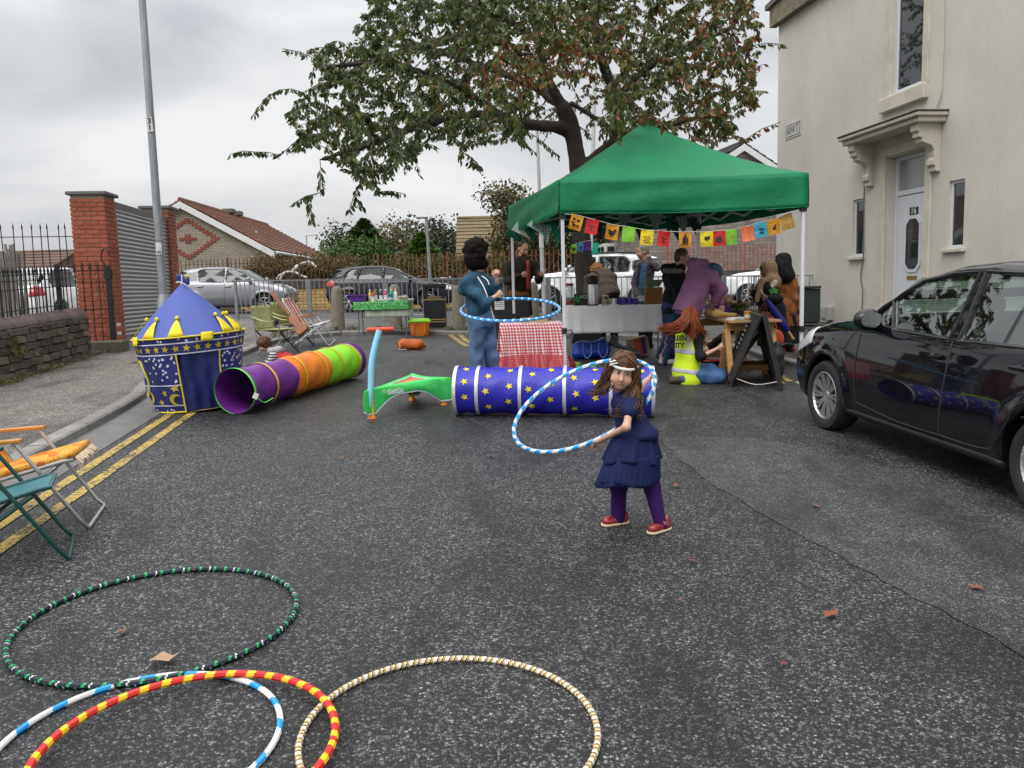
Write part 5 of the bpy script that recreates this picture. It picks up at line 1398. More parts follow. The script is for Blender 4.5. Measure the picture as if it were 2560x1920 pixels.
fk = np.array(tuple(trunk[-1]))
for i in order:
 p = np.array(tuple(att[i])); d = np.linalg.norm(NA[:nn_]-p, axis=1)
 dn = np.linalg.norm(NA[:nn_]-fk, axis=1)
 d = d+np.maximum(0, dn-np.linalg.norm(p-fk))*1.5
 d[:fork-4] += 6
 k = int(d.argmin()); a = Vector(NA[k]); b = att[i]; L = (b-a).length
 m = max(2, int(L/.22)); mid = (a+b)/2+Vector((random.uniform(-.1, .1), random.uniform(-.1, .1), .13))*L
 last = k; ids = [k]
 for q in range(1, m+1):
  t = q/m; pt_ = a*(1-t)**2+mid*2*t*(1-t)+b*t*t
  nodes.append(pt_); par.append(last); last = len(nodes)-1; NA[nn_] = tuple(pt_); nn_ += 1; ids.append(last)
 twigs.append((ids, istip[i]))
desc = np.ones(len(nodes))
for i in range(len(nodes)-1, 0, -1):
 if par[i] >= 0: desc[par[i]] += .22
mb = MB()
for ids, tip in twigs:
 pts = [nodes[i] for i in ids]; rs = [min(.05, .0035+.0022*desc[i]**.62) for i in ids]
 mb.tube(pts, rs, 4, caps=False)
stuff(mb.build('branches', M_TWIG, tree, smooth=True))
vs, fs, mi = [], [], []; near = []
def pick(px, py, rnd):
 red = min(1, max(0, (px-1330)/420)); ora = math.exp(-((px-1390)/130)**2-((py-170)/110)**2)+.5*math.exp(-((px-1250)/120)**2-((py-190)/90)**2)
 w = [1.1-.4*red, .9-.3*red, .3-.1*red+.35*ora, .04+.2*red+1.2*ora, .03+.05*red+.15*ora, .08+.38*red]
 t = rnd*sum(w)
 for i, x in enumerate(w):
  t -= x
  if t <= 0: return i
 return 0
for ids, tip in twigs:
 pts = [nodes[i] for i in ids]
 keep = pts[-6:] if not tip else pts[-9:]
 seg = list(zip(keep, keep[1:])); n = int(len(seg)*(9 if not tip else 12))
 spray = random.random()
 for q in range(n):
  a, b = random.choice(seg); t = random.random(); p = a+(b-a)*t
  dr = (b-a).normalized(); az = random.uniform(0, 6.28)
  d = (Vector((math.cos(az), math.sin(az), 0))*.55+dr*.35+Vector((0, 0, -1.0+random.uniform(-.2, .55)))).normalized()
  side = d.cross(Vector((random.uniform(-1, 1), random.uniform(-1, 1), .2))).normalized()
  p = p+Vector((math.cos(az), math.sin(az), 0))*.015
  L = random.uniform(.07, .12); px_, py_ = proj(p)
  c = pick(px_, py_, (random.random()*.65+spray*.35))
  if p.y < 13.2 and -10 < px_ < 2000 and py_ > 10: near.append((p, d, side, L, c))
  else:
   o = len(vs); vs += leaf_verts(p, d, side, L, L*.43); fs += [tuple(o+i for i in f) for f in LEAF_F]; mi += [c]*6
near.sort(key=lambda e: e[0].y)
for p, d, side, L, c in near[300:]:
 o = len(vs); vs += leaf_verts(p, d, side, L, L*.43); fs += [tuple(o+i for i in f) for f in LEAF_F]; mi += [c]*6
me = bpy.data.meshes.new('crown'); me.from_pydata([tuple(v) for v in vs], [], fs)
for m in M_LEAVES: me.materials.append(m)
me.polygons.foreach_set('material_index', mi); me.polygons.foreach_set('use_smooth', [True]*len(fs)); me.update()
crown = stuff(link(bpy.data.objects.new('crown', me), tree))
lmes = []
for m in M_LEAVES:
 b_ = MB(); b_.add(leaf_verts(Vector((0, 0, 0)), Vector((1, 0, 0)), Vector((0, 1, 0)), 1, .43), LEAF_F); lmes.append(b_.mesh('leaf', m, smooth=True, sharp=180))
for p, d, side, L, c in near[:300]:
 inst('leaf', lmes[c], crown, frame(p, d, side) @ Matrix.Diagonal((L, L, L, 1)))
# ---------------------------------------------------------------- trees and shrubs beyond the cross street
def bush(name, label, cat, blobs, mats, n, size, seed, trunk_to=None, base=None, group=None, up=.3, droop=0):
 """blobs = [(centre, radii)]; leaf faces gathered in clumps on and inside each blob"""
 rg = random.Random(seed); c0 = blobs[0][0]; gz = G(c0.x, c0.y)
 root = thing(name, label, cat, (c0.x, c0.y, gz), group)
 mb = MB(); mb.tube([Vector((c0.x, c0.y, gz)), Vector((c0.x+.05, c0.y, (gz+c0.z)/2)), c0], [.14, .11, .05], 7)
 for c, r in blobs[1:]: mb.tube([Vector((c0.x, c0.y, lerp(gz, c0.z, .5))), (c0+c)/2+Vector((0, 0, -.2)), c], [.07, .05, .02], 5)
 mb.build('trunk', M_BARK, root, smooth=True)
 mb = MB(); tot = sum(r[0]*r[2] for _, r in blobs)
 for c, r in blobs:
  for _ in range(max(4, int(n*r[0]*r[2]/tot/7))):
   u = Vector((rg.gauss(0, 1), rg.gauss(0, 1), rg.gauss(0, 1))).normalized(); k = rg.random()**.35*rg.uniform(.8, 1.12)
   cc = c+Vector((u.x*r[0], u.y*r[1], u.z*r[2]))*k; mi_ = rg.choices(range(len(mats)), [3, 2, 1][:len(mats)])[0]
   for _ in range(7):
    p = cc+Vector((rg.gauss(0, 1), rg.gauss(0, 1), rg.gauss(0, .8)))*size*1.5
    d = Vector((rg.gauss(0, 1), rg.gauss(0, 1), rg.gauss(up, .8)-droop)).normalized(); sd = d.cross(Vector((rg.gauss(0, 1), rg.gauss(0, 1), rg.gauss(0, 1)))).normalized()
    L = size*rg.uniform(.7, 1.5); w = L*.42
    mb.add([p, p+d*L*.5+sd*w, p+d*L, p+d*L*.5-sd*w], [(0, 1, 2, 3)], mi_)
 stuff(mb.build('crown', mats, root))
 return root
ML = {k: leafmat('foliage_'+k, c, .25) for k, c in dict(conifer=(.035, .075, .012), bright=(.075, .15, .02), olive=(.085, .085, .025), brown=(.15, .105, .035), dark=(.025, .04, .018), ginger=(.17, .11, .035), grey=(.06, .068, .05)).items()}
def A(px, py, Y): return at(px, py, Y)
def conifer(label, px, top, bot, Y, w, mats, n, seed):
 rg = random.Random(seed); a, t = at(px, bot, Y), at(px, top, Y); gz = G(a.x, a.y); root = thing('conifer_tree', label, 'tree', (a.x, a.y, gz))
 MB().tube([Vector((a.x, a.y, gz)), t], [.16, .02], 7).build('trunk', M_BARK, root)
 mb = MB(); H = t.z-a.z
 for _ in range(n):
  h = rg.random()**1.25; rr = w*(1-h)**.85*rg.uniform(.45, 1.08)*(1+.16*math.sin(h*34)); az = rg.uniform(0, 6.28)
  c = Vector((a.x+math.cos(az)*rr, a.y+math.sin(az)*rr, a.z+H*h*.98)); d = Vector((math.cos(az), math.sin(az), rg.uniform(-.2, .8))).normalized(); sd = d.cross(Vector((rg.gauss(0, 1), rg.gauss(0, 1), 1))).normalized()
  L = rg.uniform(.16, .4)*(1.1-h*.5)
  mb.add([c-d*L*.3, c+sd*L*.3, c+d*L*.8, c-sd*L*.3], [(0, 1, 2, 3)], rg.choices(range(len(mats)), [3, 2][:len(mats)])[0])
 stuff(mb.build('crown', mats, root)); return root
conifer('dark green pointed conifer behind the parked navy hatchback', 915, 545, 690, 37, 1.9, [ML['conifer'], ML['dark']], 5200, 1)
conifer('small bright yellow-green conifer left of the thin street light', 1057, 580, 690, 36, 1.25, [ML['bright'], ML['conifer']], 2600, 2)
bush('green_bush', 'dense mid green bush behind the far wall, left of the conifer', 'bush', [(A(880, 655, 34), (1.5, 1.1, 1.0)), (A(840, 660, 34), (.8, .8, .7)), (A(925, 645, 34), (.9, .8, .9))], [ML['conifer'], ML['bright']], 5200, .1, 3)
bush('garden_tree', 'thin dark tree at the end of the bungalow roof', 'tree', [(A(848, 600, 46), (1.1, .9, 1.0)), (A(830, 625, 46), (.8, .8, .7))], [ML['dark'], ML['olive']], 1100, .13, 4)
bush('garden_tree', 'ginger brown autumn tree between the two conifers', 'tree', [(A(980, 620, 41), (1.3, 1, 1.5)), (A(968, 655, 41), (1.4, 1, 1.0))], [ML['brown'], ML['olive'], ML['ginger']], 2600, .13, 5)
bush('willow_tree', 'grey green rounded willow behind the thin street light', 'tree', [(A(1075, 610, 50), (2.6, 2, 1.7)), (A(1040, 640, 50), (2.2, 2, 1.4)), (A(1115, 620, 50), (1.6, 2, 1.5))], [ML['grey'], ML['dark'], ML['olive']], 5600, .17, 6, droop=.5)
bush('garden_tree', 'tall olive and brown birch behind the man in the long coat', 'tree', [(A(1285, 520, 36), (1.15, 1.2, 1.0)), (A(1250, 490, 36), (1.0, 1, .6)), (A(1290, 590, 36), (1.3, 1.2, 1.2)), (A(1265, 640, 36), (1.0, 1, 1.0)), (A(1330, 600, 36), (1.2, 1.2, 1.6)), (A(1380, 620, 36), (1.2, 1.2, 1.4))], [ML['olive'], ML['brown'], ML['dark']], 8000, .12, 7)
bush('garden_tree', 'dark tree under the left corner of the gazebo roof', 'tree', [(A(1470, 610, 36), (1.6, 1.2, 1.4)), (A(1420, 640, 36), (1.2, 1.2, 1.2))], [ML['dark'], ML['olive']], 3600, .13, 8)
hedge = [(640, 'left end of the dry hedge below the bungalow eave'), (690, 'dry brown hedge shrub under the bungalow gutter'), (745, 'dry hedge shrub tangled with white branches'), (800, 'dry hedge shrub beside the bungalow windows'), (850, 'dry hedge shrub above the navy hatchback roof'), (990, 'ivy shrub behind the rusty fence, right of the navy car roof'), (1060, 'ivy shrub behind the rusty fence at the street light'), (1130, 'ivy shrub behind the rusty fence left of the curly-haired man'), (1225, 'ivy shrub behind the rusty fence between the two men')]
for k, (x, lb) in enumerate(hedge):
 q = (ML['ginger'], ML['olive'], ML['brown']) if x < 900 else (ML['olive'], ML['conifer'], ML['brown'])
 bush('hedge_shrub', lb, 'shrub', [(A(x, 676, 32), (.62, .5, .42)), (A(x+20, 664, 32.3), (.55, .5, .45))], list(q), 1500, .075, 20+k, group='shrubs behind the rusty fence')
M_DEAD = mat('bleached_branch', (.6, .57, .53), .8, var=.2)
for k, (pts, lb) in enumerate((([(700, 700), (712, 682), (735, 680), (755, 690), (768, 694)], 'low bleached white branch looping over the far hedge'), ([(735, 675), (752, 660), (775, 655), (790, 668)], 'upper bleached white branch on the far hedge'))):
 root = thing('dead_branch', lb, 'branch', at(*pts[0], 31.2))
 MB().tube(catmull([at(x, y, 31.2) for x, y in pts], 5), .05, 6).build('stem', M_DEAD, root, smooth=True)
 MB().tube(catmull([at(pts[1][0], pts[1][1], 31.2), at(pts[1][0]-14, pts[1][1]+6, 31.2), at(pts[1][0]-20, pts[1][1]+16, 31.1)], 4), .035, 5).build('twig', M_DEAD, root, smooth=True)
random.seed(5)
# ================================================================ gazebo
M_GREEN = mat('gazebo_green', (.004, .175, .072), .6, var=.1, scale=3, bmp=.3, bscale=5, bdist=.06, spec=.3)
M_LEG = mat('white_steel', (.66, .67, .68), .35, var=.06, metal=.1)
M_CLAMP = mat('black_nylon', (.014, .014, .015), .5, var=.1)
FL, FR_, BL, BR = [Vector((x, y, G(x, y))) for x, y in ((.66, 10.1), (3.5, 9.92), (.06, 12.9), (2.9, 12.72))]
zt0 = at(1402, 450, 10.1).z; zb0 = at(1402, 533, 10.1).z
gz_b = thing('gazebo', 'green pop-up gazebo on white metal legs over the stall tables', 'gazebo', FL)
cor = [FL, FR_, BR, BL]; ctop = []
cc = sum((c for c in cor), Vector())/4
for c in cor:
 o = (c-cc); o.z = 0; o = o.normalized()*.05; ctop.append(Vector((c.x+o.x, c.y+o.y, zt0-(.02 if c is not FL else 0))))
apx = at(1608, 306, cc.y)
def roofp(a, b, u, v):                     # u along the eave, v from eave to apex
 e = a+(b-a)*u; sag = math.sin(math.pi*u)*.03*(1-v)
 z = lerp(e.z, apx.z, v**1.18)-sag-.02*math.sin(math.pi*v)
 w_ = .006*math.sin(u*23+v*9)*(1-v)*math.sin(math.pi*u)+.004*math.sin(v*31+u*5)
 return Vector((lerp(e.x, apx.x, v), lerp(e.y, apx.y, v), z+w_))
for i in range(4):
 a, b = ctop[i], ctop[(i+1) % 4]
 mb = MB(); mb.grid(lambda u, v: roofp(a, b, u, v), 25, 19); mb.build('roof_panel', M_GREEN, gz_b, smooth=True, solid=.006)
 out = (b-a).cross(Vector((0, 0, 1))).normalized()
 if out.dot((a+b)/2-cc) < 0: out = -out
 hgt = zt0-zb0
 def val(u, v):
  p = a+(b-a)*u; p = p+Vector((0, 0, -hgt*v-.03*math.sin(math.pi*u)*(.4+.6*v)))
  return p+out*(.012*math.sin(u*17+v*3)*v+.008*math.sin(u*41+i)*v+.01*math.sin(v*9+u*6)*math.sin(math.pi*u)+.012)
 mb = MB(); mb.grid(val, 41, 9); mb.build('valance', M_GREEN, gz_b, smooth=True, solid=.004)
 mb = MB(); mb.tube([val(u/20, 1)+Vector((0, 0, 0)) for u in range(21)], .006, 5); mb.build('hem', M_GREEN, gz_b)
for k, c in enumerate(cor):
 zt_ = zt0-.05
 mb = MB(); mb.box((c.x, c.y, (c.z+zt_)/2+.3), (.042, .042, zt_-c.z-.6)); leg = mb.build('leg', M_LEG, gz_b, bev=.004)
 mb = MB(); mb.box((c.x, c.y, c.z+.36), (.032, .032, .72)); mb.build('inner_leg', M_LEG, leg)
 mb = MB(); mb.box((c.x, c.y, c.z+.008), (.1, .1, .016)); mb.build('foot_plate', M_LEG, leg)
 mb = MB(); mb.box((c.x, c.y, c.z+.66), (.06, .06, .07)); mb.tube([(c.x+.02, c.y, c.z+.66), (c.x+.08, c.y, c.z+.67), (c.x+.1, c.y, c.z+.63), (c.x+.085, c.y, c.z+.6)], .009, 6); mb.build('clamp', M_CLAMP, leg)
 mb = MB(); mb.box((c.x, c.y, zb0-.02), (.07, .07, .1)); mb.build('corner_bracket', M_CLAMP, leg)
for i in range(4):
 a, b = cor[i], cor[(i+1) % 4]
 for q0, q1 in ((0, .25), (.25, .5), (.5, .75), (.75, 1)):
  for up_ in (0, 1):
   pa = a+(b-a)*q0; pb = a+(b-a)*q1
   za_, zb_ = (zb0+.12, zb0-.04) if up_ else (zb0-.04, zb0+.12)
   if (q0 in (.25, .75)): za_, zb_ = zb_, za_
   mb = MB(); mb.bar((pa.x, pa.y, za_+.05), (pb.x, pb.y, zb_+.05), .018, .028); mb.build('truss_bar', M_LEG, gz_b)
for c in cor:
 mid_ = lerp(c, cc, .5); mb = MB(); mb.bar((c.x, c.y, zb0+.12), (cc.x, cc.y, zb0+.35), .018, .028); mb.build('truss_bar', M_LEG, gz_b)
mb = MB(); mb.cyl((cc.x, cc.y, zb0+.25), (apx.x, apx.y, apx.z-.03), .022, seg=8); mb.build('centre_pole', M_LEG, gz_b)
mb = MB(); v_ = Vector((ctop[3].x-.005, ctop[3].y+.12, zb0+.09)); mb.box(v_+Vector((-.02, 0, 0)), (.004, .05, .07)); mb.build('label_tag', M_WHITE, gz_b)
# weight bag on the right front leg
def sdf_thing(name, label, cat, loc, prims, material, part, res=.015, disp=None, clip=None, group=None):
 root = thing(name, label, cat, loc, group); s = SDF(res); prims(s)
 if disp: s.disp = disp; s.dmax = .02
 if clip: s.clip(*clip)
 s.build(part, material, root); return root
p = P(1940, 946); M_BLKCLOTH = mat('black_nylon_cloth', (.012, .012, .014), .6, var=.25, scale=14, bmp=.3, bscale=30)
r = sdf_thing('weight_bag', 'black drawstring weight bag at the foot of the right gazebo leg', 'bag', p, lambda s: s.cone(p+Vector((0, 0, .1)), p+Vector((0, 0, .3)), .105, .1, .05).cone(p+Vector((0, 0, .3)), p+Vector((.02, 0, .42)), .06, .05, .06), M_BLKCLOTH, 'bag', disp=wob(4, 40, .008), clip=(p, (0, 0, -1)))
MB().tube([p+Vector((.02, 0, .4)), p+Vector((.12, -.01, .44)), p+Vector((.22, 0, .42))], .012, 6).build('strap', M_BLKCLOTH, r)
# ================================================================ bunting
def cloth(name, col, **k): return mat('cloth_'+name, col, .75, var=k.pop('var', .14), scale=k.pop('scale', 18), spec=.25, bmp=k.pop('bmp', .45), bscale=k.pop('bscale', 13), bdist=.05, **k)
M_STRING = mat('string', (.6, .58, .52), .8, var=.1)
FC = dict(orange=(.62, .27, .02), red=(.5, .02, .025), lime=(.22, .5, .05), yellow=(.72, .56, .03), coral=(.68, .18, .08), blue=(.07, .38, .52), gold=(.42, .26, .07), dkgreen=(.0, .085, .055), teal=(.03, .5, .33), purple=(.1, .03, .25), sky=(.05, .22, .5))
def flag(root, px, py, Y, w, h, m, rot=0, tri=False, ink=None, seed=0):
 c = at(px, py, Y); rg = random.Random(seed); ph = rg.uniform(0, 6)
 ca, sa = math.cos(rot), math.sin(rot)
 def f(u, v):
  ww = w*(1-v if tri else 1); x = (u-.5)*ww; z = (.5-v)*h
  yb = .012*math.sin(u*4+ph)+.014*math.sin(v*3+ph*2)*v
  return c+Vector((x*ca-z*sa, yb, x*sa+z*ca))
 mb = MB(); mb.grid(f, 8, 8); fl = mb.build('flag', m, root, smooth=True)
 if ink:
  mb = MB()
  for (u0, v0, ru, rv) in ink:
   n = 10; ctr = f(u0, v0)+Vector((0, -.003, 0))
   mb.add([ctr]+[f(u0+ru*math.cos(2*math.pi*k/n), v0+rv*math.sin(2*math.pi*k/n))+Vector((0, -.003, 0)) for k in range(n)], [(0, k+1, (k+1) % n+1) for k in range(n)])
  mb.build('print', M_INK, fl)
 return fl
M_INK = mat('print_ink', (.03, .018, .012), .7, var=.2)
hen = [(.5, .58, .26, .17), (.3, .42, .09, .1), (.72, .4, .1, .12), (.45, .8, .03, .1), (.58, .8, .03, .1)]
comb = [(.3+.17*(i % 3)+(.085 if j % 2 else 0), .45+.13*j, .06, .05) for j in range(4) for i in range(3)]
blob = [(.5, .6, .28, .2), (.55, .38, .1, .05)]
sprig = [(.5, .6, .025, .25), (.38, .45, .12, .05), (.62, .5, .12, .05), (.4, .68, .1, .05), (.6, .72, .1, .05)]
corn = [(.5, .5, .14, .4), (.32, .6, .06, .3), (.7, .6, .06, .3)]
bfly = [(.42, .45, .12, .14), (.62, .42, .1, .13), (.52, .55, .03, .14)]
dots = [(.3, .3, .1, .09), (.65, .35, .13, .1), (.4, .7, .13, .1), (.7, .72, .1, .09), (.25, .55, .09, .08)]
front = [(1440, 556, 'orange', -.28, dots), (1479, 566, 'red', -.22, sprig), (1530, 580, 'orange', -.16, hen), (1571, 586, 'lime', -.12, None), (1617, 594, 'yellow', -.12, comb), (1659, 597, 'red', -.14, sprig), (1713, 599, 'orange', -.02, corn), (1767, 598, 'yellow', .03, bfly), (1797, 596, 'red', .02, blob), (1827, 593, 'lime', .03, None), (1870, 584, 'coral', .14, None), (1903, 574, 'blue', .16, sprig), (1935, 567, 'orange', .2, [(.5, .6, .13, .12), (.6, .45, .08, .08)]), (1967, 555, 'gold', .32, None)]
bt = thing('bunting', 'string of bright printed square flags across the front of the gazebo', 'bunting', at(1415, 545, 9.95))
pts = [at(1412, 535, 10.0)]+[at(x, y-19, 9.97) for x, y, *_ in front]+[at(2004, 528, 9.9)]
MB().tube(pts, .0035, 5).build('string', M_STRING, bt)
for k, (x, y, c, rt_, ink) in enumerate(front):
 flag(bt, x, y, 9.97, .152, .178, cloth(c, FC[c], var=.25 if c in ('gold', 'coral', 'blue') else .1), rt_, ink=ink, seed=k)
def gingham(name, c1, c2, n, uv=False):
 m, nt, b = _nodes(name); co = coords(nt)
 sep = nt.nodes.new('ShaderNodeSeparateXYZ'); nt.links.new(co, sep.inputs[0])
 fs = []
 for ax_ in (('X', 'Y'), ('Z', 'Y')):
  ad = NN(nt, 'ShaderNodeMath', operation='ADD'); nt.links.new(sep.outputs[ax_[0]], ad.inputs[0])
  if ax_[0] == 'X': nt.links.new(sep.outputs['Y'], ad.inputs[1])
  else: ad.inputs[1].default_value = 0
  mu = NN(nt, 'ShaderNodeMath', operation='MULTIPLY'); mu.inputs[1].default_value = n; nt.links.new(ad.outputs[0], mu.inputs[0])
  fr = NN(nt, 'ShaderNodeMath', operation='FRACT'); nt.links.new(mu.outputs[0], fr.inputs[0])
  gt_ = NN(nt, 'ShaderNodeMath', operation='GREATER_THAN'); gt_.inputs[1].default_value = .5; nt.links.new(fr.outputs[0], gt_.inputs[0]); fs.append(gt_)
 ad = NN(nt, 'ShaderNodeMath', operation='ADD'); nt.links.new(fs[0].outputs[0], ad.inputs[0]); nt.links.new(fs[1].outputs[0], ad.inputs[1])
 hf = NN(nt, 'ShaderNodeMath', operation='MULTIPLY'); hf.inputs[1].default_value = .5; nt.links.new(ad.outputs[0], hf.inputs[0])
 r_ = ramp(nt, [(0, c2), (.42, [(a*.6+b2*.4) for a, b2 in zip(c1, c2)]), (1, c1)], hf.outputs[0]); nt.links.new(r_.outputs['Color'], b.inputs['Base Color']); b.inputs['Roughness'].default_value = .8
 MATS[name] = m; return m
M_GING = gingham('green_gingham', (.01, .12, .08), (.55, .62, .58), 38)
M_DKG = cloth('dark_green', FC['dkgreen'])
b2_ = thing('bunting', 'dark green and gingham pennant bunting along the back of the gazebo', 'bunting', at(1430, 560, 12.7))
back = [(1458, 575, 0, .0), (1500, 566, 1, .05), (1560, 556, 0, -.05), (1600, 585, 1, .1), (1640, 560, 0, 0), (1673, 570, 1, -.1), (1690, 580, 1, .3), (1708, 565, 0, .05), (1735, 568, 1, .25)]
MB().tube([at(1300, 548, 12.9)]+[at(x, y-24, 12.7) for x, y, *_ in back]+[at(1748, 545, 12.75)], .004, 5).build('string', M_STRING, b2_)
for k, (x, y, t_, rt_) in enumerate(back): flag(b2_, x, y, 12.7, .24 if not t_ else .16, .3, M_DKG if t_ else M_GING, rt_, True, seed=k+30)
b3 = thing('bunting', 'green and white pennants fluttering at the left corner of the gazebo', 'bunting', at(1290, 570, 12.5))
left_ = [(1292, 592, .9, 0, 12.5), (1306, 580, .8, 1, 12.2), (1330, 585, .25, 0, 11.8), (1347, 572, .7, 1, 11.5), (1366, 590, 0, 2, 11.2), (1392, 590, 0, 0, 10.7)]
MB().tube([at(1284, 556, 12.8)]+[at(x+4, y-18, Y) for x, y, _, _, Y in left_]+[at(1404, 540, 10.2)], .004, 5).build('string', M_STRING, b3)
M_PALEC = cloth('pale_mint', (.5, .62, .58))
for k, (x, y, rt_, c, Y) in enumerate(left_): flag(b3, x, y, Y, .17, .3, (M_DKG, M_PALEC, M_GING)[c], rt_, True, seed=k+50)
b4 = thing('bunting', 'short string of four small coloured flags tied round the tree trunk', 'bunting', at(1430, 640, 16.55))
MB().tube([at(1428, 632, 16.6), at(1436, 612, 16.6), at(1451, 606, 16.6), at(1470, 602, 16.6), at(1490, 600, 16.6)], .006, 5).build('string', M_STRING, b4)
for k, (x, y, c, ink) in enumerate(((1435, 622, 'lime', hen), (1452, 618, 'sky', [(.5, .55, .28, .16)]), (1470, 614, 'purple', [(.5, .55, .25, .16)]), (1488, 622, 'teal', None))):
 flag(b4, x, y, 16.55, .115, .17 if c != 'teal' else .24, cloth(c, FC[c]), -.12, ink=ink, seed=k+70)
# ================================================================ tables
M_TOPW = mat('table_top', (.5, .49, .46), .6, var=.1)
def draped(name, label, o, ux, uy, L, D, zt_, drop, material, seed, fold=.02, nx=40, corner=.0, cat='tablecloth', dropb=None, taper=0):
 """cloth over a table: o = front-left corner, ux along the front, uy to the back"""
 rg = random.Random(seed); ph = [rg.uniform(0, 6) for _ in range(6)]
 def f(u, v):                            # v: 0 hem front .. .5 front edge, .5..1 top to back edge and over
  x = lerp(-.012, L+.012, u)
  if v < .5:
   q = 1-v/.5; d_ = drop+corner*abs(2*u-1)**2
   w_ = fold*q*(math.sin(x*19+ph[0])+.6*math.sin(x*41+ph[1])+.4*math.sin(x*9+ph[2]))
   p = o+ux*(x+(x-L/2)*taper*q)+uy*(-.014-abs(w_)*.9+w_*.3-.02*q)+Vector((0, 0, zt_-o.z+.006-d_*q))
  else:
   q = (v-.5)/.5; p = o+ux*x+uy*(D*q)+Vector((0, 0, zt_-o.z+.008+.002*math.sin(x*30+q*9)))
  return p
 mb = MB(); mb.grid(f, nx, 23, flip=False)
 def sd(side):
  def g(u, v):                        # u along depth, v hem->edge
   y = lerp(-.012, D, u); q = 1-v
   w_ = fold*q*(math.sin(y*23+ph[3])+.6*math.sin(y*37+ph[4]))
   return o+ux*((-.013-abs(w_)-.02*q) if side == 0 else (L+.013+abs(w_)+.02*q))+uy*y+Vector((0, 0, zt_-o.z+.006-(drop+corner*(1-u)**2)*q))
  return g
 for s_ in (0, 1): mb.grid(sd(s_), 14, 9)
 return tag(mb.build(name, material, None, smooth=True, solid=.003), label, cat)
def fold_table(name, label, o, ux, uy, L, D, zt_, m_leg=None):
 root = thing(name, label, 'table', o+ux*L/2+uy*D/2)
 c = o+ux*L/2+uy*D/2; Mx = frame((c.x, c.y, zt_-.02), ux, uy)
 MB().box((0, 0, 0), (L, D, .035), M=Mx).build('table_top', M_TOPW, root, bev=.006)
 for a in (.06, L-.06):
  for b in (.06, D-.06):
   q = o+ux*a+uy*b; g_ = G(q.x, q.y); MB().cyl((q.x, q.y, g_), (q.x, q.y, zt_-.03), .014, seg=8).build('leg', m_leg or M_GALV, root)
 return root
# white stall table
ux, uy = Vector((.998, -.06, 0)), Vector((.06, .998, 0))
w0 = at(1417, 768, 12.35); WZ = w0.z
w1x = (at(1668, 764, 12.25)-w0).length
o_ = Vector((w0.x, w0.y, w0.z))
fold_table('folding_table', 'long folding table under the grey-white cloth in the gazebo', o_, ux, uy, w1x, .72, WZ)
M_WCLOTH = mat('white_tablecloth', (.8, .8, .8), .6, var=.06, scale=2, bmp=.08, bscale=9, bdist=.03)
draped('tablecloth', 'plain grey-white cloth hanging down the front of the long stall table', o_, ux, uy, w1x, .72, WZ, .40, M_WCLOTH, 3, .013)
def on_w(px, back=.2): q = at(px, 768, 12.35+back); return Vector((q.x, 12.35+back, WZ+.012))
# red gingham table
M_RGING = gingham('red_gingham', (.52, .015, .035), (.74, .68, .68), 26)
r0 = at(1252, 812, 10.42); r1 = at(1404, 812, 10.42); RZ = r0.z; Lr = (r1-r0).length
fold_table('folding_table', 'small table hidden under the red gingham cloth', r0, Vector((1, 0, 0)), Vector((0, 1, 0)), Lr, .62, RZ)
rcl = draped('tablecloth', 'red and white gingham cloth with a red border draped over the small table', r0, Vector((1, 0, 0)), Vector((0, 1, 0)), Lr, .62, RZ, .585, M_RGING, 5, .045, nx=60, corner=.03, taper=.05)
M_REDB = cloth('red_border', (.5, .015, .03))
# the solid red border band along the hem
mb = MB()
def hem(u, v):
 x = lerp(-.02, Lr+.02, u); q = lerp(.66, 1.0, 1-v)
 rg_ = random.Random(5); ph = [rg_.uniform(0, 6) for _ in range(6)]
 w_ = .045*q*(math.sin(x*19+ph[0])+.6*math.sin(x*41+ph[1])+.4*math.sin(x*9+ph[2]))
 return r0+Vector((x+(x-Lr/2)*.05*q, -.014-abs(w_)*.9+w_*.3-.02*q-.005, .006-(.585+.03*abs(2*u-1)**2)*q))
mb.grid(hem, 70, 8)
M_RSTRIPE = gingham('red_stripe', (.5, .015, .03), (.6, .2, .22), 40)
mb.build('cloth_border', M_RSTRIPE, rcl, smooth=True)
bx = at(1335, 802, 10.65); bx.z = RZ+.01
rt = thing('cardboard_box', 'shallow cardboard box lid on the red gingham table', 'box', bx)
M_CARD = mat('cardboard', (.42, .3, .18), .8, var=.12, scale=8)
MB().box((bx.x, bx.y, RZ+.035), (.34, .26, .05)).build('box', M_CARD, rt, bev=.004)
MB().box((bx.x, bx.y, RZ+.063), (.35, .27, .008)).build('lid', M_CARD, rt)
# notice board with paper behind the gingham table
nb = at(1247, 845, 13.2); gzn = G(nb.x, nb.y)
rt = thing('notice_board', 'black board with a white notice behind the man twirling a hoop', 'board', (nb.x, nb.y, gzn))
a_, b_ = at(1225, 740, 13.2), at(1322, 740, 13.2)
MB().box(((a_.x+b_.x)/2, 13.2, gzn+(a_.z-gzn)/2), (b_.x-a_.x, .04, a_.z-gzn)).build('panel', M_BLACK, rt, bev=.005)
p0, p1 = at(1236, 740, 13.17), at(1261, 774, 13.17)
pp = MB().box(((p0.x+p1.x)/2, 13.172, (p0.z+p1.z)/2), (p1.x-p0.x, .004, p0.z-p1.z)).build('notice', mat('paper', (.75, .75, .73), .7, var=.04), rt)
for k in range(5): MB().box(((p0.x+p1.x)/2, 13.1685, p0.z-.05-.028*k), ((p1.x-p0.x)*(.8 if k else .5), .002, .008 if k else .018)).build('print_line', mat('grey_ink', (.2, .2, .22), .8, var=0), pp)
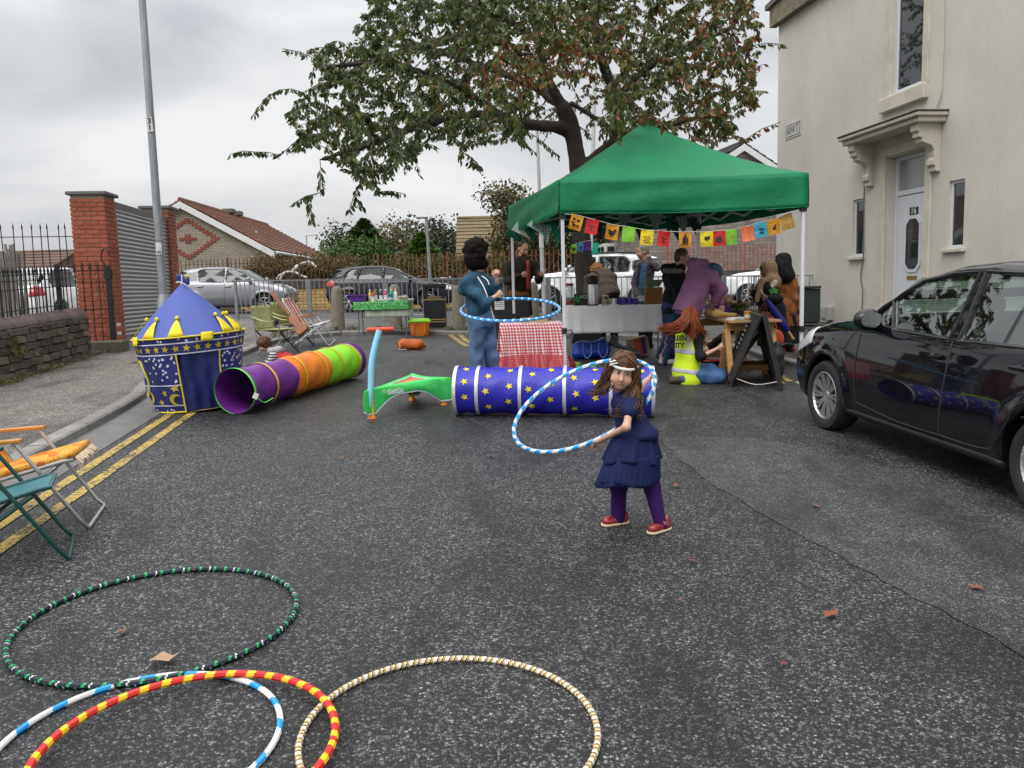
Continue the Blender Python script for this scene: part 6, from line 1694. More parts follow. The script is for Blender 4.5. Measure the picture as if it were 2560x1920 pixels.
# trestle table
M_PINE = mat('pine', (.48, .27, .1), .6, var=.2, scale=3, stretch=(1, 1, 8), bmp=.2)
M_PLY = mat('plywood_top', (.34, .2, .085), .55, var=.2, scale=4, stretch=(8, 1, 1))
M_DKWOOD = mat('dark_timber', (.07, .038, .02), .7, var=.3, scale=6)
TZ = at(1890, 801, 10.3).z; ta = at(1822, 798, 10.3); tb_ = at(1955, 803, 10.3); td = Vector((.05, 1, 0)).normalized()
TL = 2.0
tt = thing('trestle_table', 'wooden trestle table with a plywood top at the right of the stall', 'table', P(1827, 942))
q = [ta, Vector((tb_.x, 10.3, 0)), Vector((tb_.x, 10.3, 0))+td*TL, Vector((ta.x, 10.3, 0))+td*TL]
MB().prism([(v.x, v.y) for v in q], Matrix.Translation((0, 0, TZ-.03)), .03).build('table_top', M_PLY, tt, bev=.004)
for k, yy in enumerate((.22, 1.65)):
 m_ = M_PINE
 c0 = Vector((ta.x+.03, 10.3+yy, 0)); c1 = Vector((tb_.x-.06, 10.3+yy, 0))
 MB().bar((c0.x-.02, c0.y, TZ-.085), (c1.x+.02, c1.y, TZ-.085), .07, .1).build('beam', m_, tt, bev=.004)
 for cx in (c0, c1):
  for sy in (-1, 1):
   f_ = Vector((cx.x, cx.y+sy*.24, 0)); g_ = G(f_.x, f_.y)
   MB().bar((f_.x, f_.y, g_), (cx.x, cx.y+sy*.03, TZ-.12), .07, .045).build('leg', m_, tt, bev=.004)
 for sy in (-1, 1):
  ya = c0.y+sy*.2; g_ = G(c0.x, ya)
  MB().bar((c0.x, ya, g_+.14), (c1.x, ya, g_+.14), .03, .075).build('cross_rail', m_, tt, bev=.003)
 sy = -1; MB().bar((c0.x+.03, c0.y-.2, G(c0.x, c0.y)+.12), (c1.x-.1, c0.y+.1, TZ-.15), .05, .03).build('brace', M_PINE if k == 0 else M_DKWOOD, tt)
MB().bar((ta.x-.02, 12.1, G(3, 12)+.06), (ta.x+.2, 10.9, TZ-.14), .1, .05).build('brace', M_DKWOOD, tt)
# paint table on the far left with green grass-print cloth
def speckle(name, c1, c2, c3, sc):
 m, nt, b = _nodes(name); no = NN(nt, 'ShaderNodeTexNoise', Scale=sc, Detail=3, Roughness=.7); nt.links.new(coords(nt), no.inputs['Vector'])
 r_ = ramp(nt, [(.35, c1), (.5, c2), (.65, c3)], no.outputs['Fac']); nt.links.new(r_.outputs['Color'], b.inputs['Base Color']); b.inputs['Roughness'].default_value = .6
 MATS[name] = m; return m
M_GRASSP = speckle('grass_print_cloth', (.01, .13, .025), (.05, .33, .08), (.2, .55, .2), 28)
g0_ = at(886, 757, 16.75); g1_ = at(1018, 752, 16.65); PZ = g0_.z; Lp = g1_.x-g0_.x
fold_table('folding_table', 'small folding table with thin legs under the green paint-stall cloth', Vector((g0_.x, 16.75, PZ)), Vector((1, 0, 0)), Vector((0, 1, 0)), Lp, .55, PZ)
draped('tablecloth', 'green grass-patterned cloth on the paint table by the bollard', Vector((g0_.x, 16.72, PZ)), Vector((1, 0, 0)), Vector((0, 1, 0)), Lp, .55, PZ, .16, M_GRASSP, 9, .012)
draped('tablecloth', 'pale under-cloth hanging below the green cloth of the paint table', Vector((g0_.x+.22, 16.745, PZ-.004)), Vector((1, 0, 0)), Vector((0, 1, 0)), Lp-.22, .5, PZ-.006, .3, mat('pale_green_cloth', (.4, .46, .36), .8, var=.1), 10, .01, corner=0)
def onp(px, back=.2): q_ = at(px, 757, 16.75+back); return Vector((q_.x, 16.75+back, PZ+.012))
def bottle(name, label, p, r_, h, m, mcap, group=None, cat='bottle', neck=.38, capm=True):
 root = thing(name, label, cat, p, group)
 MB().lathe([(.001, 0), (r_, 0), (r_, h*.62), (r_*.9, h*.7), (r_*neck, h*.8), (r_*neck, h*.86)], p, 14).build('bottle_body', m, root, smooth=True)
 MB().lathe([(r_*neck*1.15, h*.86), (r_*neck*1.15, h*.95), (r_*neck*.6, h), (.001, h)], p, 12).build('cap', mcap, root, smooth=True)
 MB().lathe([(r_*1.01, h*.18), (r_*1.01, h*.5)], p, 14).build('label', mat('bottle_label', (.6, .6, .6), .6, var=.3, scale=40), root)
 return root
pc = dict(yellow=(.75, .5, .02), grey=(.2, .16, .2), navy=(.03, .04, .09), pink=(.6, .06, .16), green=(.02, .35, .16), white=(.75, .75, .74))
for px, c in ((926, 'yellow'), (940, 'grey'), (953, 'navy'), (965, 'pink'), (979, 'green'), (990, 'white')):
 bottle('paint_bottle', '%s poster paint bottle with a white cap in the row on the green table' % c, onp(px, .3), .038, .25, mat('paint_'+c, pc[c], .35, var=.05), M_WHITE, 'poster paint bottles on the paint table')
p = onp(895, .2)
def tub(name, label, p, w, d, h, m, cat='tub', taper=.86, rim=.02, rz=0):
 root = thing(name, label, cat, p); Mx = Matrix.Translation(p) @ Matrix.Rotation(rz, 4, 'Z'); t = .012
 mb = MB(); a, b = w/2, d/2
 for s_, z in ((taper, 0), (1, h)):
  mb.v += [tuple(Mx @ Vector((sx*a*s_, sy*b*s_, z))) for sx, sy in ((-1, -1), (1, -1), (1, 1), (-1, 1))]
 for s_, z in ((1, h), (taper, t)):
  k = (a*s_-t)/(a*s_); mb.v += [tuple(Mx @ Vector((sx*(a*s_-t), sy*(b*s_-t), z))) for sx, sy in ((-1, -1), (1, -1), (1, 1), (-1, 1))]
 mb.f = [(3, 2, 1, 0)]+[(i+k*4, (i+1) % 4+k*4, (i+1) % 4+4+k*4, i+4+k*4) for k in range(3) for i in range(4)]+[(12, 13, 14, 15)]; mb.m = [0]*len(mb.f)
 mb.build('tub_body', m, root, fixn=True)
 mb = MB()
 for i, (sx, sy, L_) in enumerate(((0, -1, w), (0, 1, w))): mb.box((0, sy*(b+rim/2), h-.012), (w+rim*2, rim, .024), M=Mx)
 for sx in (-1, 1): mb.box((sx*(a+rim/2), 0, h-.012), (rim, d, .024), M=Mx)
 mb.build('rim', m, root); return root
tub('storage_tub', 'purple plastic tub at the left end of the paint table', p, .32, .26, .15, mat('purple_plastic', (.12, .03, .3), .35, var=.05))
rt = bottle('paint_pot', 'small blue pot in front of the paint bottles', onp(977, .1), .048, .15, mat('blue_pot', (.01, .2, .36), .4, var=.05), mat('blue_pot', (0, 0, 0)), cat='pot', neck=.95)
p = onp(934, .06); rt = thing('brush_pot', 'jar full of paint brushes on the paint table', 'brush jar', p)
MB().lathe([(.001, 0), (.045, 0), (.045, .1), (.04, .1), (.04, .01)], p, 14).build('jar', M_WHITE, rt, smooth=True)
for k in range(9):
 a = k*.7; d_ = Vector((math.cos(a)*.05, math.sin(a)*.04, .2+.03*math.sin(k))); br = MB(); br.cyl(p+Vector((0, 0, .02)), p+d_, .005, seg=5); br = br.build('brush', (M_PINE, MATS['paint_yellow'], MATS['paint_pink'])[k % 3], rt); MB().cyl(p+d_, p+d_*1.12, .007, .003, seg=5).build('bristles', M_DKWOOD, br)
p = onp(1000, .25); rt = thing('paint_tray', 'white tray at the right end of the paint table', 'tray', p)
MB().box(p+Vector((-.1, 0, .02)), (.75, .3, .04)).build('tray', M_WHITE, rt, bev=.01); MB().box(p+Vector((-.1, -.151, .035)), (.77, .012, .02)).build('lip', M_WHITE, rt)
p = onp(1008, .12)+Vector((0, 0, .04)); sdf_thing('crumpled_cloth', 'crumpled beige cloth on the paint tray', 'cloth', p, lambda s: s.ell(p+Vector((0, 0, .03)), (.11, .07, .04), .02).ell(p+Vector((.05, 0, .05)), (.05, .05, .035), .02), mat('beige_rag', (.4, .34, .26), .9, var=.2), 'rag', .012, wob(2, 60, .012), (p, (0, 0, -1)))
# ================================================================ crates and bags on the road
p = P(1050, 839); M_ORANGE = mat('orange_plastic', (.62, .17, .01), .4, var=.06); M_LIME = mat('lime_plastic', (.25, .62, .03), .4, var=.05)
root = tub('storage_box', 'orange plastic toy box with a lime green lid by the litter bin', p, .40, .32, .27, M_ORANGE, 'toy box', .84, .012, .05)
mb = MB(); c_ = p+Vector((0, 0, .275)); mb.box(c_+Vector((0, 0, .02)), (.46, .37, .035), rot=(0, 0, .05)); mb.box(c_+Vector((0, 0, .055)), (.44, .35, .04), rot=(0, 0, .05), taper=.84); lid = mb.build('lid', M_LIME, root, bev=.008)
for sx in (-.12, .12): MB().box(p+Vector((sx, -.165, .14)), (.05, .02, .2)).build('rib', M_ORANGE, root)
p = P(1030, 873); M_OBAG = mat('orange_nylon', (.55, .11, .012), .55, var=.15, scale=10, bmp=.3, bscale=22)
rt = sdf_thing('drawstring_bag', 'orange nylon drawstring bag lying on the road', 'bag', p, lambda s: s.cone(p+Vector((-.12, 0, .09)), p+Vector((.12, .02, .08)), .1, .085, .04).cone(p+Vector((.1, 0, .07)), p+Vector((.23, .02, .05)), .07, .03, .05).ell(p+Vector((-.21, -.03, .08)), (.05, .07, .07), .03), M_OBAG, 'bag', .012, wob(8, 38, .012), (p, (0, 0, -1)))
MB().tube(catmull([p+Vector(v) for v in ((-.2, -.1, .1), (-.19, -.12, .05), (-.22, -.12, .015), (-.14, -.13, .008), (-.08, -.12, .008))], 4), .006, 5).build('drawstring', M_STRING, rt)
MB().lathe([(.001, 0), (.03, .003), (.034, .012)], seg=12, M=frame(p+Vector((-.235, -.06, .09)), (.3, -.9, .1), (0, 0, 1), (-.8, -.5, .1))).build('bag_mouth', M_DARK, rt)
# ================================================================ star shapes mapped onto a surface
def star_poly(n=5, r0=1.0, r1=.45, a0=math.pi/2):
 return [((r0 if k % 2 == 0 else r1)*math.cos(a0+math.pi*k/n), (r0 if k % 2 == 0 else r1)*math.sin(a0+math.pi*k/n)) for k in range(2*n)]
def moon_poly():
 o = [(math.cos(a), math.sin(a)) for a in np.linspace(R(60), R(300), 12)]; i = [(.38+.78*math.cos(a), .78*math.sin(a)) for a in np.linspace(R(275), R(85), 10)]
 return o+i
def decal(poly, fn, u, v, su, sv, rot=0):
 """poly patch laid on surface fn(u,v); returns verts, faces as a fan from the centre"""
 ca, sa = math.cos(rot), math.sin(rot)
 pts = [fn(u, v)]+[fn(u+(x*ca-y*sa)*su, v+(x*sa+y*ca)*sv) for x, y in poly]; n = len(poly)
 return pts, [(0, k+1, (k+1) % n+1) for k in range(n)]
def decal_moon(fn, u, v, su, sv, rot=0):
 o = [(math.cos(a), math.sin(a)) for a in np.linspace(R(50), R(310), 13)]; i = [(.45+.72*math.cos(a), .75*math.sin(a)) for a in np.linspace(R(75), R(285), 13)]
 ca, sa = math.cos(rot), math.sin(rot); P_ = [fn(u+(x*ca-y*sa)*su, v+(x*sa+y*ca)*sv) for x, y in o+i]
 return P_, [(k, k+1, 14+k, 13+k) for k in range(12)]
# ---------------------------------------------------------------- play tent
M_TROOF = mat('tent_roof_blue', (.055, .085, .33), .6, var=.08, scale=4, bmp=.1, bscale=6, bdist=.04)
M_TWALL = mat('tent_wall_navy', (.018, .026, .15), .5, var=.18, scale=7, bmp=.3, bscale=9, bdist=.05)
M_TYEL = mat('tent_yellow', (.75, .6, .01), .6, var=.08)
M_TMUST = mat('tent_mustard_print', (.5, .38, .04), .6, var=.1)
M_TWHITE = mat('tent_white_print', (.6, .62, .72), .6, var=.08)
tc = P(497, 1016);
Tt = Matrix.Translation(tc) @ Matrix.Rotation(R(-3.2), 4, 'Y') @ Matrix.Rotation(R(1), 4, 'X')
pt = thing('play_tent', 'blue castle play tent with yellow points, stars and moons', 'play tent', tc)
TRB, TRT, TH0, TAP = .43, .56, .79, 1.33
def twall(a, h, out=0):                     # a angle (0 = towards camera, + right), h height 0..TH0
 r_ = lerp(TRB, TRT, (h/TH0)**.8); poly = 1-.02*(1-abs(math.cos(a*3)))
 wr_ = .008*math.sin(a*7+h*9)+.006*math.sin(a*13-h*14)
 r_ = r_*poly+wr_+out
 return Tt @ Vector((r_*math.sin(a), -r_*math.cos(a), h))
def troof(a, v, out=0):
 r_ = lerp(TRT+.012, .012, v); k = 8; f_ = 1-.045*abs(math.sin(a*k/2))*(1-v)
 z = lerp(TH0, TAP, v**.95)
 return Tt @ Vector((r_*f_*math.sin(a), -r_*f_*math.cos(a), z+out))
# doorway cut: panels left and right of the door, open door shows inside
d0, d1 = R(5), R(52)
mb = MB(); mb.grid(lambda u, v: twall(lerp(d1, 2*math.pi+d0, u), v*TH0), 60, 13); mb.build('wall', M_TWALL, pt, smooth=True)
mb = MB(); mb.grid(lambda u, v: twall(lerp(d0, d1, u), lerp(.62, TH0, v)), 12, 4); mb.build('door_header', M_TWALL, pt, smooth=True)
mb = MB(); mb.grid(lambda u, v: twall(lerp(d0, d1, u), lerp(.015, .66, v), -.02-.05*math.sin(u*3.1)*(1-.5*v)-.015*math.sin(u*16+v*2)), 20, 10); mb.build('door_curtain', M_TWALL, pt, smooth=True)
mb = MB(); mb.grid(lambda u, v: troof(u*2*math.pi, v), 64, 12, closeu=True); mb.build('roof', M_TROOF, pt, smooth=True, sharp=60)
mb = MB(); mb.lathe([(.001, .006), (TRB-.01, .006)], seg=32, M=Tt); mb.build('groundsheet', mat('tent_floor', (.4, .33, .2), .7, var=.15), pt)
mb = MB(); mb.tube([twall(2*math.pi*k/64, TH0+.0, .012) for k in range(64)], .009, 6, closed=True); mb.build('rim_piping', M_TYEL, pt)
mb = MB(); mb.tube([twall(lerp(d1, 2*math.pi+d0, k/50), .012, .006) for k in range(51)], .008, 6); mb.build('hem_piping', M_TYEL, pt)
for h_, w_ in ((.73, .006), (.62, .006), (.3, .006), (.085, .005)):
 a0_, a1_ = (d1, 2*math.pi+d0) if h_ < .61 else (0, 2*math.pi)
 mb = MB(); mb.grid(lambda u, v: twall(lerp(a0_, a1_, u), h_+(v-.5)*w_*2, .004), 60, 2); mb.build('white_stripe', M_TWHITE, pt)
for a in (d0, d1): mb = MB(); mb.tube([twall(a, h_, .006) for h_ in np.linspace(.01, .62, 9)], .008, 6); mb.build('door_piping', M_TYEL, pt)
sp = star_poly()
for k in range(18):
 a = R(-95+k*11.2); ps, fs_ = decal(sp, lambda u, v: twall(u, v, .006), a, .675, .075, .04, .2*math.sin(k*3)); b_ = MB(); b_.add(ps, fs_); b_.build('printed_star', M_TMUST, pt)
rg = random.Random(3); pv, pf = MB(), 0
for k in range(190):
 a = R(rg.uniform(-100, 100)); h_ = rg.choice([rg.uniform(.33, .6)]*5+[rg.uniform(.75, .79), rg.uniform(.02, .07)])
 if d0-.05 < a < d1+.05 and h_ < .62: continue
 if R(-80) < a < R(-38) and .14 < h_ < .58: continue
 ps, fs_ = decal(star_poly(5, 1, .5), lambda u, v: twall(u, v, .005), a, h_, .032, .017, rg.uniform(0, 6)); pv.add(ps, fs_)
stuff(pv.build('small_white_stars', M_TWHITE, pt))
for a, h_, kind, r_ in ((-48, .17, 'm', .062), (-5, .15, 'm', .062), (-78, .15, 'm', .06), (-30, .12, 's', .035), (-20, .22, 's', .042), (-3, .27, 's', .045), (62, .17, 's', .04), (-60, .26, 's', .03)):
 fn = lambda u, v: twall(u, v, .006)
 if kind == 'm': ps, fs_ = decal_moon(fn, R(a), h_, r_/TRB, r_, rg.choice((.4, 2.9, -.3)))
 else: ps, fs_ = decal(sp, fn, R(a), h_, r_/TRB, r_, .3)
 b_ = MB(); b_.add(ps, fs_); b_.build('printed_moon' if kind == 'm' else 'printed_star', M_TMUST, pt)
# mesh window on the left
M_MESHW = mat('tent_mesh', (.32, .36, .52), .7, var=.1, alpha=.85)
ov = [(math.cos(a), math.sin(a)) for a in np.linspace(0, 2*math.pi, 25)[:-1]]
ps, fs_ = decal(ov, lambda u, v: twall(u, v, .007), R(-59), .37, .24, .19); b_ = MB(); b_.add(ps, fs_); wn_ = b_.build('mesh_window', M_MESHW, pt)
MB().tube(ps[1:], .008, 6, closed=True).build('window_piping', M_TYEL, wn_)
for k, a in enumerate((-78, -45, -25, 8, 40, 66, 84, 110, 150, 190, 230)):
 a = R(a); fl_ = k in (1, 4)
 w_ = .125
 if fl_:  # flopped-over point
  b_ = MB(); b_.grid(lambda u, v: troof(a+(u-.5)*w_*1.7, 0)+Vector((0, -.02-.02*v, .03-.09*v)), 5, 4)
 else:
  b_ = MB(); b_.grid(lambda u, v: troof(a+(u-.5)*w_*2.2*(1-v)**.8, v*.28, .012+.02*math.sin(v*3)), 7, 7)
  tip = troof(a, .28, .03); b_.lathe([(.001, -.022), (.018, -.01), (.02, .008), (.001, .022)], tip, 8)
 b_.build('yellow_point', M_TYEL, pt, smooth=True, solid=.004)
ap = Tt @ Vector((0, 0, TAP))
MB().cyl(ap-Vector((0, 0, .05)), ap+Vector((0, 0, .1)), .008, seg=6).build('flag_pole', M_TWHITE, pt)
b_ = MB(); b_.grid(lambda u, v: ap+Vector((-.06+.15*u, -.012+.015*math.sin(u*5), .015+.085*v-.02*u+.012*math.sin(u*6))), 9, 4); fl_ = b_.build('pennant', M_TWALL, pt, smooth=True, solid=.003)
b_ = MB(); b_.grid(lambda u, v: ap+Vector((.04+.045*u, -.018, .045+.05*v)), 2, 2); b_.build('pennant_star', M_TYEL, fl_)
b_ = MB(); b_.grid(lambda u, v: ap+Vector((-.06+.14*u, -.018, .008-.015*u+.014*v+.012*math.sin(u*6))), 8, 2); b_.build('pennant_edge', M_TWHITE, fl_)
# ---------------------------------------------------------------- tunnels
def tunnel(name, label, A_, B_, r_, bands, hoops, hoop_m, slant=0, sag=.015, ends=None, squash=1):
 """A_,B_ ground points under the ends; bands = [(t0,t1,material)]; hoops = [t]"""
 ax_ = (B_-A_); L = ax_.length; ax_ = ax_.normalized(); sd = ax_.cross(Vector((0, 0, 1))).normalized(); up = sd.cross(ax_)
 root = thing(name, label, 'play tunnel', (A_+B_)/2)
 def f(t, a, out=0):
  ring = min(abs(t-h_)*L for h_ in hoops); rr = r_-sag*min(1, ring/.1)+out+.006*math.sin(a*5+t*40)*min(1, ring/.08)
  c = A_+ax_*(t*L+slant*math.cos(a))+up*(r_+.004)
  return c+sd*math.sin(a)*rr+up*math.cos(a)*rr*squash
 for t0, t1, m in bands:
  b_ = MB(); n = max(6, int((t1-t0)*L/.05)); b_.grid(lambda u, v: f(lerp(t0, t1, v), u*2*math.pi), 40, n, closeu=True); b_.build('tunnel_skin', m, root, smooth=True, sharp=80)
 for h_ in hoops:
  b_ = MB(); b_.grid(lambda u, v: f(h_+(v-.5)*.034/L, u*2*math.pi, .007), 40, 4, closeu=True); b_.build('hoop_tape', hoop_m if not isinstance(hoop_m, dict) else hoop_m.get(h_, hoop_m[None]), root, smooth=True)
 return root, f
def nylon(n, c): return mat('nylon_'+n, c, .45, var=.12, scale=6, bmp=.25, bscale=12, bdist=.03)
a_, b2 = P(592, 1035), P(876, 946)
NP, NO, NG, NYL = nylon('purple', (.14, .02, .22)), nylon('orange', (.75, .2, .01)), nylon('lime', (.28, .75, .02)), nylon('yellow', (.75, .48, .01))
NLG = nylon('bright_green', (.12, .7, .08))
rt, ft = tunnel('play_tunnel', 'purple, orange and lime striped play tunnel in front of the blue tent', a_, b2, .235, [(0, .355, NP), (.355, .66, NO), (.66, .97, NG), (.97, 1, NP)], [0.0, .17, .41, .60, .76, .93, 1.0], {None: NYL, 0.0: NLG, 1.0: NP})
MB().tube(catmull([ft(0, R(100), .01), ft(.02, R(112), .05), ft(.06, R(120), .06), ft(.1, R(112), .07)], 4), .006, 5).build('tie_cord', NLG, rt)
c_ = ft(.0, R(96), .012)+Vector((0, -.02, -.02)); MB().box(c_, (.05, .004, .06), rot=(0, .5, .3)).build('care_label', M_WHITE, rt)
a_, b2 = P(1146, 1036), P(1630, 1040)
NB = nylon('royal_blue', (.022, .02, .38)); M_SILV = mat('silver_tape', (.62, .63, .66), .35, metal=.3, var=.12, scale=20)
hp = [0, .115, .335, .56, .79, 1.0]
rt, fb2 = tunnel('play_tunnel', 'royal blue play tunnel with yellow stars behind the girl', a_, b2, .242, [(0, 1, NB)], hp, M_SILV, slant=-.0)
# slanted silver tape: the wire winds round the tunnel
k = 0
for t_ in (.06, .165, .28, .39, .5, .61, .72, .83, .94):
 for a in ((18, 62, 100) if k % 2 == 0 else (40, 80, 122)):
  a += (k % 3)*5
  ps, fs_ = decal(sp, lambda u, v: fb2(u, v, .006), t_+.01*math.sin(a), R(a), .038/1.9, .038/.242, .2); b_ = MB(); b_.add(ps, fs_); b_.build('printed_star', M_TYEL, rt)
 k += 1
# ---------------------------------------------------------------- toddler trampoline with handle
A3, B3, C3 = P(930, 1046), P(1108, 1012), P(1032, 1000)
cn = (A3+B3+C3)/3
tr = thing('toddler_trampoline', 'green mini trampoline with an orange mat and a pale blue T-handle', 'trampoline', cn)
corn_ = [A3, B3, C3]; TRH = .285
outl = []
for i in range(3):
 p, q, n = corn_[i-1], corn_[i], corn_[(i+1) % 3]
 d1_, d2_ = (p-q).normalized(), (n-q).normalized(); out_ = (q-cn).normalized()
 outl += [q+d1_*.16+out_*.0, q+d1_*.05+out_*.075, q+out_*.1, q+d2_*.05+out_*.075, q+d2_*.16]
oc = catmull(outl, 6, True)
def skirt_d(p):
 d_ = min((p-c).length for c in corn_); return lerp(.235, .085, min(1, max(0, (d_-.07)/.24))**.8)
N_ = len(oc)
M_TGREEN = nylon('trampoline_green', (.06, .62, .13)); M_TORANGE = nylon('trampoline_orange', (.68, .16, .05))
def tg(u, v):
 i = int(round(u*N_)) % N_; p = oc[i]
 if v <= .5: q = v/.5; r_ = lerp(.55, 1, q); o_ = cn+(p-cn)*r_; return Vector((o_.x, o_.y, lerp(cn.z, p.z, r_)+TRH+.012*math.sin(math.pi*q)))
 q = (v-.5)/.5; return Vector((p.x, p.y, p.z+TRH-skirt_d(p)*q))+(p-cn).normalized()*(.018*math.sin(q*3)+.01*q)
mb = MB(); mb.grid(tg, N_, 17, closeu=True); mb.build('cover', M_TGREEN, tr, smooth=True, solid=.004)
mb = MB(); mb.add([tg(i/N_, 0)+Vector((0, 0, -.004)) for i in range(N_)]+[Vector((cn.x, cn.y, cn.z+TRH-.01))], [(i, (i+1) % N_, N_) for i in range(N_)]); mb.build('jump_mat', M_TORANGE, tr)
mb = MB(); mb.tube([tg(i/N_, 1) for i in range(N_)], .008, 5, closed=True); mb.build('skirt_piping', M_TWHITE, tr)
mb = MB(); mb.tube([tg(i/N_, 0)+Vector((0, 0, .003)) for i in range(N_)], .006, 5, closed=True); mb.build('mat_piping', M_TWHITE, tr)
for c in corn_:
 mb = MB(); mb.cyl(c+Vector((0, 0, .015)), c+Vector((0, 0, .2)), .026, .026, seg=12); lg = mb.build('leg', mat('yellow_plastic', (.78, .5, .01), .35, var=.05), tr, smooth=True)
 MB().cyl(c, c+Vector((0, 0, .02)), .048, .04, seg=12).build('foot', M_ORANGE, lg, smooth=True)
hd = at(928, 975, A3.y-.03); ht = at(948, 826, A3.y+.05)
hpts = catmull([Vector((A3.x-.02, A3.y-.02, A3.z+.12)), at(927, 970, A3.y-.02), at(930, 900, A3.y), ht], 6)
MB().tube(hpts, .031, 12).build('handle_pole', mat('pale_blue_foam', (.25, .62, .78), .6, var=.05), tr, smooth=True)
h0_, h1_ = at(917, 825, ht.y), at(984, 823, ht.y+.05)
hb_ = MB().tube([h0_, lerp(h0_, h1_, .06), lerp(h0_, h1_, .3), lerp(h0_, h1_, .5), lerp(h0_, h1_, .7), lerp(h0_, h1_, .94), h1_], [.02, .024, .022, .026, .022, .024, .02], 12).build('handle_grip', mat('red_grip', (.6, .06, .03), .4, var=.08), tr, smooth=True)
# GetGo lettering on the front skirt
fr_ = A3+(B3-A3)*.36; nf = Vector((.25, -.97, 0)).normalized(); ed = (B3-A3).normalized()
nf = Vector((ed.y, -ed.x, 0)).normalized()
if nf.y > 0: nf = -nf
cp = at(975, 982, 1); q_ = max([p for p in oc if abs(proj(p)[0]-985) < 16] or oc, key=lambda p: p.dot(nf))
text_mesh('* GetGo', .075, M_WHITE, frame(q_+Vector((0, 0, TRH-.045))+nf*.05, ed, (0, 0, 1)), tr, bold=.003)
# ================================================================ hoops
def hoop(label, center, e1, e2, r_, mats, pat, twist, root_loc=None, lab=None, tape=None):
 n = 640; seg = 8
 def f(i): a = 2*math.pi*i/n; return center+e1*math.cos(a)+e2*math.sin(a)
 mb = MB(); mb.tube([f(i) for i in range(n)], r_, seg, closed=True)
 L = len(pat); mb.m = [pat[int(i+k*twist/seg) % L] for i in range(n) for k in range(seg)]
 o = mb.build('hula_hoop', mats, None, smooth=True)
 return tag(o, label, 'hoop', 'hula hoops')
def fitc(px):
 pts = [P(x, y) for x, y in px]; Am = np.array([[2*p.x, 2*p.y, 1] for p in pts]); bv = np.array([p.x**2+p.y**2 for p in pts])
 (cx, cy, k), *_ = np.linalg.lstsq(Am, bv, rcond=None); return cx, cy, math.sqrt(k+cx*cx+cy*cy)
def ground_hoop(label, px, r_, mats, pat, twist, lift=0):
 cx, cy, rad_ = fitc(px); c = Vector((cx, cy, G(cx, cy)+r_+lift))
 return hoop(label, c, Vector((rad_, 0, rad_*GC)), Vector((0, rad_, rad_*GS)), r_, mats, pat, twist)
M_HN = mat('hoop_navy', (.008, .014, .03), .3, var=.1, scale=3); M_HG = mat('hoop_green', (.01, .35, .1), .4, var=.1); M_HW = mat('hoop_white', (.72, .72, .7), .4, var=.08, scale=4); M_HB = mat('hoop_blue', (.01, .3, .7), .35, var=.08); M_HR = mat('hoop_red', (.6, .02, .015), .4, var=.08); M_HY = mat('hoop_yellow', (.8, .52, .01), .4, var=.06); M_HGO = mat('hoop_gold', (.5, .33, .08), .4, var=.15, scale=60); M_HK = mat('hoop_black', (.02, .018, .016), .4, var=.1)
ground_hoop('dark navy hoop with green and white tape, the largest lying at left', [(20, 1665), (30, 1620), (160, 1520), (390, 1440), (560, 1423), (690, 1440), (732, 1490), (700, 1560), (600, 1630), (420, 1700), (220, 1738), (80, 1720)], .0125, [M_HN, M_HG, M_HW], [0]*7+[1]*2+[0]*8+[1]*2+[0]*3+[2], 6)
ground_hoop('white hoop with blue stripes lying under the dark hoop', [(0, 1862), (150, 1775), (280, 1737), (470, 1686), (560, 1690), (640, 1722), (690, 1790), (690, 1850), (650, 1915)], .011, [M_HW, M_HB], [0]*22+[1]*13, 14)
ground_hoop('red and yellow striped hoop lying in the bottom left foreground', [(75, 1915), (200, 1832), (350, 1760), (520, 1710), (640, 1700), (760, 1732), (822, 1795), (836, 1850), (815, 1918)], .0138, [M_HR, M_HY], [0]*10+[1]*7, 7, .02)
ground_hoop('gold, white and black animal-print hoop lying at bottom centre', [(735, 1918), (748, 1870), (800, 1790), (900, 1712), (1030, 1665), (1170, 1648), (1290, 1665), (1400, 1712), (1470, 1790), (1492, 1850), (1482, 1918)], .0112, [M_HW, M_HGO, M_HK], [0, 0, 0, 1, 1, 2, 0, 1, 1, 2], 5, .0)
MANY = 9.0
hc = at(1276, 773, MANY); rr_ = .535
hoop('blue and white hoop spinning round the waist of the curly-haired man', hc, Vector((rr_, 0, -.01)), Vector((.03, rr_*math.cos(R(11.5)), rr_*math.sin(R(11.5)))), .0165, [M_HB, M_HW], [0]*12+[1]*4, 6)
GY = 4.62
gc = at(1461, 1013, GY+.17); gth = R(24)
i1 = Vector((math.cos(gth), 0, math.sin(gth))); i2 = Vector((math.sin(gth), 0, -math.cos(gth)))
GR = .435
ge1 = (i1*1.03+Vector((0, .06, 0)))*GR; ge2 = (i2*.455+Vector((0, -.2, 0)))*GR      # the hoop is flexed into an oval between her hands
hoop('blue and white striped hoop held by the girl in the navy dress', gc, ge1, ge2, .0125, [M_HB, M_HW], [0]*10+[1]*10, 13)
def ghoop(deg): a = R(deg); return gc+ge1*math.cos(a)+ge2*math.sin(a)
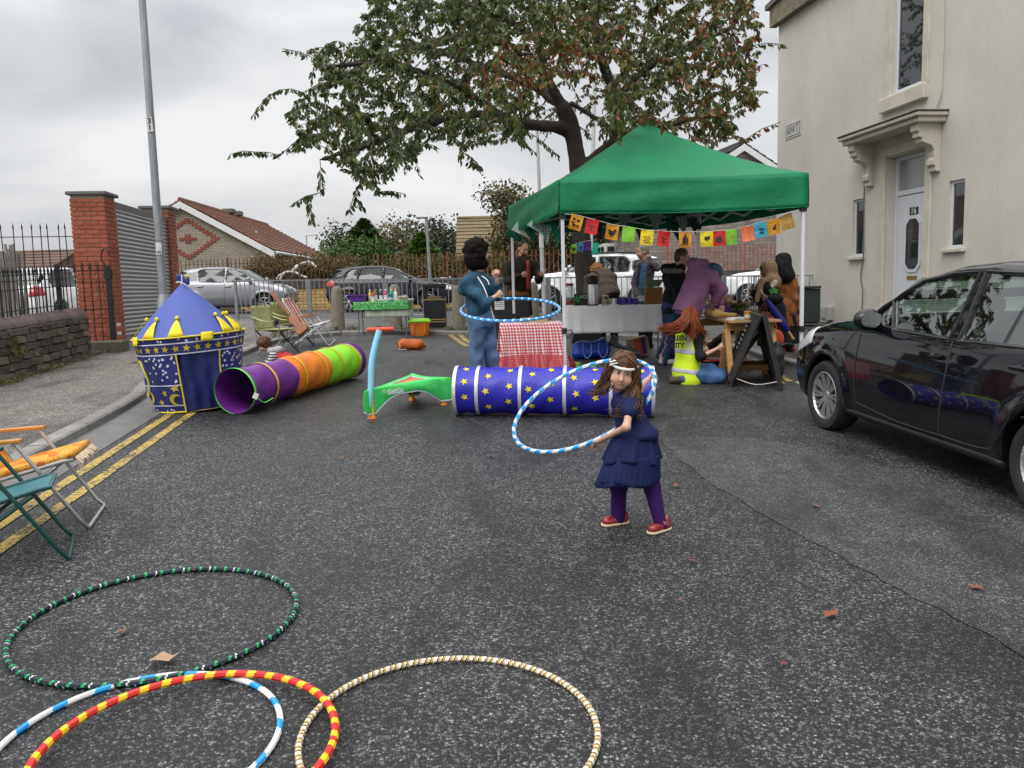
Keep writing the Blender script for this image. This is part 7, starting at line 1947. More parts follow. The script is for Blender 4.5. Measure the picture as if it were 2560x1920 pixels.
# ================================================================ chairs
M_CHROME = mat('chair_tube_silver', (.5, .5, .5), .3, metal=.8, var=.08); M_GTUBE = mat('chair_tube_green', (.006, .06, .05), .4, var=.1); M_TEAL = mat('teal_canvas', (.03, .15, .17), .6, var=.12, scale=5, stretch=(1, 1, 1), bmp=.2, bscale=60)
def flower(name):
 m, nt, b = _nodes(name); co = coords(nt); no = NN(nt, 'ShaderNodeTexNoise', Scale=11, Detail=4, Roughness=.6, Distortion=1.5); nt.links.new(co, no.inputs['Vector'])
 r_ = ramp(nt, [(.3, (.5, .06, .01)), (.42, (.62, .14, .01)), (.5, (.66, .3, .02)), (.58, (.7, .42, .08)), (.66, (.45, .16, .02)), (.74, (.6, .05, .01))], no.outputs['Fac']); nt.links.new(r_.outputs['Color'], b.inputs['Base Color']); b.inputs['Roughness'].default_value = .85
 MATS[name] = m; return m
M_FLOW = flower('orange_flower_fabric'); M_ARM = mat('varnished_wood', (.5, .22, .04), .35, var=.15, scale=5, coat=.3)
def sling(mb, fn, nu=10, nv=8): mb.grid(fn, nu, nv)
def lawn_chair(label, near, far, m_tube, m_fab, m_arm, k=1.0, cushion=False, arm_h=.56, seat_h=.4, tr=.011, wide_arm=.035, stripes=None, back_h=.85, lay=0):
 w = far-near; W_ = Vector((w.x, w.y, 0)); wd = W_.length; W_.normalize(); f = Vector((W_.y, -W_.x, 0))
 if f.x < 0: f = -f
 O = (near+far)/2; O = Vector((O.x, O.y, G(O.x, O.y)))
 root = thing('folding_chair', label, 'chair', O)
 def L(x, y, z): p = O+f*x*k+W_*(y*wd/2); return Vector((p.x, p.y, (G(p.x, p.y) if z < .05 else O.z)+z*k))
 ah = arm_h
 fr = [L(-.34, -1, ah), L(-.04, -1, .06), L(0, -.93, tr), L(0, .93, tr), L(-.04, 1, .06), L(-.34, 1, ah)]
 MB().tube(fr, tr, 8).build('front_leg_frame', m_tube, root, smooth=True)
 rr = [L(-.14, -.93, seat_h-.03), L(-.58, -.95, .06), L(-.63, -.85, tr), L(-.63, .85, tr), L(-.58, .95, .06), L(-.14, .93, seat_h-.03)]
 MB().tube(rr, tr, 8).build('rear_leg_frame', m_tube, root, smooth=True)
 sf = [L(-.5, -.9, seat_h-.1), L(-.1, -.9, seat_h), L(-.06, -.8, seat_h), L(-.06, .8, seat_h), L(-.1, .9, seat_h), L(-.5, .9, seat_h-.1)]
 MB().tube(sf, tr, 8).build('seat_frame', m_tube, root, smooth=True)
 bx_, bz_ = -.78-lay, back_h
 bf = [L(-.47, -.92, seat_h-.11), L(bx_+.03, -.92, bz_-.05), L(bx_, -.8, bz_), L(bx_, .8, bz_), L(bx_+.03, .92, bz_-.05), L(-.47, .92, seat_h-.11)]
 MB().tube(bf, tr, 8).build('back_frame', m_tube, root, smooth=True)
 for y in (-1, 1):
  mb = MB(); a_, b_ = L(-.30, y, ah+.012), L(-.30-.42, y, ah+.0); mb.bar(a_, b_, wide_arm*k, .022*k); ar = mb.build('armrest', m_arm, root, bev=.004)
  MB().cyl(L(-.34, y*1.06, ah-.01), L(-.34, y*.94, ah-.01), .012, seg=8).build('rivet', M_CHROME, ar)
 th = .03 if cushion else .004
 def seat(u, v): return L(lerp(-.5, -.05, u), lerp(-.86, .86, v), lerp(seat_h-.1, seat_h+.008, u)-.03*math.sin(math.pi*v)*math.sin(math.pi*u)+(.03 if cushion else 0))
 def back(u, v): return L(lerp(-.48, bx_, u)-.03*math.sin(math.pi*v), lerp(-.86, .86, v), lerp(seat_h-.1, bz_, u))
 if not stripes:
  mb = MB(); mb.grid(seat, 12, 10); mb.build('seat', m_fab, root, smooth=True, solid=th)
  mb = MB(); mb.grid(back, 12, 10); mb.build('backrest', m_fab, root, smooth=True, solid=th)
 else:
  for fn, nm in ((seat, 'seat'), (back, 'backrest')):
   for q in range(9):
    mb = MB(); mb.grid(lambda u, v: fn(u, (q+v)/9), 10, 3); mb.build(nm+'_stripe', stripes[q % 2], root, smooth=True, solid=.004)
 if cushion:
  mb = MB()
  for q in range(40):
   v = q/39; p = L(-.04, lerp(-.86, .86, v), seat_h+.02); e = p+f*random.uniform(.0, .03)+Vector((random.uniform(-.01, .01), 0, -random.uniform(.05, .085)))
   mb.tube([p, lerp(p, e, .5)+f*.02, e], [.006, .005, .003], 4)
  stuff(mb.build('fringe', mat('cream_fringe', (.6, .5, .36), .9, var=.2), root))
 return root
lawn_chair('orange flower-patterned folding chair with fringe and wooden arms at the left edge', P(220, 1327), P(262, 1266), M_CHROME, M_FLOW, M_ARM, 1.0, True, .54, .41, .012, .045)
lawn_chair('dark green folding chair with teal canvas, nearest at the left edge', P(172, 1405), P(184, 1343), M_GTUBE, M_TEAL, M_GTUBE, 1.0, False, .545, .39, .011, .035)
M_STR, M_STW = cloth('stripe_red', (.5, .02, .02)), cloth('stripe_white', (.66, .62, .55))
lawn_chair('red and white striped folding chair with a white frame beyond the camping chairs', P(822, 868), P(838, 851), M_LEG, M_STR, mat('red_wood', (.4, .08, .03), .4, var=.1), 1.02, False, .52, .4, .012, .04, (M_STR, M_STW))
M_CAMP = cloth('camp_green', (.42, .44, .2), var=.12); M_CTUBE = mat('camp_tube', (.3, .3, .3), .4, metal=.6, var=.1)
def camp_chair(label, base, ang):
 f = Vector((math.cos(ang), math.sin(ang), 0)); s_ = Vector((-f.y, f.x, 0)); root = thing('camping_chair', label, 'chair', base, 'pale green camping chairs')
 def L(x, y, z): p = base+f*x+s_*y; return Vector((p.x, p.y, (G(p.x, p.y) if z < .02 else base.z)+z))
 for y in (-.25, .25):
  MB().tube([L(-.24, y, 0), L(.24, y, .42)], .009, 6).build('leg', M_CTUBE, root); MB().tube([L(.24, y, 0), L(-.24, y, .42)], .009, 6).build('leg', M_CLAMP, root)
  MB().tube([L(-.24, y, .3), L(-.3, y, .8)], .009, 6).build('back_post', M_CTUBE, root); MB().tube([L(.24, y, .02), L(.24, y, .58)], .009, 6).build('front_post', M_CTUBE, root)
  mb = MB(); mb.grid(lambda u, v: L(lerp(-.29, .25, u), y+(v-.5)*.07, .585+.05*(1-u)-.05*math.sin(math.pi*u)), 8, 3); ar = mb.build('armrest', M_CAMP, root, smooth=True, solid=.006)
 for x in (-.24, .24):
  MB().tube([L(x, -.25, 0), L(x, .25, .4)], .009, 6).build('leg', M_CTUBE, root); MB().tube([L(x, .25, 0), L(x, -.25, .4)], .009, 6).build('leg', M_CLAMP, root)
 mb = MB(); mb.grid(lambda u, v: L(lerp(-.24, .26, u), lerp(-.25, .25, v), .42-.06*math.sin(math.pi*u)*math.sin(math.pi*v)), 9, 9); mb.build('seat', M_CAMP, root, smooth=True, solid=.005)
 mb = MB(); mb.grid(lambda u, v: L(lerp(-.235, -.305, u)-.03*math.sin(math.pi*v), lerp(-.25, .25, v), lerp(.4, .82, u)-.0), 9, 9); mb.build('backrest', M_CAMP, root, smooth=True, solid=.005)
 MB().tube(catmull([L(-.3, -.12, .8), L(-.31, -.08, .86), L(-.31, .08, .86), L(-.3, .12, .8)], 4), .008, 5).build('carry_loop', M_CLAMP, root)
 mb = MB(); mb.lathe([(.04, 0), (.045, .05), (.04, .1)], L(.2, -.25, .5), 12); mb.build('cup_holder', M_CLAMP, root)
 return root
camp_chair('pale green camping chair, the nearer one just behind the crouching toddler', P(696, 884), R(-22))
camp_chair('pale green camping chair, the further one with a guitar leaning on it', P(738, 866), R(-18))
# guitar leaning in the second chair
M_GUIT = mat('guitar_wood', (.3, .1, .03), .3, var=.15, scale=6, coat=.5); M_GNECK = mat('guitar_neck', (.22, .075, .03), .4, var=.1)
ga, gb = at(692, 746, 13.2), at(744, 810, 13.05); gd = (gb-ga).normalized(); gs = gd.cross(Vector((0, -1, .2))).normalized(); gn = gs.cross(gd)
gu = thing('guitar', 'brown acoustic guitar lying across the green camping chairs', 'guitar', gb)
gl = (gb-ga).length; Mg = frame(gb, gd, gs)
out_ = [(-.16+.34*t, w_*.7) for t, w_ in ((0, .06), (.08, .1), (.2, .125), (.33, .11), (.45, .09), (.58, .1), (.75, .15), (.9, .15), (1, .1))]
MB().prism(out_+[(x, -y) for x, y in out_[::-1]], Mg @ Matrix.Translation((0, 0, -.04)), .09).build('guitar_body', M_GUIT, gu, bev=.01, fixn=True)
MB().lathe([(.001, 0), (.045, 0)], seg=16, M=Mg @ Matrix.Translation((-.02, 0, .052))).build('sound_hole', M_DARK, gu)
MB().bar(ga, gb-gd*.2, .05, .025, up=gn).build('neck', M_GNECK, gu); MB().bar(ga-gd*.14, ga, .07, .018, up=gn).build('headstock', M_GNECK, gu)
# ================================================================ things on and under the stall tables
M_STEEL = mat('brushed_steel', (.5, .5, .5), .25, metal=.9, var=.1, scale=4, stretch=(1, 1, 20)); M_JAR = carglass('jar_glass', (.75, .8, .78), .1)
p = on_w(1482, .12); rt = thing('vacuum_flask', 'tall steel pump flask with a black top on the white table', 'flask', p)
MB().lathe([(.001, 0), (.088, 0), (.088, .02)], p, 24).build('base_ring', M_PLASTIC, rt, smooth=True)
MB().lathe([(.085, .02), (.085, .31), (.08, .33)], p, 24).build('flask_body', M_STEEL, rt, smooth=True)
MB().lathe([(.086, .315), (.086, .36), (.08, .37), (.08, .42), (.06, .445), (.001, .45)], p, 24).build('pump_top', M_PLASTIC, rt, smooth=True)
MB().tube(catmull([p+Vector(v) for v in ((-.085, 0, .36), (-.095, 0, .44), (-.05, 0, .5), (.05, 0, .5), (.095, 0, .44), (.085, 0, .36))], 4), .008, 6).build('handle', M_PLASTIC, rt)
MB().box(p+Vector((0, -.095, .39)), (.05, .05, .03)).build('spout', M_PLASTIC, rt)
def mug(label, p, r_, h, m, group=None):
 root = thing('mug', label, 'mug', p, group)
 MB().lathe([(.001, 0), (r_*.92, 0), (r_, h*.3), (r_, h), (r_*.88, h), (r_*.85, .01)], p, 16).build('cup', m, root, smooth=True)
 MB().tube(catmull([p+Vector((-r_*.95, -.01, h*.8)), p+Vector((-r_*1.6, -.01, h*.7)), p+Vector((-r_*1.6, -.01, h*.35)), p+Vector((-r_*.95, -.01, h*.2))], 4), .007, 6).build('handle', m, root, smooth=True)
mug('white mug beside the purple mugs on the stall table', on_w(1536, .08), .036, .1, M_WHITE)
M_PMUG = mat('purple_glaze', (.05, .035, .3), .25, var=.05)
for px, bk, t_ in ((1551, .2, 'leftmost and furthest back'), (1560, .08, 'second from the left'), (1574, .08, 'third from the left'), (1588, .08, 'rightmost, by the blue bottle')): mug('purple mug in a row on the white table, '+t_, on_w(px, bk), .042, .095, M_PMUG, 'purple mugs on the stall table')
bottle('drink_bottle', 'blue bottle with a green cap left of the wicker basket', on_w(1603, .12), .05, .26, mat('blue_drink', (.03, .14, .22), .2, var=.1), mat('green_cap', (.02, .2, .05), .4, var=.05), neck=.75)
p = on_w(1422, .2); rt = thing('glass_jar', 'large clear glass jar with a red lid at the left end of the white table', 'jar', p)
MB().lathe([(.001, .01), (.09, .01), (.095, .05), (.095, .26), (.07, .3)], p, 18).build('jar_body', M_JAR, rt, smooth=True); MB().lathe([(.08, .3), (.08, .34), (.001, .345)], p, 18).build('lid', mat('jar_lid', (.45, .03, .03), .4, var=.05), rt); MB().lathe([(.001, .02), (.085, .02), (.085, .09), (.001, .09)], p, 18).build('contents', mat('red_contents', (.4, .02, .02), .5, var=.3), rt)
p = on_w(1513, .12); rt = thing('glass_jar', 'small round jar of tea bags right of the steel flask', 'jar', p)
MB().lathe([(.001, .0), (.06, 0), (.065, .05), (.06, .11), (.05, .13)], p, 16).build('jar_body', M_JAR, rt, smooth=True); MB().lathe([(.001, .01), (.055, .01), (.055, .08), (.001, .09)], p, 12).build('contents', mat('tea_contents', (.4, .32, .15), .7, var=.4, scale=40), rt)
MB().lathe([(.055, .13), (.055, .145), (.001, .15)], p, 16).build('lid', M_BRASS, rt)
p = on_w(1458, .32); rt = thing('table_sign', 'small blackboard sign reading VOTE with a green leaf, behind the flask', 'sign', p)
MB().box(p+Vector((0, 0, .09)), (.27, .015, .18), rot=(-.15, 0, 0)).build('board', M_BLACK, rt)
text_mesh('VOTE', .075, M_WHITE, frame(p+Vector((.04, -.022, .13)), (1, 0, 0), (0, .15, 1)), rt, bold=.001)
ps = [(math.cos(a)*.05*(1+.35*math.sin(5*a)), math.sin(a)*.05*(1+.35*math.sin(5*a))) for a in np.linspace(0, 6.28, 24)]; MB().prism(ps, frame(p+Vector((-.1, -.03, .1)), (1, 0, 0), (0, 0, 1)), .004).build('leaf_cutout', mat('leaf_card', (.02, .3, .1), .6, var=.1), rt)
M_WICK = mat('wicker', (.26, .12, .04), .7, var=.35, scale=60, bmp=.6, bscale=90)
p = on_w(1633, .2); rt = thing('wicker_basket', 'brown wicker hamper at the right end of the white table', 'basket', p)
MB().box(p+Vector((0, 0, .125)), (.25, .2, .25), taper=1.04).build('basket_body', M_WICK, rt, bev=.012)
for k in range(6): MB().box(p+Vector((-.105+.042*k, -.105, .125)), (.012, .012, .235)).build('cane', M_WICK, rt)
for k in range(5): MB().box(p+Vector((0, -.108, .03+.05*k)), (.255, .008, .014)).build('weave_band', M_WICK, rt)
p2 = p+Vector((-.005, 0, .256)); rt = thing('bowl', 'wide green enamel bowl standing on the wicker hamper', 'bowl', p2)
MB().lathe([(.001, .0), (.1, 0), (.14, .06), (.155, .1), (.148, .1), (.13, .06), (.09, .01), (.001, .01)], p2, 24).build('bowl', mat('enamel_green', (.13, .19, .11), .3, var=.06), rt, smooth=True); MB().lathe([(.154, .096), (.163, .102), (.154, .106)], p2, 24).build('rim', mat('enamel_dark', (.03, .05, .03), .3, var=0), rt)
# under the table
p = P(1478, 896); M_BLUEB = mat('blue_tarpaulin', (.008, .055, .42), .35, var=.2, scale=9, bmp=.6, bscale=16, bdist=.04)
rt = sdf_thing('carrier_bag', 'big shiny blue woven carrier bag under the white table', 'bag', p, lambda s: s.cone(p+Vector((-.19, 0, .12)), p+Vector((.17, .02, .13)), .13, .135, .05, ((0, 0, 1), 1.1)).ell(p+Vector((.2, .05, .26)), (.05, .06, .06), .05), M_BLUEB, 'bag', .014, wob(21, 28, .016), (p, (0, 0, -1)))
for x_ in (-.1, .14): MB().tube(catmull([p+Vector((x_-.04, -.14, .25)), p+Vector((x_-.03, -.16, .1)), p+Vector((x_+.02, -.165, .02)), p+Vector((x_+.09, -.16, .1)), p+Vector((x_+.08, -.13, .24))], 4), .011, 5, flat=.4).build('strap', mat('strap_blue', (.12, .2, .5), .6, var=.2), rt)
p = P(1600, 890); rt = thing('paper_bag', 'brown paper bag with red and purple stripes under the white table', 'bag', p)
Mx = Matrix.Translation(p) @ Matrix.Rotation(.25, 4, 'Z') @ Matrix.Rotation(-.2, 4, 'Y')
MB().box((0, 0, .15), (.3, .18, .3), M=Mx).build('bag', M_CARD, rt, bev=.01)
for x_, c in ((-.06, (.6, .08, .03)), (.0, (.6, .08, .03)), (.06, (.07, .03, .22))): MB().box((x_, -.092, .16), (.04 if c[0] > .5 else .07, .004, .26), M=Mx).build('printed_stripe', mat('stripe%d' % int(c[0]*100), c, .7, var=.05), rt)
p = P(1565, 893); sdf_thing('plastic_bag', 'crumpled grey plastic bag in front of the striped paper bag', 'bag', p, lambda s: s.cone(p+Vector((-.16, 0, .2)), p+Vector((.18, 0, .06)), .035, .045, .03, ((0, 1, 0), 2)).ell(p+Vector((-.19, 0, .26)), (.07, .06, .08), .03).cone(p+Vector((.0, 0, .05)), p+Vector((.0, 0, .14)), .05, .05, .03), mat('grey_polythene', (.16, .165, .17), .25, var=.4, scale=20), 'bag', .014, wob(5, 45, .014), (p, (0, 0, -1)))
p = P(1470, 868); rt = thing('folded_case', 'flat black case leaning behind the blue bag under the table', 'case', p); MB().box(p+Vector((0, 0, .2)), (.5, .06, .4), rot=(-.1, .25, 0)).build('case', M_BLKCLOTH, rt, bev=.015); MB().box(p+Vector((0, -.05, .38)), (.14, .03, .02), rot=(0, .25, 0)).build('handle', M_CLAMP, rt)
for px, t_ in ((1441, 'left'), (1483, 'right')):
 p = P(px, 926); rt = thing('stilt_cup', 'lime green plastic cup stilt behind the blue tunnel, the %s one' % t_, 'stilt cup', p, 'lime cup stilts')
 MB().lathe([(.001, 0), (.075, 0), (.07, .012), (.055, .02), (.05, .11), (.001, .115)], p, 18).build('cup', M_LIME, rt, smooth=True, sharp=50); MB().tube(catmull([p+Vector((.05, 0, .1)), p+Vector((.1, .02, .05)), p+Vector((.16, 0, .02)), p+Vector((.22, .03, .012))], 4), .004, 5).build('cord', M_LIME, rt)
p = P(1420, 938); sdf_thing('rucksack', 'red and black bag on the road beside the gingham table', 'bag', p, lambda s: s.ell(p+Vector((0, .1, .1)), (.12, .1, .12), .03).ell(p+Vector((-.03, .1, .2)), (.08, .08, .06), .03), mat('red_bag', (.4, .02, .03), .6, var=.5, scale=9), 'bag', .014, wob(6, 30, .01), (p, (0, 0, -1)))
# trestle table goods
def ont(px, py): d = ray(px, py); k_ = (TZ+.002-CAMZ)/d.z; q = Vector((0, 0, CAMZ))+d*k_; return q if 10.3 < q.y < 12.2 else at(px, py, 12.0 if q.y > 12 else 10.4)
def tpos(px, back): q = at(px, 800, 10.3+back); return Vector((q.x, 10.3+back, TZ+.002))
tub('storage_crate', 'purple plastic crate at the back of the trestle table', tpos(1795, 1.55), .34, .26, .16, MATS['purple_plastic'], 'crate')
M_SACK = mat('onion_net', (.45, .3, .13), .7, var=.35, scale=30, bmp=.5, bscale=40)
p = tpos(1785, 1.1); sdf_thing('produce_bag', 'net bag of onions on the trestle table', 'vegetables', p, lambda s: s.ell(p+Vector((-.06, 0, .06)), (.08, .07, .065), .01).ell(p+Vector((.02, 0, .07)), (.06, .06, .06), .01).ell(p+Vector((-.03, .02, .12)), (.05, .05, .04), .01), M_SACK, 'bag', .012, None, (p, (0, 0, -1)))
p = tpos(1806, .85); sdf_thing('squash', 'pale yellow long-necked squash lying on the trestle table', 'squash', p, lambda s: s.ell(p+Vector((-.08, 0, .06)), (.075, .06, .06), .03).cone(p+Vector((-.03, 0, .05)), p+Vector((.17, -.02, .04)), .035, .028, .04), mat('squash_skin', (.55, .36, .1), .45, var=.1), 'squash', .01, None, (p, (0, 0, -1)))
p = tpos(1815, 1.75); sdf_thing('bread_bag', 'brown paper bag of bread beside the purple crate', 'bag', p, lambda s: s.ell(p+Vector((0, 0, .14)), (.11, .09, .15), .02).ell(p+Vector((-.1, -.05, .05)), (.09, .06, .05), .02), mat('brown_paper', (.2, .1, .045), .8, var=.25, scale=12), 'bag', .014, wob(9, 30, .012), (p, (0, 0, -1)))
for k, (px, bk) in enumerate(((1838, .5), (1846, .35), (1838, .22))):
 p = tpos(px, bk); rt = thing('leaflet_pile', ('cream pile of leaflets furthest back on the trestle table', 'middle pile of cream leaflets on the trestle table', 'white leaflets near the front edge of the trestle table')[k], 'leaflets', p); MB().box(p+Vector((0, 0, .01)), (.2, .14, .02), rot=(0, 0, .3*k)).build('stack', mat('cream_paper', (.66, .58, .4), .7, var=.08) if k < 2 else M_WHITE, rt); MB().box(p+Vector((.01, 0, .0225)), (.2, .14, .003), rot=(0, 0, .3*k+.15)).build('top_sheet', MATS['paper'], rt)
bottle('honey_jar', 'squat jar of honey with an orange lid on the trestle table', tpos(1869, .3), .045, .11, mat('honey', (.5, .25, .03), .2, var=.1), mat('copper_lid', (.5, .2, .08), .4, var=.05), cat='jar', neck=.98)
for px, bk, t_ in ((1838, .95, 'left'), (1858, .8, 'right')):
 p = tpos(px, bk); rt = thing('potted_plant', 'small potted plant with red flowers on the trestle table, %s one' % t_, 'plant', p)
 MB().lathe([(.001, 0), (.045, 0), (.06, .1), (.052, .1), (.04, .02)], p, 14).build('pot', M_PLASTIC, rt, smooth=True); mb = MB(); tuft(mb, p+Vector((0, 0, .1)), 60, .16, .06); stuff(mb.build('leaves', [ML['conifer'], ML['olive']], rt)); MB().lathe([(.001, -.025), (.025, 0), (.001, .02)], p+Vector((.0, -.04, .2)), 8).build('flower', mat('flower_red', (.4, .01, .03), .6, var=.2), rt)
p = P(1788, 888); rt = thing('cardboard_box', 'plain cardboard box on the ground under the trestle table', 'box', p); MB().box(p+Vector((0, .3, .1)), (.3, .26, .2)).build('box', M_CARD, rt); MB().box(p+Vector((-.12, .3, .215)), (.16, .26, .006), rot=(0, -.6, 0)).build('flap', M_CARD, rt)
p = P(1778, 925); rt = thing('wire_basket', 'basket with a red rim on the ground beside the kneeling woman', 'basket', p); MB().tube([p+Vector((.16*math.cos(a), .12+.12*math.sin(a), .12)) for a in np.linspace(0, 6.1, 24)], .012, 6, closed=True).build('rim', mat('jar_lid', (0, 0, 0)), rt); MB().lathe([(.1, 0), (.15, .12)], p+Vector((0, .12, 0)), 16).build('basket', M_BLKCLOTH, rt)
# A-board
na, nb_, fa, fb_ = P(1833, 967), P(1947, 977), P(1820, 932), P(1916, 934)
tn, tf = at(1907, 792, (na.y+nb_.y)/2), at(1880, 784, (fa.y+fb_.y)/2)
ab = thing('a_board', 'black A-frame chalkboard standing in front of the trestle table', 'sign', (na+nb_)/2)
M_CHALKB = mat('chalkboard', (.022, .024, .026), .6, var=.2, scale=5); M_CHALK = mat('chalk', (.16, .19, .21), .9, var=.3)
for a_, b_, sgn, ch in ((na, fa, -1, True), (nb_, fb_, 1, False)):
 a_ = a_+Vector((0, 0, .05)); b_ = b_+Vector((0, 0, .05)); mb = MB(); off_ = Vector((sgn*.025, 0, .01))
 q_ = [a_, b_, tf, tn]; mb.add([v for v in q_]+[v+off_ for v in q_], [(0, 1, 2, 3), (7, 6, 5, 4)]+[(i, (i+1) % 4, (i+1) % 4+4, i+4) for i in range(4)]); pn_ = mb.build('panel', M_CHALKB, ab, fixn=True)
 for v0, v1 in ((a_-Vector((0, 0, .05)), tn), (b_-Vector((0, 0, .05)), tf)): MB().bar(v0+off_*1.3, v1+off_*1.3, .035, .03).build('frame_rail', M_BLACK, ab)
 MB().bar(a_+off_*1.5, b_+off_*1.5, .03, .03).build('frame_rail', M_BLACK, ab)
 if ch:
  wd_ = (a_-b_).normalized(); up_ = ((tn+tf)/2-(a_+b_)/2).normalized(); nrm_ = wd_.cross(up_)
  if nrm_.x > 0: nrm_ = -nrm_
  for k in range(7):
   c_ = lerp((a_+b_)/2, (tn+tf)/2, .86-.07*k)+off_*2.0+nrm_*.012; mb = MB()
   mb.tube([c_+wd_*(.13 if k % 3 else .09)*(i/12-.5)*2+up_*.012*math.sin(i*2.2+k) for i in range(13)], .004, 4); mb.build('chalk_line', M_CHALK, ab)
MB().bar((tn+Vector((-.02, 0, .01))), tf+Vector((-.02, 0, .01)), .05, .02).build('hinge_rail', M_BLACK, ab)
MB().tube(catmull([lerp(na, tn, .12), (na+nb_)/2+Vector((0, 0, .05)), lerp(nb_, tn, .12)], 6), .005, 5).build('spreader_cord', M_STRING, ab)
# scrolled black gate and low stone wall by the house corner
a_, b_ = at(1872, 770, 17.6), at(1908, 770, 17.4);
a_.z = b_.z = 0
og = railing('iron_gate', 'ornate black iron gate panel behind the woman in the tan headscarf', 'gate', a_, b_, .055, (.1, .72, .86, 1.02), 1.02, .08, M_IRON, gz=zw, bar_r=.009)
for k in range(3): c_ = lerp(a_, b_, .2+.3*k); c_ = Vector((c_.x, c_.y-.02, zw(c_)+.79)); MB().tube([c_+Vector((.045*math.cos(t)*(1-t/9), 0, .05*math.sin(t)*(1-t/9))) for t in np.linspace(0, 7, 18)], .008, 5).build('scroll', M_IRON, og)
c_ = at(1868, 795, 15.6); gw = thing('rubble_wall', 'low grey stone planter wall behind the trestle table', 'wall', (c_.x, c_.y, zw(c_)))
for i in range(3):
 for j in range(4): inst('stone', stone_mes[(i*3+j) % 8], gw, Matrix.Translation((c_.x-.25+.19*j+.08*(i % 2), c_.y, zw(c_)+.09+.15*i)) @ Matrix.Diagonal((.18, .2, .145, 1)))
# fallen leaves on the road
def leafspot(x, y):
 if y < 850: return 'along the far kerb'
 if y < 920: return 'between the orange bag and the gingham table' if x < 1300 else 'by the right kerb under the gazebo'
 if y < 1030 and x > 1600: return 'near the black A-board'
 return ('left' if x < 900 else 'centre' if x < 1650 else 'right')+(' foreground' if y > 1350 else ' middle ground')+' of the empty road'
LV = [(412, 1650, .1), (855, 1145, .05), (490, 1425, .04), (305, 1580, .05), (2078, 1537, .07), (1730, 1402, .04), (1700, 1500, .03), (1690, 1215, .06), (930, 1053, .04), (1225, 1140, .05), (955, 905, .06), (1068, 905, .06), (1100, 815, .09), (1130, 848, .07), (770, 835, .07), (820, 830, .09), (1010, 855, .05), (1060, 870, .05), (1780, 990, .05), (1765, 975, .05), (1735, 965, .04), (2200, 1120, .05), (1930, 1010, .04), (1640, 990, .05), (1870, 930, .08), (1960, 860, .06), (1925, 895, .07), (2040, 1265, .05), (1110, 875, .07), (1145, 900, .04), (870, 838, .07), (2440, 1470, .06), (1960, 1660, .04), (1300, 1390, .03), (640, 1100, .03), (1000, 1250, .03)]
M_FALL = [mat('fallen_leaf_%d' % i, c, .8, var=.3, scale=20) for i, c in enumerate(((.16, .075, .035), (.2, .06, .025), (.12, .035, .022), (.34, .22, .14)))]
fme = []
for m in M_FALL: b_ = MB(); b_.add([(v.x, v.y, abs(v.z)*1.2+.05*abs(math.sin(i*2))) for i, v in enumerate(leaf_verts(Vector((-.5, 0, 0)), Vector((1, 0, 0)), Vector((0, 1, 0)), 1, .55))], LEAF_F); fme.append(b_.mesh('fallen_leaf', m, smooth=True, sharp=180))
for k, (x, y, L_) in enumerate(LV):
 p = P(x, y, .012+(PUP if y < 838 else 0)); o = inst('fallen_leaf', fme[3 if k == 0 else k % 3], None, T(p, rz=k*1.7, sc=L_*1.25))
 tag(o, 'pale tan curled leaf lying by the dark hoop' if k == 0 else 'small dry leaf '+leafspot(x, y), 'leaf', None if k == 0 else 'fallen leaves on the road')
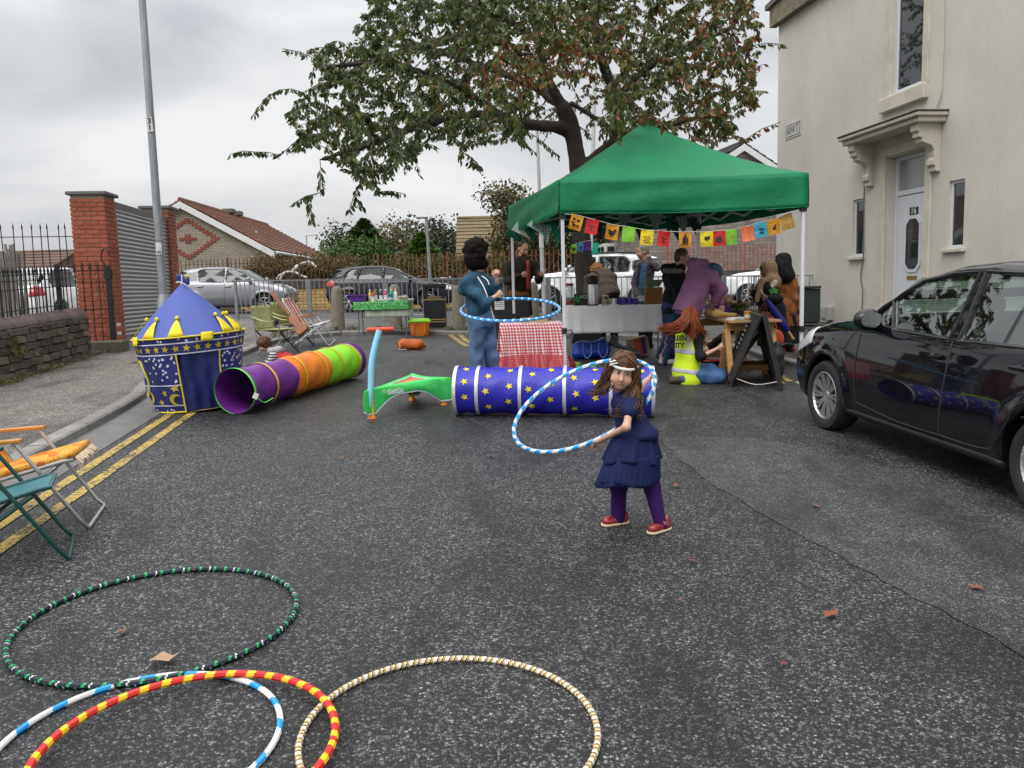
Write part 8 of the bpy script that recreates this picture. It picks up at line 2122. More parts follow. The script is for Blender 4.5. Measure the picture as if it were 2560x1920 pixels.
# ================================================================ people
def skin(name, c): return mat('skin_'+name, c, .5, var=.05, scale=12, sss=.25)
SK_L, SK_M, SK_D = skin('light', (.56, .33, .24)), skin('mid', (.38, .2, .13)), skin('brown', (.2, .095, .055))
def hairmat(n, c): return mat('hair_'+n, c, .55, spec=.25, var=.5, scale=40, stretch=(1, 1, .15), bmp=.5, bscale=60)
M_EYEW, M_IRIS, M_LIP = mat('eye_white', (.7, .68, .65), .3, var=0), mat('iris_dark', (.03, .015, .008), .2, var=0), mat('lips', (.42, .12, .1), .4, var=.05)
M_FRAME = mat('glasses_frame', (.02, .015, .012), .3, var=0)
class Head:
 def __init__(s, c, fwd, up, k=1.0, child=False):
  s.ch = child
  f = Vector(fwd).normalized(); u = Vector(up); r = f.cross(u).normalized(); u = r.cross(f)
  s.M = frame(c, r, f, u); s.k = k; s.c = Vector(c)
 def w(s, x, y, z): return s.M @ (Vector((x, y, z))*s.k)
 def prims(s, S_):
  k = s.k; rot = s.M.to_3x3()
  E_ = lambda p, r, kk=.02, cut=False: S_.ell(s.w(*p), [q*k for q in r], kk*k, rot, cut)
  E_((0, -.012, .035), (.073, .09, .085)); E_((0, .022, -.03), (.067 if s.ch else .06, .068, .08 if s.ch else .085), .03); E_((0, .05, -.084), (.026, .028, .022), .03)
  for x in (-1, 1):
   E_((x*(.037 if s.ch else .034), .06, -.04), ((.031, .028, .03) if s.ch else (.026, .024, .028)), .025); E_((x*.03, .103, .012), (.018, .016, .011), .014, True); E_((x*.076, -.012, -.008), (.011, .024, .032), .01)
   E_((x*.03, .083, .03), (.022, .012, .007), .012)
  S_.cone(s.w(0, .086, .012), s.w(0, .107, -.028), .008*k, .0135*k, .014*k); None if s.ch else E_((0, .089, -.062), (.023, .01, .007), .008)
 def face(s, root, brow, detail=True):
  k = s.k
  for x in (-1, 1):
   mb = MB(); mb.lathe([(.0125*math.sin(a)*k, -.0125*math.cos(a)*k) for a in np.linspace(0, math.pi, 7)], s.w(x*.03, .0785, .011), 10); e = mb.build('eye', M_EYEW, root, smooth=True)
   mb = MB(); c = s.w(x*.03-.0015, .0795, .0105); mb.lathe([(.0095*math.sin(a)*k, -.0127*math.cos(a)*k) for a in np.linspace(math.pi*.62, math.pi, 4)], seg=10, M=frame(c, s.M.to_3x3() @ Vector((1, 0, 0)), s.M.to_3x3() @ Vector((0, 0, 1)), s.M.to_3x3() @ Vector((0, 1, 0)))); mb.build('iris', M_IRIS, e, smooth=True)
   MB().tube([s.w(x*.014, .094, .031), s.w(x*.03, .094, .036), s.w(x*.045, .084, .032)], [.0025*k, .003*k, .0018*k], 5).build('eyebrow', brow, root)
   MB().tube([s.w(x*.017, .0905, .013), s.w(x*.03, .0925, .0205), s.w(x*.043, .086, .014)], [.0012*k, .002*k, .0015*k], 5).build('eyelid', brow, root)
  MB().tube([s.w(-.029, .083, -.046), s.w(-.015, .094, -.057), s.w(0, .0965, -.061), s.w(.015, .094, -.057), s.w(.029, .083, -.046)], [.0014*k, .0038*k, .0045*k, .0038*k, .0014*k], 6).build('mouth', M_LIP, root, smooth=True)
 def glasses(s, root):
  for x in (-1, 1):
   r = MB(); r.tube([s.w(x*.032+.022*math.cos(a), .1, .008+.018*math.sin(a)) for a in np.linspace(0, 5.9, 14)], .0025, 5, closed=True); r.tube([s.w(x*.054, .098, .012), s.w(x*.076, 0, .01)], .0025, 5); r.build('glasses', M_FRAME, root)
def hand(S_, wrist, d, n, k=1.0, curl=.5, side=1, hook=None):
 """palm and five bent fingers; d = pointing direction, n = back-of-hand normal"""
 d = d.normalized(); n = (n-d*n.dot(d)).normalized(); s_ = d.cross(n)*side
 pc = wrist+d*.045*k; S_.cone(wrist-d*.01, pc+d*.02*k, .02*k, .029*k, .012, (n, .6))
 for i, (o, L) in enumerate(((-.028, .062), (-.0095, .072), (.009, .068), (.026, .052))):
  b = wrist+d*.078*k+s_*o*k; m = b+(d*math.cos(curl)-n*math.sin(curl))*L*.5*k; e = m+(d*math.cos(curl*2.3)-n*math.sin(curl*2.3))*L*.55*k
  S_.cone(b-d*.015*k, m, .0095*k, .0088*k, .003); S_.cone(m, e, .0088*k, .0072*k, .003)
 b = wrist+d*.03*k-s_*.026*k; m = b+(d*.6-s_*.6-n*.35).normalized()*.035*k; e = m+(d*.8-n*.6*(curl+.2)).normalized()*.032*k
 S_.cone(b, m, .012*k, .0105*k, .006); S_.cone(m, e, .0105*k, .0085*k, .003)
def person(label, D, J, sk, top, legs, shoes, hk=1.0, hup=(0, 0, 1), face=False, brow=None, res=.013, sleeve=1.0, bulk=1.0, tdepth=.62, curl=.5, hem=.04, handn=(0, -1, 0), shoe_dir=None, seed=0, rr=1.0, foot=True, eyes=False, hres=.007):
 """J: joint -> (px, py, depth offset); feet as (px, offset) on the ground"""
 W_ = {}
 for k_, v in J.items():
  if k_ == 'fwd': continue
  if k_ in ('fl', 'fr'):
   q = at(v[0], 800, D+v[1]); up_ = v[2] if len(v) > 2 else 0; W_[k_] = Vector((q.x, q.y, G(q.x, q.y)+up_+.075*rr))
  else: W_[k_] = at(v[0], v[1], D+(v[2] if len(v) > 2 else 0))
 fwd = Vector(J['fwd']); loc = (W_['fl']+W_['fr'])/2 if 'fl' in W_ else W_['hip']
 root = thing('person', label, 'person', (loc.x, loc.y, G(loc.x, loc.y)))
 h = Head(W_['head'], fwd, hup, hk, hk < .95); sh = (W_['sl']+W_['sr'])/2; hip = W_['hip']; acr = (W_['sr']-W_['sl']);
 tf = acr.cross(hip-sh); tf = (tf.normalized() if tf.length > 1e-6 else Vector((0, 1, 0))); side = (hip-sh).cross(tf).normalized()
 hw = max(.11*rr, acr.length*.5*.85)
 S_ = SDF(res); nk = (sh*.6+h.w(0, -.02, -.09)*.4)
 S_.cone(h.w(0, -.018, -.06), sh+(hip-sh)*.04, .052*rr, .06*rr, .03)
 fl = (tf, tdepth)
 S_.cone(sh+(hip-sh)*.12, hip, hw*.82, .13*rr, .04, fl)
 for a in 'lr':
  S_.cone(W_['s'+a], W_['e'+a], .04*rr, .033*rr, .03); S_.cone(W_['e'+a], W_['h'+a], .033*rr, .022*rr, .02)
  if 'f'+a in W_: S_.cone(hip+side*(.085*rr if a == 'l' else -.085*rr)*(1 if (W_['sl']-sh).dot(side) > 0 else -1), W_['k'+a], .07*rr, .05*rr, .03); S_.cone(W_['k'+a], W_['f'+a], .048*rr, .03*rr, .03)
 v1, f1 = S_.mesh()
 S2 = SDF(hres); h.prims(S2); S2.cone(h.w(0, -.018, -.06), h.w(0, -.02, -.11), .045*hk, .048*hk, .02)
 v2, f2 = S2.mesh(); vs_, fs_ = [v1, v2], [f1, f2+len(v1)]; n_ = len(v1)+len(v2)
 for a in 'lr':
  S3 = SDF(.0052 if hres > .005 else .004); d_ = W_['h'+a]-W_['e'+a]; hand(S3, W_['h'+a], d_, Vector(handn), max(.62, rr*.95), curl, 1 if a == 'l' else -1)
  v3, f3 = S3.mesh(); vs_.append(v3); fs_.append(f3+n_); n_ += len(v3)
 body = raw('body', np.concatenate(vs_), np.concatenate(fs_), sk, root)
 brow = brow or mat('hair_dark', (.03, .02, .015), .5)
 h.face(body, brow)
 if top:
  S_ = SDF(res); b_ = bulk*rr
  S_.cone(sh+(hip-sh)*.1, hip+(hip-sh)*hem, hw*1.02*bulk, .15*b_, .06, (tf, tdepth*1.05)); S_.cone(W_['sl'], W_['sr'], .055*b_, .055*b_, .05)
  for a in 'lr':
   S_.cone(W_['s'+a], W_['e'+a], .062*b_, .052*b_, .05)
   if sleeve > .5: S_.cone(W_['e'+a], lerp(W_['e'+a], W_['h'+a], min(1, sleeve*2-1)*.93), .052*b_, .042*b_, .035)
  S_.disp = wob(seed+1, 34, .017*rr, 7); S_.dmax = .02
  S_.clip(hip+(hip-sh)*(hem+.16), hip-sh)
  S_.build('top', top, root)
 if legs:
  S_ = SDF(res); S_.ell(hip, (.15*rr, .12*rr, .13*rr), .03)
  for a, sg in (('l', 1), ('r', -1)):
   o = side*(.08*rr*sg)*(1 if (W_['sl']-sh).dot(side) > 0 else -1)
   S_.cone(hip+o, W_['k'+a], .1*rr, .075*rr, .04); S_.cone(W_['k'+a], W_['f'+a]+Vector((0, 0, -.02)), .075*rr, .062*rr, .03)
  S_.disp = wob(seed+7, 36, .012*rr, 7); S_.dmax = .016
  S_.build('trousers', legs, root)
 if shoes and 'fl' in W_:
  fd = Vector(shoe_dir if shoe_dir else (fwd.x, fwd.y, 0)).normalized()
  for a in 'lr':
   c = W_['f'+a]-Vector((0, 0, .075*rr)); S_ = SDF(res*.8); S_.cone(c+Vector((0, 0, .045*rr))-fd*.05*rr, c+Vector((0, 0, .035*rr))+fd*.13*rr, .045*rr, .04*rr, .03); S_.cone(c+Vector((0, 0, .05*rr))-fd*.03*rr, c+Vector((0, 0, .1*rr)), .045*rr, .042*rr, .02); S_.clip(c, (0, 0, -1)); S_.build('shoe', shoes, root)
 return root, W_, h
def curls(S_, h, c, R_, n, r, seed):
 rg = random.Random(seed)
 for _ in range(n):
  u = Vector((rg.gauss(0, 1), rg.gauss(0, 1), rg.gauss(0, 1))).normalized()
  if u.y > .45 and u.z < .5: continue
  S_.ell(h.w(c[0]+u.x*R_[0], c[1]+u.y*R_[1], c[2]+u.z*R_[2]), r*rg.uniform(.7, 1.2), .01)
def hair_cap(root, h, m, amp=.004, freq=90, extra=None, cut=True, res=.008, grow=1.07, front=.052):
 S_ = SDF(res); k = h.k; rot = h.M.to_3x3()
 S_.ell(h.w(0, -.022, .045), [.078*grow*k, .09*grow*k, .082*grow*k], .02, rot); S_.ell(h.w(0, -.06, -.01), [.07*grow*k, .055*grow*k, .075*grow*k], .03, rot)
 if extra: extra(S_, h)
 if cut: S_.ell(h.w(0, .115, -.03), [.075*k, .075*k, .085*k], .01, rot, True)
 S_.disp = wob(9, freq, amp, 8); S_.dmax = amp*2; return S_.build('hair', m, root)
def strands(root, h, m, guides, n, spread, r0=.006, seed=1, name='hair_strands'):
 """tapered locks following guide curves"""
 rg = random.Random(seed); mb = MB()
 for i in range(n):
  g = rg.choice(guides); o = Vector((rg.gauss(0, 1), rg.gauss(0, 1), rg.gauss(0, 1)))*spread; ph = rg.uniform(0, 6)
  pts = catmull([p+o*(.35+.75*j/(len(g)-1))+Vector((math.sin(ph+j*2), math.cos(ph+j*2.3), 0))*.011*j for j, p in enumerate(g)], 4)
  L = len(pts); mb.tube(pts, [r0*(1-.8*(j/(L-1))**2) for j in range(L)], 5)
 return mb.build(name, m, root, smooth=True)
# ---------------------------------------------------------------- the girl
M_NAVY = mat('navy_tulle', (.007, .012, .06), .75, var=.3, scale=14, spec=.25, bmp=.3, bscale=50); M_TIGHT = mat('purple_tights', (.035, .008, .085), .8, var=.1, spec=.2); M_SHOE = mat('red_leather', (.22, .015, .012), .3, var=.15, coat=.4); M_SOLE = mat('cream_sole', (.55, .45, .3), .7, var=.1)
HBR = hairmat('brown', (.085, .042, .02))
bestl = min(range(360), key=lambda a: (Vector(proj(ghoop(a)))-Vector((1478, 1114))).length); bestr = min(range(360), key=lambda a: (Vector(proj(ghoop(a)))-Vector((1640, 940))).length)
hl_, hr_ = ghoop(bestl), ghoop(bestr)
gJ = dict(head=(1556, 930), sl=(1576, 1012, -.07), el=(1566, 1068, -.16), hl=(1500, 1098, 0), sr=(1592, 1006, .1), er=(1602, 965, .13), hr=(1622, 944, 0), hip=(1592, 1105), kl=(1629, 1215, -.02), kr=(1546, 1215, .05), fl=(1652, -.05), fr=(1541, .08), fwd=(-.16, -1, -.14))
gJ['hl'] = (1494, 1104, hl_.y-GY); gJ['hr'] = (1624, 944, hr_.y-GY+.02)
girl, GW_, gh = person('smiling little girl in a navy dress and purple tights, walking with a striped hoop', GY, gJ, SK_L, None, M_TIGHT, None, hk=.85, hup=(.2, 0, 1), face=True, res=.008, rr=.62, curl=1.0, handn=(0, -.5, .8), hres=.0042, brow=hairmat('brown', (0, 0, 0)))
S_ = SDF(.008)
sh_ = at(1564, 1008, GY); wa = at(1584, 1068, GY); hm_ = at(1573, 1215, GY)
S_.cone(at(1552, 1006, GY+.02), at(1594, 1006, GY+.03), .045, .045, .03); S_.cone(sh_, wa, .078, .096, .03, ((0, 1, 0), .8)); S_.cone(GW_['sl']+Vector((.004, 0, .012)), lerp(GW_['sl'], GW_['el'], .26), .047, .05, .03); S_.cone(GW_['sr'], lerp(GW_['sr'], GW_['er'], .2), .042, .044, .03)
S_.ell(at(1626, 1080, GY+.02), (.05, .06, .04), .05); S_.ell(at(1606, 1092, GY-.04), (.07, .07, .04), .05)
S_.disp = wob(31, 45, .012, 7); S_.dmax = .016; S_.clip(GW_['sl']+(GW_['el']-GW_['sl'])*.33, (GW_['el']-GW_['sl']) if False else (0, 0, -1)) if False else None
S_.ell(at(1553, 984, GY-.07), (.04, .06, .035), .01, None, True)
S_.build('dress_bodice', M_NAVY, girl)
def skirt(u, v, r0, r1, c0, c1, ph, amp, n):
 a = u*2*math.pi; c = lerp(c0, c1, v); r = lerp(r0, r1, v**.8); rip = 1+amp*v*math.sin(a*n+ph)+amp*.5*v*math.sin(a*n*2.3+ph*2)
 return c+Vector((math.cos(a)*r*rip, math.sin(a)*r*.82*rip, .012*math.sin(a*3+ph)*v))
for nm, r0, r1, c0, c1, ph, amp, n in (('overskirt', .092, .162, at(1588, 1060, GY), at(1579, 1150, GY), 1.0, .07, 7), ('skirt_frill', .15, .176, at(1583, 1135, GY), at(1572, 1200, GY), 2.0, .02, 34), ('under_skirt', .12, .168, at(1582, 1110, GY), at(1563, 1208, GY), .5, .06, 8)):
 mb = MB(); mb.grid(lambda u, v: skirt(u, v, r0, r1, c0, c1, ph, amp, n), 170, 16, closeu=True); mb.build(nm, M_NAVY, girl, smooth=True, solid=.003, sharp=180)
for a, d_ in (('r', Vector((-.93, -.36, 0))), ('l', Vector((-.78, -.62, 0)))):
 c = GW_['f'+a]-Vector((0, 0, .0465)); z = Vector((0, 0, 1)); d_.normalize(); sd_ = d_.cross(z)
 S_ = SDF(.005); S_.cone(c+z*.026-d_*.03, c+z*.024+d_*.075, .029, .031, .02); S_.cone(c+z*.03-d_*.03, c+z*.058-d_*.034, .028, .026, .015); S_.ell(c+z*.072+d_*.016, (.032, .032, .03), .008, None, True); S_.clip(c+z*.012, (0, 0, -1)); s0 = S_.build('shoe', M_SHOE, girl)
 S_ = SDF(.005); S_.cone(c+z*.008-d_*.034, c+z*.008+d_*.078, .034, .036, .01); S_.clip(c, (0, 0, -1)); S_.clip(c+z*.014, (0, 0, 1)); S_.build('sole', M_SOLE, s0)
 MB().tube(catmull([c+z*.04+sd_*.034+d_*.01, c+z*.066+sd_*.02+d_*.012, c+z*.068-sd_*.015+d_*.012, c+z*.042-sd_*.034+d_*.01], 4), .0065, 6, flat=.5).build('strap', M_SHOE, s0); MB().box(c+z*.052-sd_*.031+d_*.01, (.012, .006, .016)).build('buckle', M_CHROME, s0)
hair_cap(girl, gh, HBR, .003, 130, lambda S_, h: S_.ell(h.w(0, -.03, .07), [.075*h.k, .085*h.k, .065*h.k], .03, h.M.to_3x3()), res=.006, grow=1.1)
gu_ = [[gh.w(.0, .04, .118), gh.w(.075, .045, .06), gh.w(.092, .02, -.04), gh.w(.105, .02, -.12), gh.w(.12, .03, -.185)], [gh.w(.02, .0, .13), gh.w(.085, .0, .04), gh.w(.095, -.01, -.06), gh.w(.13, .0, -.15), gh.w(.16, .02, -.17)]]
gr_ = [[gh.w(-.0, .04, .118), gh.w(-.075, .05, .06), gh.w(-.088, .035, -.05), gh.w(-.085, .085, -.14), gh.w(-.075, .125, -.21), gh.w(-.05, .135, -.245)], [gh.w(-.03, .0, .13), gh.w(-.09, .0, .04), gh.w(-.1, .0, -.08), gh.w(-.105, .085, -.17), gh.w(-.1, .12, -.25)], [gh.w(-.02, -.05, .12), gh.w(-.09, -.05, .0), gh.w(-.1, -.04, -.12), gh.w(-.12, .07, -.2), gh.w(-.125, .1, -.26)]]
strands(girl, gh, HBR, gu_, 46, .009, .0055, 2); strands(girl, gh, HBR, gr_, 95, .012, .006, 3)
strands(girl, gh, hairmat('brown_light', (.17, .09, .045)), gr_+gu_, 26, .014, .004, 4)
hb_p = [gh.w(.092*math.cos(a), .01+.098*math.sin(a), .058-.012*math.sin(a)) for a in np.linspace(-.5, math.pi+.5, 24)]
MB().tube(hb_p, .0075, 6, flat=1).build('headband', M_WHITE, girl, smooth=True)
fc = gh.w(.07, .078, .066)
mb = MB()
for k in range(5): a = k*1.257; mb.lathe([(.001, -.004), (.013, 0), (.001, .005)], fc+Vector((math.cos(a)*.015, -.004, math.sin(a)*.015)), 8)
mb.lathe([(.001, -.006), (.007, -.002), (.001, .006)], fc+Vector((0, -.01, 0)), 8); mb.build('headband_flower', M_WHITE, girl, smooth=True)
# ---------------------------------------------------------------- curly-haired man with the hoop
M_HOOD = cloth('teal_hoodie', (.024, .075, .12), scale=10); M_JEAN = mat('denim', (.09, .15, .27), .8, var=.4, scale=7, bmp=.4, bscale=16, bdist=.04); M_TRAIN = mat('trainer', (.1, .1, .11), .7, var=.2)
HBK = mat('hair_black', (.009, .007, .006), .7, spec=.08, var=.4, scale=40, bmp=.5, bscale=60)
r_, W1, h1 = person('curly-haired man in a teal hoodie and jeans twirling a hoop', MANY, dict(head=(1197, 632), sl=(1218, 704, .17), el=(1243, 735, .06), hl=(1242, 697, -.04), sr=(1166, 712, -.15), er=(1214, 757, -.24), hr=(1238, 741, -.2), hip=(1203, 800), kl=(1228, 890, .08), kr=(1192, 890, -.04), fl=(1236, .1), fr=(1196, -.05), fwd=(.9, .35, .02)), SK_L, M_HOOD, M_JEAN, M_TRAIN, bulk=1.12, curl=1.0, hem=.08, sleeve=.8, seed=3)
h1.glasses(r_)
hair_cap(r_, h1, HBK, .004, 140, lambda S_, h: (curls(S_, h, (0, -.03, .01), (.125, .13, .135), 110, .03, 3), S_.ell(h.w(0, -.03, .03), [.12, .13, .125], .03, h.M.to_3x3()), S_.ell(h.w(0, -.06, -.09), [.12, .1, .1], .04, h.M.to_3x3()), S_.ell(h.w(.04, .02, -.12), [.06, .07, .06], .04, h.M.to_3x3())), res=.01, cut=True)
S_ = SDF(.012); S_.cone(W1['sr']+Vector((.02, .1, .03)), W1['sl']+Vector((-.06, -.05, .03)), .075, .07, .03); S_.cone(W1['sr']+Vector((-.04, .05, -.04)), W1['sr']+Vector((.0, .2, -.06)), .07, .08, .04); S_.disp = wob(4, 30, .01); S_.dmax = .015; S_.build('hood', M_HOOD, r_)
MB().tube(catmull([at(1194, 692, 8.82), at(1208, 715, 8.78), at(1218, 740, 8.76), at(1236, 800, 8.8)], 4), .007, 5).build('zip', M_WHITE, r_)
MB().tube(catmull([at(1205, 690, 8.85), at(1218, 700, 8.78), at(1223, 712, 8.76)], 4), .006, 5).build('drawcord', M_WHITE, r_)
# ---------------------------------------------------------------- man in the long brown coat
M_COAT = cloth('brown_coat', (.028, .02, .016), scale=10); M_RUSTT = cloth('rust_trousers', (.2, .075, .016)); M_REDS = cloth('red_shirt', (.34, .06, .045)); M_BOOT = mat('dark_boot', (.02, .016, .014), .6, var=.2)
r_, W2, h2 = person('bearded man in a long brown coat and rust trousers looking at his hands', 13.6, dict(head=(1308, 622), sl=(1338, 664, .02), el=(1347, 698, -.12), hl=(1352, 690, -.34), sr=(1270, 664, -.05), er=(1268, 704, -.16), hr=(1302, 688, -.34), hip=(1298, 735), kl=(1306, 785, -.04), kr=(1286, 785, 0), fl=(1306, -.02), fr=(1282, .02), fwd=(.45, -.8, -.35)), SK_L, M_COAT, M_RUSTT, M_BOOT, bulk=1.08, hem=.1, seed=5, curl=.9)
hair_cap(r_, h2, hairmat('cropped', (.05, .035, .028)), .001, 120, grow=1.0);
S_ = SDF(.008); S_.ell(h2.w(0, .05, -.085), [.045, .045, .035], .02, h2.M.to_3x3()); S_.build('beard', hairmat('cropped', (0, 0, 0)), r_)
S_ = SDF(.014); S_.cone(W2['hip']+Vector((0, .05, .1)), W2['hip']+Vector((0, .05, -.3)), .2, .22, .05, ((0, 1, 0), .6)); S_.ell(W2['hip']+Vector((.09, -.2, -.2)), (.1, .15, .5), .02, None, True); S_.disp = wob(3, 24, .012); S_.dmax = .015; S_.clip(W2['hip']+Vector((0, 0, -.36)), (0, 0, -1)); S_.build('coat_skirt', M_COAT, r_)
mb = MB(); mb.grid(lambda u, v: at(lerp(1316, 1323+4*v, u), lerp(650, 726, v), 13.6-.15-.03*math.sin(math.pi*u)), 5, 6); mb.build('shirt_front', M_REDS, r_, smooth=True, solid=.01)
# ---------------------------------------------------------------- woman bending over behind the flask
M_TAUPE = cloth('taupe_sweater', (.12, .09, .075), scale=20, bmp=.4, bscale=70); M_NAVYT = cloth('navy_trousers', (.009, .011, .028)); HGI = hairmat('ginger', (.3, .13, .045))
r_, W3, h3 = person('woman with ginger hair in a taupe jumper bending down behind the steel flask', 14.4, dict(head=(1492, 680, .3), sl=(1472, 700, .25), el=(1467, 738, .3), hl=(1480, 768, .4), sr=(1530, 694, .15), er=(1536, 730, .25), hr=(1520, 765, .4), hip=(1522, 738, -.05), kl=(1508, 800, 0), kr=(1534, 800, 0), fl=(1506, .05), fr=(1536, .05), fwd=(-.5, .8, -.5)), SK_L, M_TAUPE, M_NAVYT, M_BOOT, bulk=1.3, tdepth=.8, hup=(-.3, .4, .8), seed=8)
hair_cap(r_, h3, HGI, .004, 120, lambda S_, h: curls(S_, h, (0, -.02, .02), (.11, .11, .11), 60, .03, 4) or S_.ell(h.w(0, -.02, .03), [.12, .12, .12], .03, h.M.to_3x3()), cut=False, res=.01)
# ---------------------------------------------------------------- woman in a blue apron
M_DOT = speckle('dark_floral', (.012, .008, .016), (.02, .012, .022), (.35, .3, .34), 95); M_APRON = cloth('blue_apron', (.07, .14, .27)); HGR = hairmat('grey', (.28, .25, .21))
r_, W4, h4 = person('grey-haired woman in a dark floral top and blue apron, hand behind her neck', 14.0, dict(head=(1606, 630), sl=(1598, 664, -.13), el=(1586, 710, -.12), hl=(1592, 742, -.25), sr=(1634, 662, .08), er=(1645, 672, -.16), hr=(1622, 645, -.06), hip=(1614, 745), kl=(1606, 800, 0), kr=(1622, 800, 0), fl=(1606, 0), fr=(1622, .05), fwd=(-.97, -.25, -.05)), SK_L, M_DOT, M_NAVYT, M_BOOT, bulk=1.05, seed=10, rr=.95)
hair_cap(r_, h4, HGR, .004, 80, grow=1.06)
mb = MB(); mb.grid(lambda u, v: at(lerp(1590, 1616, u)-6*v*(1-u), lerp(660, 755, v), 14.0-.20+.12*(1-u)**2+.01*math.sin(u*9)), 8, 9); mb.build('apron', M_APRON, r_, smooth=True, solid=.008)
# ---------------------------------------------------------------- woman in a black parka
M_PARKA = cloth('black_parka', (.008, .009, .013), bmp=.3, bscale=16); M_FUR = mat('fur_trim', (.26, .22, .16), .9, var=.5, scale=60, bmp=1, bscale=80, bdist=.03); M_DJEAN = mat('dark_denim', (.022, .05, .13), .8, var=.25, scale=8); M_WSHOE = mat('white_shoe', (.6, .6, .58), .6, var=.1)
r_, W5, h5 = person('short-haired woman in a black parka with fur trim, facing the trestle table', 11.9, dict(head=(1706, 643), sl=(1670, 688, .1), el=(1672, 740, .14), hl=(1705, 765, .05), sr=(1700, 690, -.08), er=(1702, 745, -.1), hr=(1730, 770, -.05), hip=(1680, 770), kl=(1672, 835, .1), kr=(1678, 835, -.05), fl=(1675, .12), fr=(1662, -.06), fwd=(.9, -.2, -.18)), SK_L, M_PARKA, M_DJEAN, M_WSHOE, bulk=1.22, hem=.02, seed=12, rr=.97)
hair_cap(r_, h5, hairmat('mousy', (.1, .07, .045)), .003, 80, grow=1.05); h5.glasses(r_)
S_ = SDF(.014); S_.cone(at(1664, 672, 12.05), at(1702, 668, 11.9), .08, .075, .04); S_.disp = wob(2, 30, .01); S_.dmax = .015; S_.build('hood', M_PARKA, r_)
S_ = SDF(.01); S_.cone(at(1662, 677, 11.88), at(1700, 678, 11.74), .035, .035, .02); S_.disp = wob(6, 130, .01, 9); S_.dmax = .015; S_.build('fur_trim', M_FUR, r_)
S_ = SDF(.014); S_.cone(at(1672, 845, 11.86), P(1660, 903)+Vector((0, 0, .07)), .08, .12, .03); S_.clip(P(1660, 903)+Vector((0, 0, .045)), (0, 0, -1)); S_.build('flared_hem', M_DJEAN, r_)
mb = MB(); rg = random.Random(4)
for k in range(16): t = k/15; c = lerp(at(1670, 840, 11.74), at(1652, 896, 11.7), t)+Vector((rg.uniform(-.02, .02), 0, 0)); mb.lathe([(.001, -.004), (.012 if k < 13 else .024, 0), (.001, .004)], seg=7, M=frame(c, (1, 0, 0), (0, 0, 1)))
mb.build('embroidery', speckle('embroidery', (.5, .1, .05), (.6, .5, .45), (.3, .05, .2), 40), r_)
p = at(1702, 778, 11.72); rt = sdf_thing('shoulder_bag', 'dark green shoulder bag hanging at the hip of the woman in the parka', 'bag', p, lambda s: s.ell(p, (.075, .06, .13), .02), mat('green_leather', (.004, .035, .024), .5, var=.2), 'bag', .012, wob(2, 30, .008)); MB().tube(catmull([p+Vector((-.03, 0, .1)), at(1680, 720, 11.7), at(1668, 690, 11.75)], 5), .009, 5).build('strap', mat('green_leather', (0, 0, 0)), rt)
# ---------------------------------------------------------------- woman in the mauve jacket
M_MAUVE = cloth('mauve_jacket', (.3, .14, .26), scale=6, bmp=.3, bscale=18); M_HAT = cloth('blue_hat', (.055, .12, .19))
r_, W6, h6 = person('woman in a mauve jacket and blue hat leaning over the trestle table', 11.2, dict(head=(1784, 684, -.05), sl=(1732, 682, .16), el=(1790, 730, .2), hl=(1800, 760, .1), sr=(1778, 690, -.16), er=(1806, 728, -.12), hr=(1786, 752, .0), hip=(1722, 775), kl=(1722, 855, .1), kr=(1735, 855, -.06), fl=(1720, .12), fr=(1735, -.05), fwd=(.75, .25, -.6)), SK_L, M_MAUVE, M_NAVYT, M_BOOT, bulk=1.25, tdepth=.8, hem=.03, hup=(.6, 0, .8), seed=14)
S_ = SDF(.014); S_.cone(at(1745, 690, 11.2), at(1716, 775, 11.15), .165, .215, .05, ((.6, 0, -.3), .75)); S_.cone(at(1735, 660, 11.2), at(1760, 660, 11.2), .09, .08, .05); S_.disp = wob(15, 22, .014, 7); S_.dmax = .02; S_.clip(at(1718, 782, 11.2), (-.25, 0, -1)); S_.build('jacket_back', M_MAUVE, r_)
S_ = SDF(.01); S_.ell(h6.w(0, -.02, .05), [.1, .115, .09], .02, h6.M.to_3x3()); S_.cone(h6.w(-.05, .07, .03), h6.w(.05, .07, .03), .02, .02, .03); S_.disp = wob(2, 40, .006); S_.dmax = .01; S_.build('hat', M_HAT, r_)
S_ = SDF(.01); S_.cone(h6.w(-.03, .0, -.1), h6.w(.03, .03, -.1), .06, .05, .03); S_.build('pink_scarf', cloth('pink_scarf', (.5, .08, .16)), r_)
# ---------------------------------------------------------------- kneeling woman in the yellow vest
M_BLK = cloth('black_top', (.008, .012, .011)); M_HIVIS = mat('hi_vis_yellow', (.62, .82, .01), .6, var=.06, bmp=.15, bscale=14, emit=None); M_REFL = mat('reflective_band', (.5, .51, .53), .3, var=.1, scale=10); M_BJEAN = mat('blue_denim', (.045, .11, .25), .8, var=.25, scale=8, bmp=.2, bscale=60); HRED = hairmat('red', (.19, .045, .018))
KD = 10.1
r_, W7, h7 = person('red-haired woman kneeling in a yellow vest lettered GREEN CITY', KD, dict(head=(1728, 800, .05), sl=(1704, 840, .17), el=(1722, 895, .24), hl=(1752, 880, .2), sr=(1746, 842, -.12), er=(1750, 893, -.18), hr=(1792, 872, -.16), hip=(1716, 932, .02), kl=(1795, 940, .12), kr=(1800, 945, -.1), fwd=(.7, .5, -.45)), SK_L, M_BLK, None, None, bulk=1.0, sleeve=.62, seed=16, curl=.9)
S_ = SDF(.012)
for o, yy in ((.12, 0), (-.1, 4)):
 kn = at(1797, 942+yy, KD+o); kn.z = max(kn.z, G(kn.x, kn.y)+.075); an = at(1712, 955+yy, KD+o); an.z = G(an.x, an.y)+.07
 S_.cone(W7['hip']+Vector((0, o*.7, -.02)), kn, .105, .08, .04); S_.cone(kn, an, .075, .06, .04)
